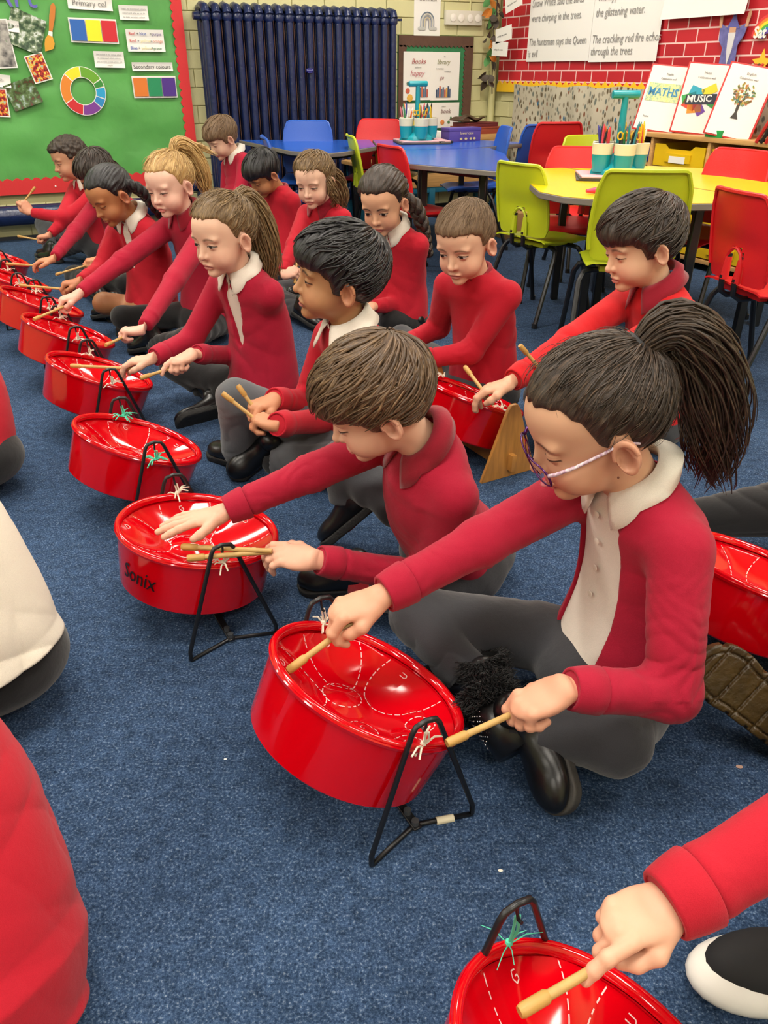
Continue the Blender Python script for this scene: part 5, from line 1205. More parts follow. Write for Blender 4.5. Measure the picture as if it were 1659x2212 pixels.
def child(spec):
    g = spec.get; nm = g('name', 'x'); d0 = g('d'); h = max(.0018, min(.0034, .0013*d0)); hc = max(.0036, min(.0075, .0030*d0)); near = d0 < 1.6
    hs = g('hs', 1.); c, fw, up = look(*g('head'), d0, *g('look')); HM = frame(fw, up); HMn = M3(HM)
    H_ = lambda x, y, z: c+HM @ (Vector((x, y, z))*hs)
    def hl(P): return ((P-A3(c))@HMn)/hs
    body_f = facing(c, g('body')); 
    NB = H_(*g('nb', (0, -.035, -.108)))+body_f*g('nbf', -.005)
    Pv = Vector(g('pelvis')) if g('pelvis') else Vector((NB.x, NB.y, 0))-body_f*g('lean', .05)+Vector((0, 0, .105))
    U = (NB-Pv); LT = U.length; U = U/LT; S = U.cross(body_f).normalized()*-1; S = -(body_f.cross(U)).normalized()*-1
    S = body_f.cross(U).normalized()            # the child's right
    FW = U.cross(S).normalized()
    # check handedness: right = forward x up
    tw = R(g('twist', 0)); S2 = (Matrix.Rotation(tw, 3, U) @ S)
    sw = g('sw', .101)*hs; ws = g('bw', .90)*hs
    SH = {'R': NB+S2*sw-U*.055*hs, 'L': NB-S2*sw-U*.055*hs}
    for k in 'RL':
        if g('sh'+k): SH[k] = SH[k]+Vector(g('sh'+k))
    root = thing('person', spec['label'], 'person', (Pv.x, Pv.y, 0)); off = A3((Pv.x, Pv.y, 0))
    def P0(v): return v-off
    nk = hl(np.array([A3(NB-U*.02)]))[0]
    # --- body: head, neck, hands and arms in one mesh
    parts = []
    fn = lambda P: head_sdf(P, g('fat', 1.), nk, True, g('mouth', 0.))
    lo = np.array([-.105, -.125, -.12], F4); hi = np.array([.105, .115, .125], F4); lo2 = np.minimum(lo, nk-.045); hi2 = np.maximum(hi, nk+.045)
    v, f = surf(fn, lo2, hi2, h/hs); wv = (v*hs)@HMn.T+A3(c); parts.append((P0(wv), f, v))
    arms = {}
    for k in 'RL':
        w = g('wrist'+k)
        if not w: continue
        W = atd(*w[:3]) if len(w) == 3 and w[2] > .6 else atz(*w); tgt = g('to'+k); T = atd(*tgt) if tgt[2] > .6 else atz(*tgt)
        E = ik(SH[k], W, .195*hs, .165*hs, Vector(g('pole'+k, (0, 0, -1)))-body_f*.3+S*(.5 if k == 'R' else -.5)); 
        if g('elbow'+k): E = atd(*g('elbow'+k)) if g('elbow'+k)[2] > .6 else atz(*g('elbow'+k))
        Y = (T-W).normalized(); Z = Vector((0, 0, 1)); Z = Vector(g('back'+k)) if g('back'+k) else Z
        hm = frame(Y, Z); r_ = g('roll'+k, 0); hm = hm @ Matrix.Rotation(R(r_), 3, 'Y')
        pose = g('hand'+k, 'grip'); hv, hf = hand_mesh(pose, k == 'L', max(.0018, h*.9), .075); hsz = g('hsz', 1.)*hs*.97
        hw = (hv*hsz)@M3(hm).T+A3(W); 
        # the stub of the forearm bends towards the elbow
        ty = hv[:, 1]; t_ = np.clip(-ty/.018, 0, 1)[:, None]; fd = A3((E-W).normalized()); yy = A3(hm.col[1]); cent = A3(W)+yy*(ty[:, None]*hsz); newc = A3(W)+fd*(-ty[:, None]*hsz); hw = np.where(t_ > 0, (hw-cent)*1+(cent*(1-t_)+newc*t_), hw)
        parts.append((P0(hw.astype(F4)), hf)); arms[k] = (SH[k], E, W, hm, hsz)
        # the arm under the sleeve
        v2, f2, _ = tubes_np(np.array([[A3(NB-U*.06), A3(SH[k]-U*.01), A3(SH[k].lerp(E, .5)), A3(E), A3(E.lerp(W, .5)), A3(W.lerp(E, .12))]]), np.array([[.03, .030, .026, .023, .020, .017]])*hs, 8); parts.append((P0(v2), f2))
    # trunk under the clothes
    v2, f2, _ = tubes_np(np.array([[A3(NB), A3(NB-U*.06-FW*g('bend', .03)*.6), A3(NB.lerp(Pv, .5)-FW*g('bend', .03)), A3(Pv)]]), np.array([[.030, .036, .045, .05]])*hs, 12); parts.append((P0(v2), f2))
    np_obj('body', parts, g('skin'), root, 'face')
    # --- torso field
    bend = g('bend', .03); NBn, Pvn, Un, Sn, Fn = A3(NB), A3(Pv), A3(U), A3(S), A3(FW); belly = g('belly', 1.)
    def torso(P, grow=0.):
        r = P-Pvn; hh = (r@Un)/LT; x = r@Sn; y = r@Fn+bend*np.sin(np.pi*np.clip(hh, 0, 1))
        w = np.interp(hh, [-.3, -.1, .1, .35, .6, .82, .95, 1.03], [.10, .135, .128, .116, .118, .116, .088, .052]).astype(F4)*ws+grow
        dp = np.interp(hh, [-.3, -.1, .1, .35, .6, .85, .96, 1.03], [.09, .112, .108*belly, .096*belly, .088, .078, .060, .050]).astype(F4)*ws+grow
        d = (np.sqrt((x/w)**2+(y/dp)**2)-1)*np.minimum(w, dp); return d, hh, x, y
    hem = g('hem', -.10); fa = g('fold', 1.)
    def arm_d(P, k, grow=0., cuffcut=True):
        a, b, w, hm, _ = arms[k]; a, b, w = A3(a), A3(b), A3(w); cf = w+(b-w)*g('cuff'+k, .07); t = g('slv', .92)*hs
        d = d_cap(P, a, b, .046*t+grow, .038*t+grow); d2 = d_cap(P, b, cf, .037*t+grow, .0275*t+grow); d = smin(d, d2, .016)
        # soft folds running round the sleeve, deepest inside the elbow
        ab = b-a; L1 = np.linalg.norm(ab); u1 = (P-a)@(ab/L1); bw = cf-b; L2_ = np.linalg.norm(bw); u2 = (P-b)@(bw/L2_); de = np.sqrt(((P-b)**2).sum(1))
        wv1 = np.sin(u1*62+3.2*np.sin(P[:, 0]*31+P[:, 2]*27)+2.3*np.sin(P[:, 1]*47+u1*30)); wv2 = np.sin(u2*66+3.0*np.sin(P[:, 2]*39+P[:, 1]*33)+2*np.sin(P[:, 0]*51))
        win = .35+.9*np.exp(-(de/.075)**2)
        d = d+fa*.0020*np.clip(.6+.8*wav(P, 17, 11, 2.), .1, 1.2)*(RG(wv1)*(u1 < L1)+RG(wv2)*(u2 > 0))*win
        if cuffcut:
            cd = (P-cf)@(bw/L2_); rib = np.exp(-((cd+.040)/.0035)**2)*.0022; d = d+rib+np.clip((cd+.040)/.04, 0, 1)*.0015-np.exp(-((cd+.052)/.012)**2)*.0022
            d = smax(d, cd, .003)
        return d
    style = g('top', 'jumper'); vn = g('vneck', None)
    def fold(P, hh, y):
        return fa*.9*np.clip(.55+.9*wav(P, 13, 8, 1.), .05, 1.2)*(.0034*RG(np.sin(hh*15+2.6*np.sin(P[:, 0]*14+P[:, 1]*12)+2.2*np.sin(P[:, 2]*16)))*np.clip(1.15-hh, 0, 1)+.0030*RG(np.sin(P@Sn*26+3*np.sin(hh*7)+P@Fn*9))*np.clip(1.1-hh, 0, .8)+.0012*wav(P, 60, 33))
    shin = NBn+Un*.012
    def jumper(P):
        d, hh, x, y = torso(P, .004); d = d+fold(P, hh, y)
        d = np.maximum(d, (hh-1.03)*LT)
        if vn:
            wv_ = np.interp(hh, [vn[0], vn[0]+.04, .9, 1.05], [0, vn[1]*.35, vn[1], vn[1]*1.15]).astype(F4)-(0 if vn[0] > 0 else 0)
            if vn[0] <= 0: wv_ = np.full_like(hh, vn[1])*np.interp(hh, [-.2, .3, .8, 1.], [1.0, .95, .85, 1.1]).astype(F4)
            vx = np.abs(x-g('vx', 0.))-wv_; reg = np.maximum(vx, -y); d = smax(d, -reg, .005)
        for k in 'RL':
            s_ = A3(SH[k])
            d = smin(d, d_cap(P, s_-Un*.006, NBn-Un*.040, .038*hs, .042*hs), .03)
            if k in arms: d = smin(d, arm_d(P, k), .013)
        d = smax(d, (hem-hh)*LT, .004)
        # neck opening
        dn = d_cap(P, NBn-Un*.05, NBn+Un*.08, .0455*hs, .0455*hs); d = smax(d, -dn, .004)
        return d
    allp = [A3(Pv), A3(NB)]+[A3(p) for k in arms for p in arms[k][:3]]+[A3(SH['R']), A3(SH['L'])]
    lo = np.min(allp, 0)-.15*hs; hi = np.max(allp, 0)+.15*hs; lo[2] = max(lo[2], .012)
    v, f = surf(jumper, lo, hi, hc, 1); name = {'jumper': 'jumper', 'cardigan': 'cardigan', 'polo': 'sweatshirt', 'shirt': 'shirt'}[style]
    np_obj(name, [(P0(v), f)], red(g('red', 'a')), root)
    if d0 < 2.5:
        for k in arms:
            a, b, w = arms[k][:3]; cf = w+(b-w)*g('cuff'+k, .07); bw = (cf-b).normalized(); t = g('slv', .92)*hs; n_ = 64; fr = frame(bw.orthogonal(), bw); mb = MB(); L_ = .040*hs
            prof = [(-L_, .0325*t), (-L_+.002, .0345*t), (-L_*.5, .0330*t), (-.002, .0300*t), (.0015, .0290*t), (.0015, .0255*t), (-.006, .0250*t)]
            vs = []
            for z_, r_ in prof:
                for i in range(n_): q_ = 2*math.pi*i/n_; rr = r_+(.0005 if i % 2 else -.0003); vs.append(cf+bw*z_+fr @ Vector((math.cos(q_)*rr, math.sin(q_)*rr, 0))-Vector(off))
            mb.add(vs, [(i*n_+j, i*n_+(j+1) % n_, (i+1)*n_+(j+1) % n_, (i+1)*n_+j) for i in range(len(prof)-1) for j in range(n_)]); mb.build('cuff', red(g('red', 'a')), root, 'all')
    if vn:
        def shirt(P):
            d, hh, x, y = torso(P, -.005); d = smax(d, np.abs(x-g('vx', 0.))-vn[1]-.03, .004); d = smax(d, -y-.01, .004); d = d+fa*.0016*wav(P, 45, 30, 2.)+.002*np.sin(x*55+4*hh)*fa; d = np.maximum(d, (hh-1.02)*LT); d = smax(d, (max(hem+.04, -.06)-hh)*LT, .004); dn = d_cap(P, NBn-Un*.05, NBn+Un*.08, .043*hs, .043*hs); return smax(d, -dn, .003)
        v, f = surf(shirt, np.minimum(Pvn, NBn)-.16, np.maximum(Pvn, NBn)+.16, hc, 1); so = np_obj('shirt', [(P0(v), f)], M_shirt, root)
        if near:
            for k in range(4):
                b_ = Pv+U*LT*(.86-.14*k)+S*(g('vx', 0.)*.6)+FW*.2; bb = np.array([A3(b_)])
                for _ in range(12): dd = torso(bb, .0015)[0]; bb = bb-Fn*dd[:, None]*.7
                o = MB().lathe([(0, 0), (.0055, 0), (.0055, .0012), (0, .0018)], 12, m=FW.to_track_quat('Z', 'Y').to_matrix()).build('button', mat('shirt_button', '#ded6c8', .4), so, True); o.location = Vector(bb[0]-off)
    # --- collar
    if g('collar'):
        cm = M_shirt if g('collar') == 'w' else cloth_mat('collar_rib_red', '#8e0f26', .9); n = 44; gap = g('cgap', .16); cs = g('cs', 1.)*hs; pf = []
        ca = (NB-H_(0, -.02, -.06)).normalized()*-1; ca = (ca*.6+U*.4).normalized(); cb = NB-ca*.0+ca*.004; fr = frame(FW-ca*FW.dot(ca), ca)
        prof = [(.0445, .004), (.0430, .016), (.0425, .026), (.0460, .030), (.0520, .020), (.0600, .006), (.068, -.006)]
        Pg = []
        for i in range(n+1):
            a = gap+(2*math.pi-2*gap)*i/n; fb = math.cos(a)
            tipx = max(0., (fb-.55)/.45)**1.2
            row = []
            for j, (r, z) in enumerate(prof):
                e = j/(len(prof)-1); rr = r*cs; zz = z*cs
                back = max(0, -fb); rr -= .004*back*(1 if j < 4 else 1.5); zz += .010*back*cs*(1 if j < 4 else .6); zz -= .012*max(0, fb)*cs*(1 if j < 4 else .5)
                if j > 3: q_ = (j-3)/3; rr += q_*tipx*.018*cs; zz -= q_*tipx*.018*cs
                aa = a+(gap*1.4*tipx*(j-3)/3*(1 if i < n/2 else -1) if j > 3 else 0)
                row.append(cb+fr @ Vector((math.sin(aa)*rr, math.cos(aa)*rr*1.02, zz)))
            Pg.append(row)
        arr = np.array([[A3(p) for p in row] for row in Pg], F4); fl = arr[:, 4:].reshape(-1, 3)
        for _ in range(6):
            tgtd = (.005 if not vn else .007); dd = torso(fl, .004)[0]-tgtd; gsh = np.minimum(dd, 0); gr = grad(lambda P: torso(P, .004)[0], fl, .002); fl = fl-gr*np.clip(gsh, -.01, 0)[:, None]
        arr[:, 4:] = fl.reshape(n+1, -1, 3); cbm = MB(); W_ = arr.shape[1]-1
        cbm.grid(lambda u, v: Vector(arr[int(round(u*n))][int(round(v*W_))]-off), n, W_, .0024)
        cbm.build('collar', cm, root, 'all')
    elif not vn:
        nb_ = MB(); ca = U; fr = frame(FW, U); nb_.tube([Vector((NB+U*.006+fr @ Vector((math.sin(a)*.043*hs, math.cos(a)*.044*hs, -.008*math.cos(a)))))-Vector((Pv.x, Pv.y, 0)) for a in [2*math.pi*i/28 for i in range(28)]], .0065, 8, closed=True, flat=1.5)
        nb_.build('neckband', cloth_mat('collar_rib_red', '#8e0f26', .9), root, 'all')
    # --- legs
    if g('legs', True):
        hp = {k: Pv+S*(.062*hs*(1 if k == 'R' else -1))+FW*.0+Vector((0, 0, -.02)) for k in 'RL'}
        J = g('joints') or {}
        legs = {}
        fdir = Vector((body_f.x, body_f.y, 0)).normalized(); sd = Vector((fdir.y, -fdir.x, 0))
        for k, sg in (('R', 1), ('L', -1)):
            kn = J.get('k'+k); an = J.get('a'+k)
            kn = (atd(*kn) if kn[2] > .6 else atz(*kn)) if kn else Vector((Pv.x, Pv.y, 0))+fdir*.20+sd*sg*.19+Vector((0, 0, .085))
            an = (atd(*an) if an[2] > .6 else atz(*an)) if an else Vector((Pv.x, Pv.y, 0))+fdir*(.285 if k == 'R' else .20)-sd*sg*.07+Vector((0, 0, .055))
            legs[k] = (hp[k], kn, an)
        tr = g('trou', 'grey'); lr = g('legr', 1.); fl_ = g('flare', 1.)
        lm = TROU[tr] if tr in TROU and TROU[tr] else red(g('red', 'a'))
        def legf(P):
            d = d_ell(P, A3(Pv-Vector((0, 0, .015))), (.125*hs, .12*hs, .085))
            for k in 'RL':
                a, b, e = legs[k]; ee = b+(e-b)*g('ankcut', .93)
                dd = d_cap(P, a, b, .070*lr, .052*lr); d2 = d_cap(P, b, ee, .050*lr, .041*lr*fl_)
                u = (P-A3(b))@A3((e-b).normalized()); L_ = (ee-b).length
                d2 = d2+fa*.0030*RG(np.sin(u*52+2.4*np.sin(P[:, 0]*31+P[:, 1]*17)+1.5*np.sin(P[:, 2]*44)))*np.clip(.6+wav(P, 19, 12), .1, 1.2); dd = dd+fa*.0030*np.clip(.6+wav(P, 15, 9, 2.), .1, 1.2)*np.sin(((P-A3(b))@A3((b-a).normalized()))*85+2.2*np.sin(P[:, 2]*32+P[:, 0]*20))
                d2 = smax(d2, u-L_, .004); 
                d = smin(d, smin(dd, d2, .02), .018)
            return smax(d, .006-P[:, 2], .01)
        al = [A3(p) for k in legs for p in legs[k]]+[A3(Pv)]; lo = np.min(al, 0)-.12; hi = np.max(al, 0)+.12; lo[2] = 0.
        v, f = surf(legf, lo, hi, hc, 1); np_obj(g('legname', 'trousers'), [(P0(v), f)], lm, root)
        for k, sg in (('R', 1), ('L', -1)):
            a, b, e = legs[k]; toe = J.get('t'+k); shn = J.get('s'+k, g('shoe', 'shoe')); sol = J.get('o'+k, None)
            if shn is None: continue
            toe = (atd(*toe) if toe[2] > .6 else atz(*toe)) if toe else e-sd*sg*.16+fdir*.03+Vector((0, 0, -.035))
            tv = (toe-e).normalized(); topd = Vector(J['u'+k]) if J.get('u'+k) else (b-e).normalized()*.6+Vector((0, 0, 1))*.5
            fm = frame(tv, topd); heel = e-fm.col[2]*.055-tv*.035
            zmin = min(heel.z, (heel+tv*.185).z); 
            if zmin < .018: heel = heel+Vector((0, 0, .018-zmin))
            fake = type('o', (), {})
            sh_root = root; toe_p = heel+tv*.185*g('shs', 1.)
            n0 = len(COL.objects); shoe(root, heel-Vector((Pv.x, Pv.y, 0)), toe_p-Vector((Pv.x, Pv.y, 0)), fm.col[2], max(.0032, hc*.8), sol, shn)
            sk = MB(); sk.tube([e+(b-e).normalized()*g('sockh', .05)-Vector((Pv.x, Pv.y, 0)), e-Vector((Pv.x, Pv.y, 0)), e-fm.col[2]*.02-Vector((Pv.x, Pv.y, 0))], .030, 12); sk.build('sock', J.get('sock') or TROU['black'], root, 'all')
    # --- hair
    hr = g('hair')
    if hr:
        hm_ = hr['mat']; kind = hr['kind']; th_ = hr.get('th', .012); pole = hr.get('pole', (0, -.6, .8)); fq = hr.get('freq', 1.); ga = hr.get('groove', .0012); sweep = hr.get('sweep', 0.)
        part = hr.get('part')
        def hf_(q):
            d = cap_sdf(q, kind, th_, topk=hr.get('topk', 1.), sweep=sweep); ph, rr = pole_angles(q, pole); sn = np.clip(np.sin(rr)*1.3, 0, 1)
            d = d+sn*ga*np.clip((q[:, 2]-np.interp(q[:, 1]+sweep*q[:, 0], *zip(*ZL[kind])))/.03, .15, 1)*(np.sin(ph*31*fq+2.5*np.sin(ph*5+rr*2))+.8*np.sin(ph*17*fq+3*np.sin(rr*3+ph*2)+1)); 
            if hr.get('curl'): d = d+hr['curl']*(np.sin(q[:, 0]*190+2*np.sin(q[:, 1]*120))*np.sin(q[:, 2]*180+1.5*np.sin(q[:, 0]*90))+.4*np.sin(q[:, 1]*230))
            if part is not None: d = d+.004*np.exp(-((q[:, 0]-part)/.0035)**2)*np.clip((q[:, 2]-.03)/.02, 0, 1)*(q[:, 1] > -.05)
            for b_ in hr.get('blobs', []): d = smin(d, d_ell(q, b_[0], b_[1])+ga*np.sin(ph*25*fq), b_[2] if len(b_) > 2 else .015)
            return d
        lo = np.array([-.12, -.15, -.12], F4); hi = np.array([.12, .12, .14], F4); v, f = surf(hf_, lo, hi, max(h, .0022)/hs, 1)
        ph, rr = pole_angles(v, pole); att = np.stack([ph*fq, rr, v[:, 0]*0+.5], 1).astype(F4); hp_ = [(P0((v*hs)@HMn.T+A3(c)), f, att)]
        # loose locks lying on the cap
        K = hr.get('locks', 0)
        if K:
            rs = np.random.RandomState(hr.get('seed', 3)); M_ = 9; p = Vector(pole).normalized(); a = p.orthogonal().normalized(); b = p.cross(a); pa, aa, ba = A3(p), A3(a), A3(b)
            ph = rs.uniform(-np.pi, np.pi, K); r1 = rs.uniform(*hr.get('lr', (.9, 2.0)), K); r0 = np.maximum(.05, r1-rs.uniform(.5, 1.0, K)); t = np.linspace(0, 1, M_)
            rr = r0[:, None]+(r1-r0)[:, None]*t; phh = ph[:, None]+hr.get('swirl', .25)*(t-.5)[None]*rs.uniform(.3, 1.2, K)[:, None]+.04*np.sin(t*5+rs.uniform(0, 6, K)[:, None])
            u = (np.cos(rr)[..., None]*pa+np.sin(rr)[..., None]*(np.sin(phh)[..., None]*aa+np.cos(phh)[..., None]*ba)).astype(F4).reshape(-1, 3); o_ = A3((0, -.008, .026))
            def hd(q): return cap_sdf(q, kind, th_, topk=hr.get('topk', 1.), sweep=sweep)
            base = lambda q: np.minimum(hd(q), np.maximum(head_sdf(q, g('fat', 1.), None, False)-.002, -1))
            rad = np.full(len(u), .16, F4)
            for _ in range(14): rad = rad-base(o_+u*rad[:, None])*.9
            lift = (hr.get('lift', .0015)+rs.uniform(0, .0035, K)[:, None]*np.sin(np.pi*t)[None]+hr.get('tip', .004)*(t**3)[None]*rs.uniform(0, 1, K)[:, None]).reshape(-1); q = (o_+u*(rad+lift)[:, None]).reshape(K, M_, 3)
            # drop locks that would hang over the bare face
            e = q[:, -1]; zl = np.interp(e[:, 1]+sweep*e[:, 0], *zip(*ZL[kind])); ok = (e[:, 2] > zl-hr.get('over', .010)); q = q[ok]; k2 = len(q)
            w_ = (hr.get('lw', .0022)*rs.uniform(.6, 1.2, k2)[:, None]*(np.sin(np.pi*np.clip(t*.86+.12, 0, 1))**.7)[None]+.0002); v2, f2, at2 = tubes_np(q, w_, 5)
            hp_.append((P0((v2*hs)@HMn.T+A3(c)), f2, at2))
        for wn in [hr.get('wisp', 0)] if hr.get('wisp') else []:
            rs = np.random.RandomState(21); M_ = 8; p = Vector(pole).normalized(); a = p.orthogonal().normalized(); b = p.cross(a); ph = rs.uniform(-np.pi, np.pi, wn); r1 = rs.uniform(.5, 2.0, wn); t = np.linspace(0, 1, M_); rr = np.maximum(.05, r1-rs.uniform(.3, .7, wn))[:, None]*(1-t)+r1[:, None]*t; phh = ph[:, None]+rs.uniform(-.35, .35, wn)[:, None]*t*t
            u = (np.cos(rr)[..., None]*A3(p)+np.sin(rr)[..., None]*(np.sin(phh)[..., None]*A3(a)+np.cos(phh)[..., None]*A3(b))).astype(F4).reshape(-1, 3); o_ = A3((0, -.008, .026)); rad = np.full(len(u), .16, F4)
            for _ in range(12): rad = rad-np.minimum(cap_sdf(o_+u*rad[:, None], kind, th_, sweep=sweep), head_sdf(o_+u*rad[:, None], 1., None, False))*.9
            q = (o_+u*(rad+(rs.uniform(.001, .010, wn)[:, None]*np.sin(np.pi*t*.8)[None]+rs.uniform(0, .006, wn)[:, None]*(t*t)[None]).reshape(-1))[:, None]).reshape(wn, M_, 3); ok = q[:, -1, 2] > np.interp(q[:, -1, 1], *zip(*ZL[kind]))-.004; q = q[ok]
            v2, f2, at2 = tubes_np(q, np.full(q.shape[:2], hr.get('ww', .0004))*np.sin(np.pi*(t*.8+.15))[None], 4); hp_.append((P0((v2*hs)@HMn.T+A3(c)), f2, at2))
        ho = np_obj('hair', hp_, hm_, root, 'strand')
        for tl in hr.get('tails', []):
            pts = [H_(*p_) if not isinstance(p_, Vector) else p_ for p_ in tl['pts']]; rs_ = tl['r']; K = tl.get('n', 60); rs = np.random.RandomState(5); M_ = 18
            def crv(t):
                n_ = len(pts)-1; k = min(int(t*n_), n_-1); u_ = t*n_-k; p0, p1, p2, p3 = pts[max(k-1, 0)], pts[k], pts[k+1], pts[min(k+2, n_)]
                return (p1*2+(p2-p0)*u_+(p0*2-p1*5+p2*4-p3)*u_*u_+(p1*3-p0-p2*3+p3)*u_**3)*.5
            ts = np.linspace(0, 1, M_); cv = np.array([A3(crv(t)) for t in ts]); rad = np.interp(ts, np.linspace(0, 1, len(rs_)), rs_)
            if tl.get('braid'):
                bn = tl['braid']; vs_ = []; tt = np.linspace(0, 1, 90); cb_ = np.array([A3(crv(t)) for t in tt]); tg = np.gradient(cb_, axis=0); tg /= np.linalg.norm(tg, axis=1)[:, None]; s1 = np.cross(tg, A3(fw)); s1 /= np.linalg.norm(s1, axis=1)[:, None]+1e-6; s2 = np.cross(tg, s1); rb_ = np.interp(tt, np.linspace(0, 1, len(rs_)), rs_)
                pl = []; rl = []
                for j in range(3):
                    w = 2*np.pi*(tt*bn+j/3); pl.append(cb_+(s1*np.sin(w)[:, None]+s2*(.55*np.sin(2*w))[:, None])*rb_[:, None]*.62); rl.append(rb_*.62)
                v2, f2, at2 = tubes_np(np.array(pl), np.array(rl), 8); np_obj('plait', [(P0(v2), f2, at2*A3((1, 6, 10)))], hm_, ho, 'strand')
            else:
                tg = np.gradient(cv, axis=0); tg /= np.linalg.norm(tg, axis=1)[:, None]; s1 = np.cross(tg, np.array([.2, .3, .9])); s1 /= np.linalg.norm(s1, axis=1)[:, None]; s2 = np.cross(tg, s1)
                an_ = rs.uniform(0, 6.28, K); ra = np.sqrt(rs.uniform(0, 1, K)); spr = tl.get('wave', .006); ph_ = rs.uniform(0, 6.28, K); ln = rs.uniform(tl.get('lmin', .75), 1., K)
                tk = ts[None]*ln[:, None]; cvi = np.stack([np.interp(tk, ts, cv[:, i]) for i in range(3)], -1); rdi = np.interp(tk, ts, rad); s1i = np.stack([np.interp(tk, ts, s1[:, i]) for i in range(3)], -1); s2i = np.stack([np.interp(tk, ts, s2[:, i]) for i in range(3)], -1)
                q = cvi+(s1i*np.cos(an_)[:, None, None]+s2i*np.sin(an_)[:, None, None])*(rdi*ra[:, None])[..., None]+spr*tk[..., None]*np.stack([np.sin(tk*tl.get('wf', 9)+ph_[:, None]), np.cos(tk*8+ph_[:, None]*1.7), np.sin(tk*7+ph_[:, None]*2.3)*.6], -1)
                w_ = tl.get('lw', .0035)*rs.uniform(.5, 1.1, K)[:, None]*np.sin(np.pi*np.clip(ts*.80+.18, 0, 1))[None]**.6+.0002; v2, f2, at2 = tubes_np(q, w_, 5)
                core, fc, ac = tubes_np(cv[None], (rad*.72*np.sin(np.pi*np.clip(ts*.85+.14, 0, 1))**.5)[None], 14)
                np_obj('ponytail', [(P0(v2), f2, at2*A3((1, 3, 1))), (P0(core), fc, ac*A3((1, 3, 30)))], hm_, ho, 'strand')
            if tl.get('tie'):
                col, tr_, tpos = tl['tie']; pp_ = Vector(cv[0]) if tpos is None else Vector(cv[int(tpos*(M_-1))]); tg_ = Vector(cv[1]-cv[0]).normalized() if tpos is None else Vector(cv[int(tpos*(M_-1))]-cv[int(tpos*(M_-1))-1]).normalized(); a = tg_.orthogonal().normalized(); b = tg_.cross(a); mb = MB()
                mb.tube([pp_-Vector(off)+(a*math.cos(w)+b*math.sin(w))*tr_ for w in [6.283*i/20 for i in range(20)]], tr_*.32, 8, closed=True); mb.build('hair_tie', mat('tie'+col, col, .6), ho, True)
    # --- sticks
    for k in 'RL':
        s_ = g('stick'+k)
        if s_ and k in arms:
            a, b, w, hm, hsz = arms[k]; gx = .014 if k == 'L' else -.014; G = w+hm @ (Vector((gx, .056, -.021))*hsz); T = atd(*s_[0]) if s_[0][2] > .6 else atz(*s_[0]); drumstick(T, G, s_[1], s_[2] if len(s_) > 2 else .045)
    info = dict(c=c, HM=HM, hs=hs, H=H_, arms=arms, root=root, NB=NB, Pv=Pv, off=Vector((Pv.x, Pv.y, 0))); return info
# ---------------------------------------------------------------- the children
H_dk = hair_mat('#33271f', '#66503e'); H_blk = hair_mat('#131214', '#34323a', .35); H_mous = hair_mat('#6b563c', '#a48a62'); H_brn = hair_mat('#523d2a', '#8a6e50')
H_blond = hair_mat('#b8925a', '#e2c88c', .4); H_lb = hair_mat('#6e5638', '#a88c62'); H_cut = hair_mat('#6a523a', '#947a5a', .6); H_db = hair_mat('#2c211a', '#55443a')
PONY = lambda n, lw, r, pts, tie='#141214', wave=.018, lmin=.7: dict(pts=pts, r=r, n=n, lw=lw, wave=wave, lmin=lmin, tie=(tie, .020, None))
girlA = child(dict(label='girl in purple glasses and open red cardigan playing the front drum, tongue out', d=1.10, head=(1285, 918), look=(68, 21, -4), body=52, lean=.02,
    skin=skin_mat('#cfa384', '#3a281e', '#b8585c', '#241610', .10, .85), red='a', top='cardigan', vneck=(0, .066), vx=.012, collar='w', cs=.92, bend=.035, hs=1.09, fold=.8,
    wristR=(815, 1292, .315), toR=(720, 1325, .30), handR='grip', stickR=((622, 1449, .236), 'drumstick in the right hand of the girl with glasses, tip over the front drum'),
    wristL=(1215, 1487, .26), toL=(1120, 1530, .235), handL='grip', stickL=((965, 1606, .212), 'drumstick in the left hand of the girl with glasses, beside the front stand'),
    joints=dict(kR=(905, 1330, .13), aR=(1040, 1490, .07), kL=(1330, 1600, .085), aL=(1110, 1570, .10), tL=(1150, 1750, .03), tR=(870, 1420, .03), uL=(-.6, -.15, .5), oL='grey'), ankcut=.80,
    hair=dict(kind='back', mat=H_dk, th=.010, pole=(0, -.75, .62), freq=1.3, groove=.0010, locks=520, lr=(.6, 1.75), lw=.0009, swirl=.1, lift=.0004, tip=.001, wisp=260,
        tails=[PONY(420, .0019, [.018, .034, .043, .044, .036, .014], [(0, -.078, .082), (0, -.120, .095), (0, -.150, .05), (0, -.158, -.02), (0, -.150, -.10), (.005, -.14, -.17)])])))
boyB = child(dict(label='leaning boy with mop of brown hair touching the drum marked Sonix', d=1.36, head=(812, 872), look=(84, 24, -6), body=70, pelvis=(.16, 1.42, .11), nbf=-.02, ankcut=.66, sockh=.13,
    skin=skin_mat('#d9b196', '#5a4430', '#c06a66', '#2a1a12', .30, .5), red='a', collar='r', hs=1.02, bend=-.03, fold=1.1,
    wristR=(478, 1108, .265), toR=(330, 1140, .25), handR='flat', wristL=(672, 1207, .215), toL=(575, 1192, .22), handL='relax', rollL=-20, elbowL=(925, 1250, .10),
    joints=dict(kR=(742, 1000, .22), aR=(755, 1120, .085), tR=(700, 1165, .02), kL=(900, 1290, .06), aL=(770, 1262, .045), tL=(645, 1262, .02), sock=cloth_mat('red_sock', '#a81c28')), trou='grey',
    hair=dict(kind='mop', mat=H_brn, th=.019, pole=(.1, -.62, .78), freq=1.1, groove=.0018, locks=520, lr=(1.0, 2.15), lw=.0024, swirl=.6, lift=.001, tip=.006, over=.016, seed=4)))
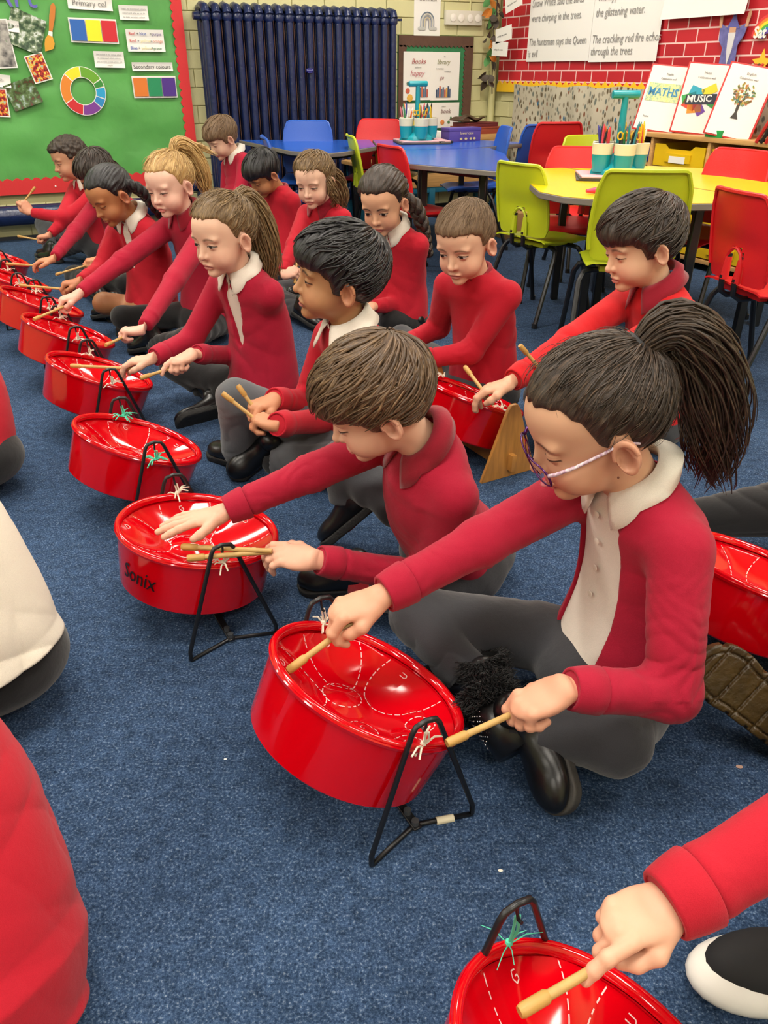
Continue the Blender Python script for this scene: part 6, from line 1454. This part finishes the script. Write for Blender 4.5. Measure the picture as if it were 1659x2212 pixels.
boyC = child(dict(label='dark-haired boy with white collar holding two sticks in his lap', d=1.84, head=(728, 600), look=(80, -6, -6), body=58, lean=.06,
    skin=skin_mat('#ab8058', '#1c1410', '#a8605a', '#18100c', .25, .85, bl=.15), red='b', collar='w', hs=1.08, cs=1.1,
    wristR=(592, 862, .27), toR=(530, 885, .265), handR='grip', wristL=(606, 916, .25), toL=(520, 895, .26), handL='grip', elbowL=(745, 905, .14), cuffL=-.05, cuffR=0.,
    stickR=((513, 832, .32), 'upright drumstick held by the boy with white collar', .01), stickL=((480, 849, .315), 'slanted drumstick held by the boy with white collar', .01),
    joints=dict(kR=(512, 862, .245), aR=(525, 985, .04), tR=(440, 960, .03), kL=(800, 1000, .10), aL=(585, 1000, .06), tL=(535, 1035, .02)), trou='lgrey', legr=1.0, flare=1.35,
    hair=dict(kind='fringe', mat=H_blk, th=.017, pole=(.1, -.6, .8), freq=1., groove=.0018, locks=420, lr=(.8, 1.95), lw=.0026, swirl=.5, lift=.001, tip=.006, over=.010, seed=8)))
girlD = child(dict(label='girl with light brown ponytail and white collar under a red cardigan', d=2.20, head=(482, 512), look=(50, 9, 0), body=50, lean=.05,
    skin=skin_mat('#dcb59c', '#6a523c', '#b8706a', '#2c2c28', .45, .8), red='a', top='cardigan', vneck=(.42, .034), collar='w', hs=1.02,
    wristR=(328, 774, .25), toR=(245, 785, .235), handR='relax', wristL=(414, 764, .27), toL=(345, 800, .25), handL='point', elbowL=(560, 770, .14),
    stickR=((153, 790, .225), 'drumstick in the right hand of the light brown ponytailed girl', .02), stickL=((303, 817, .23), 'drumstick in the left hand of the light brown ponytailed girl'),
    joints=dict(kR=(375, 790, .12), aR=(430, 835, .05), kL=(590, 815, .11), aL=(455, 862, .05), tL=(385, 882, .045), uL=(.55, .8, .2)), trou='black', legname='tights', legr=.85,
    hair=dict(kind='back', mat=H_lb, th=.011, pole=(0, -.7, .7), freq=1.2, groove=.0014, locks=260, lr=(.6, 1.8), lw=.0012, swirl=.2, lift=.001, tip=.004, wisp=260, ww=.0006,
        tails=[PONY(240, .0024, [.014, .028, .038, .042, .036, .016], [(0, -.075, .078), (0, -.105, .085), (-.01, -.128, .03), (-.02, -.130, -.05), (-.02, -.122, -.13), (-.02, -.115, -.18)], wave=.02)])))
girlE = child(dict(label='blonde girl with high ponytail reaching over her drum', d=2.95, head=(367, 402), look=(44, 12, 3), body=52, lean=.05,
    skin=skin_mat('#e0b8a4', '#a88660', '#c86a68', '#4a4a4a', .18, .3), red='a', collar='r', hs=1.05, top='polo', mouth=.002,
    wristR=(168, 636, .28), toR=(120, 652, .26), handR='grip', wristL=(308, 712, .23), toL=(272, 714, .23), handL='grip',
    stickR=((73, 690, .245), 'drumstick in the right hand of the blonde girl', .02), stickL=((228, 746, .215), 'drumstick in the left hand of the blonde girl'), trou='black', legname='tights', legr=.85,
    joints=dict(kR=(265, 685, .12), aR=(290, 712, .05), tR=(235, 700, .04), kL=(400, 735, .10), aL=(330, 745, .05), tL=(300, 750, .03)),
    hair=dict(kind='back', mat=H_blond, th=.010, pole=(0, -.55, .83), freq=1.2, groove=.0012, locks=160, lr=(.6, 1.9), lw=.0012, swirl=.2, lift=.001, tip=.005, wisp=160, ww=.0007,
        tails=[PONY(150, .0024, [.012, .026, .032, .030, .022, .010], [(0, -.062, .094), (-.005, -.09, .12), (-.02, -.13, .09), (-.03, -.145, .02), (-.03, -.145, -.05), (-.03, -.14, -.09)], '#d8b070'),
               dict(pts=[(0, -.07, .10), (-.01, -.12, .11), (-.04, -.17, .09), (-.08, -.20, .05)], r=[.008, .012, .012, .006], n=24, lw=.0014, wave=.01)])))
girlF = child(dict(label='girl with long dark plaits and white collar bending over her drum', d=3.08, head=(240, 424), look=(60, 26, 4), body=52, lean=.02,
    skin=skin_mat('#a87248', '#1c1410', '#a06050', '#1a100c', .10, .8, bl=.12), red='b', top='cardigan', vneck=(.45, .030), collar='w', hs=1.02,
    wristR=(172, 607, .27), toR=(118, 616, .26), handR='grip', stickR=((43, 616, .245), 'drumstick in the right hand of the dark-plaited girl', .02),
    joints=dict(kR=(225, 655, .13), aR=(280, 672, .06), tR=(200, 680, .03), kL=(350, 655, .11), aL=(250, 672, .05)), trou='bare', legname='bare_legs', legr=.85,
    hair=dict(kind='back', mat=H_blk, th=.010, pole=(0, -.8, .3), freq=1.2, groove=.0010, part=0.,
        tails=[dict(pts=[(-.055, -.055, .02), (-.070, -.085, -.02), (-.068, -.10, -.08), (-.066, -.11, -.15), (-.06, -.11, -.20)], r=[.022, .024, .021, .018, .010], braid=3.2, tie=('#1a1a1c', .010, .85)),
               dict(pts=[(.055, -.04, .0), (.066, -.03, -.06), (.062, .015, -.12), (.055, .03, -.16)], r=[.020, .022, .019, .012], braid=2.4)])))
girlG = child(dict(label='brown-haired girl half hidden behind the dark-plaited girl', d=3.72, head=(207, 378), look=(42, 22, 0), body=50, lean=.04,
    skin=skin_mat('#c08c64', '#2a1c14', '#b06a5a', '#1a100c', .3, .75, far=True, bl=.2), red='a', top='cardigan', collar='r', hs=1.0,
    wristR=(115, 559, .25), toR=(70, 566, .24), handR='relax', wristL=(217, 558, .24), toL=(178, 566, .235), handL='grip',
    stickR=((13, 570, .235), 'drumstick in the right hand of the brown-haired girl at the back', .015), stickL=((121, 593, .215), 'drumstick in the left hand of the brown-haired girl at the back', .02), trou='black', legname='tights', legr=.85,
    hair=dict(kind='mop', mat=H_db, th=.013, pole=(0, -.3, .95), freq=1., groove=.0015, locks=120, lr=(.8, 2.0), lw=.0025, swirl=.2,
        tails=[dict(pts=[(.055, .02, .03), (.072, .02, -.03), (.072, .03, -.10), (.07, .03, -.15)], r=[.010, .012, .012, .006], n=30, lw=.003, wave=.006), dict(pts=[(0, -.07, .0), (0, -.105, -.04), (0, -.105, -.12), (0, -.10, -.2)], r=[.05, .055, .05, .025], n=60, lw=.004, wave=.008)])))
boyH = child(dict(label='curly-haired boy raising a drumstick at the far left end of the row', d=4.25, head=(150, 346), look=(72, 12, 4), body=58, lean=.06,
    skin=skin_mat('#c49474', '#2a1c14', '#b87068', '#1a100c', .25, .7, far=True), red='b', collar='w', hs=1.02,
    wristR=(66, 459, 4.22), toR=(50, 438, 4.2), handR='grip', backR=(.3, -.6, .6), wristL=(106, 508, .23), toL=(84, 512, .22), handL='fist', elbowR=(135, 470, 4.2),
    stickR=((76, 404, 4.2), 'raised drumstick of the curly-haired boy', .01), stickL=((38, 510, .22), 'level drumstick in the left hand of the curly-haired boy', .01),
    joints=dict(kR=(96, 486, .17), aR=(110, 540, .06), tR=(80, 535, .05), oR='grey', kL=(185, 520, .14), aL=(120, 545, .06), tL=(75, 540, .06), oL='grey'), trou='grey',
    hair=dict(kind='short', mat=hair_mat('#30261e', '#5a4a3c', .6), th=.016, pole=(0, -.5, .85), groove=.0005, curl=.0035)))
boyI = child(dict(label='brown-haired boy with white collar sitting alone before the radiator', d=4.40, head=(479, 300), look=(62, 26, 0), body=60, pelvis=tuple(atd(516, 440, 4.55)),
    skin=skin_mat('#dab59c', '#6a523c', '#b8706a', '#2a1a12', .15, .5, far=True), red='a', collar='w', hs=1.0, wristL=(465, 440, 4.35), toL=(445, 450, 4.3), wristR=(470, 420, 4.5), toR=(450, 430, 4.5), handL='relax', handR='relax', trou='grey', shoe=None,
    hair=dict(kind='fringe', mat=H_cut, th=.014, pole=(.05, -.6, .8), groove=.0012, locks=80, lr=(.8, 1.9), lw=.002, swirl=.3)))
boyJ = child(dict(label='black-haired boy with bowed head behind the light brown ponytailed girl', d=3.98, head=(568, 376), look=(58, 34, -4), body=50, lean=-.02,
    skin=skin_mat('#a8744c', '#1c1410', '#a06050', '#1a100c', .12, .8, far=True, bl=.12), red='b', hs=1.03, wristR=(560, 520, .2), toR=(545, 530, .19), wristL=(590, 515, .2), toL=(570, 525, .19), trou='grey',
    hair=dict(kind='fringe', mat=H_blk, th=.013, pole=(.05, -.6, .8), groove=.0008, locks=60, lr=(.8, 1.9), lw=.002, swirl=.2, lift=.0005)))
girlK = child(dict(label='girl with tousled light brown hair tied on top, holding sticks upright', d=3.38, head=(679, 392), look=(27, 15, 2), body=40, lean=.03,
    skin=skin_mat('#dfb8a0', '#7a5a3c', '#bc6c66', '#3a2a1e', .38, .75, far=True), red='b', collar='r', hs=1.03,
    wristR=(610, 592, .235), toR=(640, 585, .25), handR='fist', wristL=(668, 552, .29), toL=(640, 558, .28), handL='fist', backR=(0, -.6, .7), backL=(0, -.6, .7),
    stickR=((637, 612, .20), 'dark drumstick held upright by the girl with tousled hair', .06), trou='grey',
    hair=dict(kind='back', mat=H_lb, th=.012, pole=(0, -.5, .85), freq=1., groove=.0018, locks=200, lr=(.7, 2.2), lw=.002, swirl=.5, lift=.002, tip=.010, wisp=160, ww=.0008,
        tails=[dict(pts=[(-.06, .0, .03), (-.078, .005, -.01), (-.082, .0, -.06), (-.075, -.01, -.11)], r=[.014, .020, .018, .008], n=70, lw=.0022, wave=.014, wf=14), dict(pts=[(-.03, -.07, .02), (-.05, -.10, -.03), (-.06, -.10, -.10), (-.06, -.095, -.16)], r=[.03, .04, .035, .015], n=90, lw=.003, wave=.016)])))
girlL = child(dict(label='girl with parted dark hair and long plait looking towards the camera', d=2.93, head=(828, 440), look=(24, 20, 3), body=32, lean=.04,
    skin=skin_mat('#cfa080', '#241812', '#b8605a', '#1a100c', .55, .95, gaze=-.001, gz=.0), red='b', top='cardigan', vneck=(.5, .030), collar='w', hs=1.07,
    wristL=(803, 662, .19), toL=(780, 672, .18), handL='relax', wristR=(765, 640, .2), toR=(755, 655, .19), handR='relax', elbowL=(885, 655, .16), trou='black', legname='tights', legr=.9,
    joints=dict(kL=(845, 695, .11), aL=(900, 720, .05), kR=(745, 670, .11), aR=(860, 715, .05)),
    hair=dict(kind='back', mat=H_db, th=.016, pole=(0, -.85, .0), freq=1.1, groove=.0012, part=0., topk=1.2, locks=120, lr=(.8, 1.7), lw=.0016, swirl=.1, lift=.0005,
        tails=[dict(pts=[(-.052, -.06, -.01), (-.085, -.075, -.05), (-.105, -.07, -.12), (-.115, -.06, -.19), (-.125, -.05, -.23)], r=[.026, .027, .024, .019, .012], braid=3.0, tie=('#d8a89a', .013, .86)),
               dict(pts=[(.052, -.06, -.01), (.075, -.07, -.05), (.08, -.07, -.12)], r=[.022, .022, .016], braid=1.5)])))
boyM = child(dict(label='short-haired boy with hands on his legs behind the wooden-stand drum', d=2.20, head=(1004, 526), look=(28, 18, 2), body=30, lean=.08, bw=.84,
    skin=skin_mat('#d6ae92', '#5a442e', '#b07068', '#241610', .50, .8, gaze=.0015, gz=-.001), red='b', hs=1.02,
    wristR=(868, 748, .23), toR=(872, 790, .205), handR='relax', wristL=(900, 778, .225), toL=(925, 812, .20), handL='relax', trou='grey',
    joints=dict(kR=(868, 735, .14), aR=(960, 820, .06), kL=(1030, 776, .175), aL=(925, 825, .07), tL=(985, 845, .03)),
    hair=dict(kind='short', mat=H_cut, th=.009, pole=(.05, -.6, .8), freq=2., groove=.0006, locks=420, lr=(.3, 1.9), lw=.0007, swirl=.3, lift=.0, tip=.001)))
boyN = child(dict(label='boy with tousled dark brown hair and red collar striking the wooden-stand drum', d=2.07, head=(1384, 532), look=(60, 15, 2), body=52, lean=.03,
    skin=skin_mat('#d8b090', '#2e2018', '#c07a70', '#1c120e', .15, .7), red='c', collar='r', hs=1.10, cs=1.1,
    wristR=(1100, 827, .30), toR=(1045, 843, .275), handR='relax', wristL=(1215, 835, .30), toL=(1180, 800, .33), handL='grip',
    stickR=((1004, 792, .31), 'drumstick in the striking hand of the boy at the back right', .02), stickL=((1123, 746, .40), 'raised second drumstick of the boy at the back right', .02), trou='grey',
    joints=dict(kR=(1170, 855, .12), kL=(1500, 860, .12)),
    hair=dict(kind='fringe', mat=H_db, th=.018, pole=(.05, -.6, .8), freq=.9, groove=.0018, locks=420, lr=(.7, 1.95), lw=.0026, swirl=.6, lift=.001, tip=.006, seed=12)))
# ---------------------------------------------------------------- glasses and tongue of the front girl
I = girlA; M_frame = mat('purple_frame', '#4a1a5c', .2, metal=.5); M_pattern = mat('patterned_frame', '#9c6a8c', .35, noise=.5, nscale=220, col2='#e8dce4')
gm = bpy.data.materials.new('spectacle_lens'); gm.use_nodes = True; b_ = gm.node_tree.nodes['Principled BSDF']; b_.inputs['Transmission Weight'].default_value = 1; b_.inputs['Roughness'].default_value = .02; b_.inputs['IOR'].default_value = 1.05; b_.inputs['Base Color'].default_value = (.97, .93, .96, 1)
th = thing('glasses', 'purple framed glasses low on the nose of the girl playing the front drum', 'glasses', I['c']); th.rotation_euler = I['HM'].to_euler(); th.scale = (I['hs'],)*3
def lens_pt(a, sx, k=1.):
    e = .72; ca, sa = math.cos(a), math.sin(a); x = .0265*k*math.copysign(abs(ca)**e, ca); z = .0165*k*math.copysign(abs(sa)**e, sa)
    return Vector((sx*.0315+x, .0945-.010*((sx*.0305+x)/.055)**2+z*.10, -.0165+z))
for sx in (-1, 1):
    MB().tube([lens_pt(2*math.pi*i/32, sx) for i in range(32)], .0013, 8, closed=True).build('rim', M_frame, th, 'all')
    MB().grid(lambda u, v: lens_pt(2*math.pi*u, sx, .02+.97*v), 28, 4, .0008).build('lens', gm, th, 'all')
    MB().tube([(sx*.0575, .0840, -.010), (sx*.064, .077, -.007), (sx*.070, .050, -.003), (sx*.0755, .010, .006), (sx*.0775, -.010, .012), (sx*.078, -.030, .002)], [.0028, .0026, .0024, .0021, .0019, .0016], 8).build('temple', M_pattern if sx < 0 else M_frame, th, 'all')
MB().tube([(-.0075, .0900, -.011), (-.004, .0935, -.0085), (.004, .0935, -.0085), (.0075, .0900, -.011)], .0013, 8).build('bridge', M_frame, th, 'all')
f = MB(); f.sphere((0, .0815, -.0600), .0085, 14, (1.05, 1.1, .42)); o = f.build('tongue', mat('tongue_pink', '#c8646c', .3), I['root'], 'all'); o.location = I['c']-I['off']; o.rotation_euler = I['HM'].to_euler(); o.scale = (I['hs'],)*3
f = MB(); f.sphere((-.0745, .004, -.038), .0016, 8); o = f.build('ear_stud', mat('stud', '#6a3a2a', .3), I['root'], 'all'); o.location = I['c']-I['off']; o.rotation_euler = I['HM'].to_euler(); o.scale = (I['hs'],)*3
# furry and sparkly boot cuffs
def fluff(parent, c, axis, r, n, L, m, off):
    rs = np.random.RandomState(4); ax = Vector(axis).normalized(); fr = frame(ax.orthogonal(), ax); P = []
    for i in range(n):
        a = rs.uniform(0, 6.28); hh = rs.uniform(-.5, .5)*L; d = fr @ Vector((math.cos(a), math.sin(a), 0)); p0 = c+ax*hh+d*r*.85; p1 = p0+d*rs.uniform(.008, .016)+Vector(rs.uniform(-.006, .006, 3)); p2 = p1+d*.003+Vector(rs.uniform(-.006, .006, 3)); P.append([A3(p0), A3(p1), A3(p2)])
    v, f_, at = tubes_np(np.array(P), np.tile(np.array([[.0011, .0009, .0002]]), (n, 1)), 4); core, fc, ac = tubes_np(np.array([[A3(c-ax*L*.5), A3(c), A3(c+ax*L*.5)]]), np.array([[r*.8, r*.92, r*.8]]), 14)
    return np_obj('boot_fur', [(v-A3(off), f_), (core-A3(off), fc)], m, parent)
M_fur = mat('black_fur', '#0c0c0e', .7); 
q1 = atz(1118, 1622, .070); q0 = atz(1050, 1506, .112); ax_ = (q0-q1).normalized()
fluff(I['root'], q0, ax_, .046, 1700, .036, M_fur, I['off']); fluff(I['root'], atz(1046, 1440, .115), (-.2, .35, .6), .036, 1000, .036, M_fur, I['off'])
sl = MB(); sl.tube([q0-I['off'], q0.lerp(q1, .5)-I['off'], q1-I['off']], [.042, .042, .036], 20); slo = sl.build('boot_shaft', M_shoe, I['root'], 'all')
d_ = (q1-q0); L_ = d_.length; fr = frame(Vector((0, 0, 1)), d_.normalized())
gm_ = MB(); d_ = (q1-q0); L_ = d_.length; fr = frame(Vector((0, 0, 1)), d_.normalized())
for i in range(15):
    for j in range(26):
        a = 2*math.pi*(j+.5*(i % 2))/26; t = i/14*.66; r_ = .0425-.006*t*t; p = q0+d_*t+fr @ Vector((math.cos(a)*r_, math.sin(a)*r_, 0))-I['off']
        if (i*7+j*13) % 5: gm_.sphere(p, .0017, 6)
tag(gm_.build('studs', mat('silver_stud', '#e8e8ec', .15, metal=.9), slo, 'all'), kind='stuff')
# ---------------------------------------------------------------- the loose sticks in the Sonix drum
drumstick(atz(392, 1181, .222), atz(520, 1187, .224), 'loose drumstick lying across the bowl of the drum marked Sonix', .06)
drumstick(atz(404, 1206, .218), atz(585, 1192, .218), 'drumstick under the left hand of the leaning boy', .05)
# ---------------------------------------------------------------- children cut by the frame
partO = child(dict(label='child at the bottom right reaching in with a bright red sleeve, otherwise out of view', d=.86, head=(2330, 1330), look=(75, 20, 0), body=62, pelvis=(.78, .66, .11),
    skin=skin_mat('#d9b294', '#3a281e'), red='b', hs=1.06, wristR=(1446, 1950, .275), toR=(1235, 2040, .262), handR='point', elbowR=(1800, 1745, .33), stickR=((1122, 2187, .24), 'thick drumstick tipped over the drum at the bottom edge', .02), slv=1.12, cuffR=-.02,
    trou='black', joints=dict(kR=(1950, 1850, .16), aR=(1800, 2085, .06), tR=(1640, 2078, .03), sR=None, kL=(2200, 2300, .10), aL=(1900, 2250, .05)), hair=dict(kind='fringe', mat=H_dk, th=.015)))
tp = atz(1628, 2085, .05)
for nm_, m_, dx_, zc, rr in (('white_toe_cap', mat('white_rubber', '#d8d4cc', .6), .004, .028, (.082, .050, .028)), ('shoe_upper', mat('black_canvas', '#141416', .8), .030, .038, (.088, .044, .040))):
    MB().sphere((tp.x+dx_-partO['off'].x, tp.y+dx_*.2-partO['off'].y, zc), 1., 24, rr).build(nm_, m_, partO['root'], 'all')
partP = child(dict(label='child in a crimson jumper seen from behind at the bottom left corner', d=.80, head=(-560, 1330), look=(120, 5, 0), body=128, pelvis=(-.492, .505, .12), hem=-.34, skin=skin_mat('#d9b294', '#3a281e'), red='b', hs=1.12, bw=1.08, fold=.5, trou='black', shoe=None))
partQ = child(dict(label='child in a white shirt and black trousers seen from behind at the left edge', d=1.15, head=(-420, 830), look=(120, 5, 0), body=125, pelvis=(-.688, 1.04, .13), skin=skin_mat('#d9b294', '#3a281e'), red='w', top='shirt', hs=1.05, bw=1.0, fold=1.0, hem=-.07, trou='black', shoe=None))
partR = child(dict(label='child in a red jumper just showing at the left edge above the white shirt', d=2.0, head=(-190, 640), look=(120, 5, 0), body=125, pelvis=(-1.10, 1.86, .12), skin=skin_mat('#d9b294', '#3a281e'), red='b', hs=1.02, trou='black', fold=.9, shoe=None))
def leg_person(label, pts, rs, m, sole=None):
    th = thing('person', label, 'person', (pts[0].x, pts[0].y, 0)); off = Vector((pts[0].x, pts[0].y, 0)); lo = np.min([A3(p) for p in pts], 0)-.1; hi = np.max([A3(p) for p in pts], 0)+.1
    v, f_ = surf(lambda P: d_chain(P, pts, rs, .02)+.002*RG(np.sin(P[:, 0]*50+2*np.sin(P[:, 2]*40)+P[:, 1]*20)), lo, hi, .0045, 1); np_obj('trousers', [(v-A3(off), f_)], m, th); return th, off
th, off_ = leg_person('child at the right edge of whom only a black trouser leg shows', [Vector((1.12, 1.52, .18)), Vector((.95, 1.51, .15)), Vector((.76, 1.60, .07))], [.075, .070, .045], TROU['black'])
th, off_ = leg_person('child at the right edge showing only a big brown rubber shoe sole', [Vector((1.05, 1.02, .18)), Vector((.90, .98, .14)), Vector((.76, .97, .12))], [.06, .055, .042], TROU['black'])
# brown sole facing the camera with treads
sm = mat('brown_gum_sole', '#40300f', .38, noise=.35, nscale=25, bump=.2, bscale=90); so_n = (Vector((0, 0, 1.0))-Vector((.63, .98, .09))).normalized(); ydir = Vector((-.62, .30, .42)).normalized()
fr = frame(ydir, so_n); cc = atz(1616, 1500, .105)
def sole_d(P):
    q = (P-A3(cc))@M3(fr)/1.12; w = np.interp(q[:, 1], [-.14, -.10, -.03, .04, .085], [.034, .038, .036, .046, .036]).astype(F4); e = smin(d_sph(q*A3((1, 1, 0)), (0, .045, 0), .047), d_cap(q*A3((1, 1, 0)), (0, -.12, 0), (0, .03, 0), .038, .044), .01)
    tread = np.where((np.abs(np.sin(q[:, 1]*95)) < .16) | (np.abs(e+.012) < .0014), .0035, 0.); notch = .004*(np.sin(q[:, 1]*190) > .82)
    return smax(e+notch, np.abs(q[:, 2])-.011+tread*(q[:, 2] > 0), .003)
v, f_ = surf(sole_d, A3(cc)-.18, A3(cc)+.18, .0028, 1); np_obj('shoe_sole', [(v-A3(off_), f_)], sm, th)
v, f_ = surf(lambda P: (lambda q: d_ell(q, (0, -.01, -.035), (.043, .095, .034)))((P-A3(cc))@M3(fr)), A3(cc)-.18, A3(cc)+.18, .004, 1); np_obj('shoe_upper', [(v-A3(off_), f_)], M_shoe, th)
f = MB()
for i in range(30):
    a = -1.2+2.4*i/29; p = cc+fr @ Vector((.050*math.sin(a), .040+.050*math.cos(a), -.004)); q = cc+fr @ Vector((.050*math.sin(a+.045), .040+.050*math.cos(a+.045), -.004)); f.tube([p-off_, q-off_], .0016, 5)
f.build('stitching', mat('pale_stitch', '#c8bfae', .7), th)
# lettering on the leaning boy's sock
# ---------------------------------------------------------------- turn the whole scene so that the room's walls run along the axes
_turn = Matrix.Rotation(-ROOM_A, 4, 'Z')
for o in list(scene.objects):
    if o.parent is None:
        o.matrix_basis = _turn @ o.matrix_basis
bpy.context.view_layer.update()
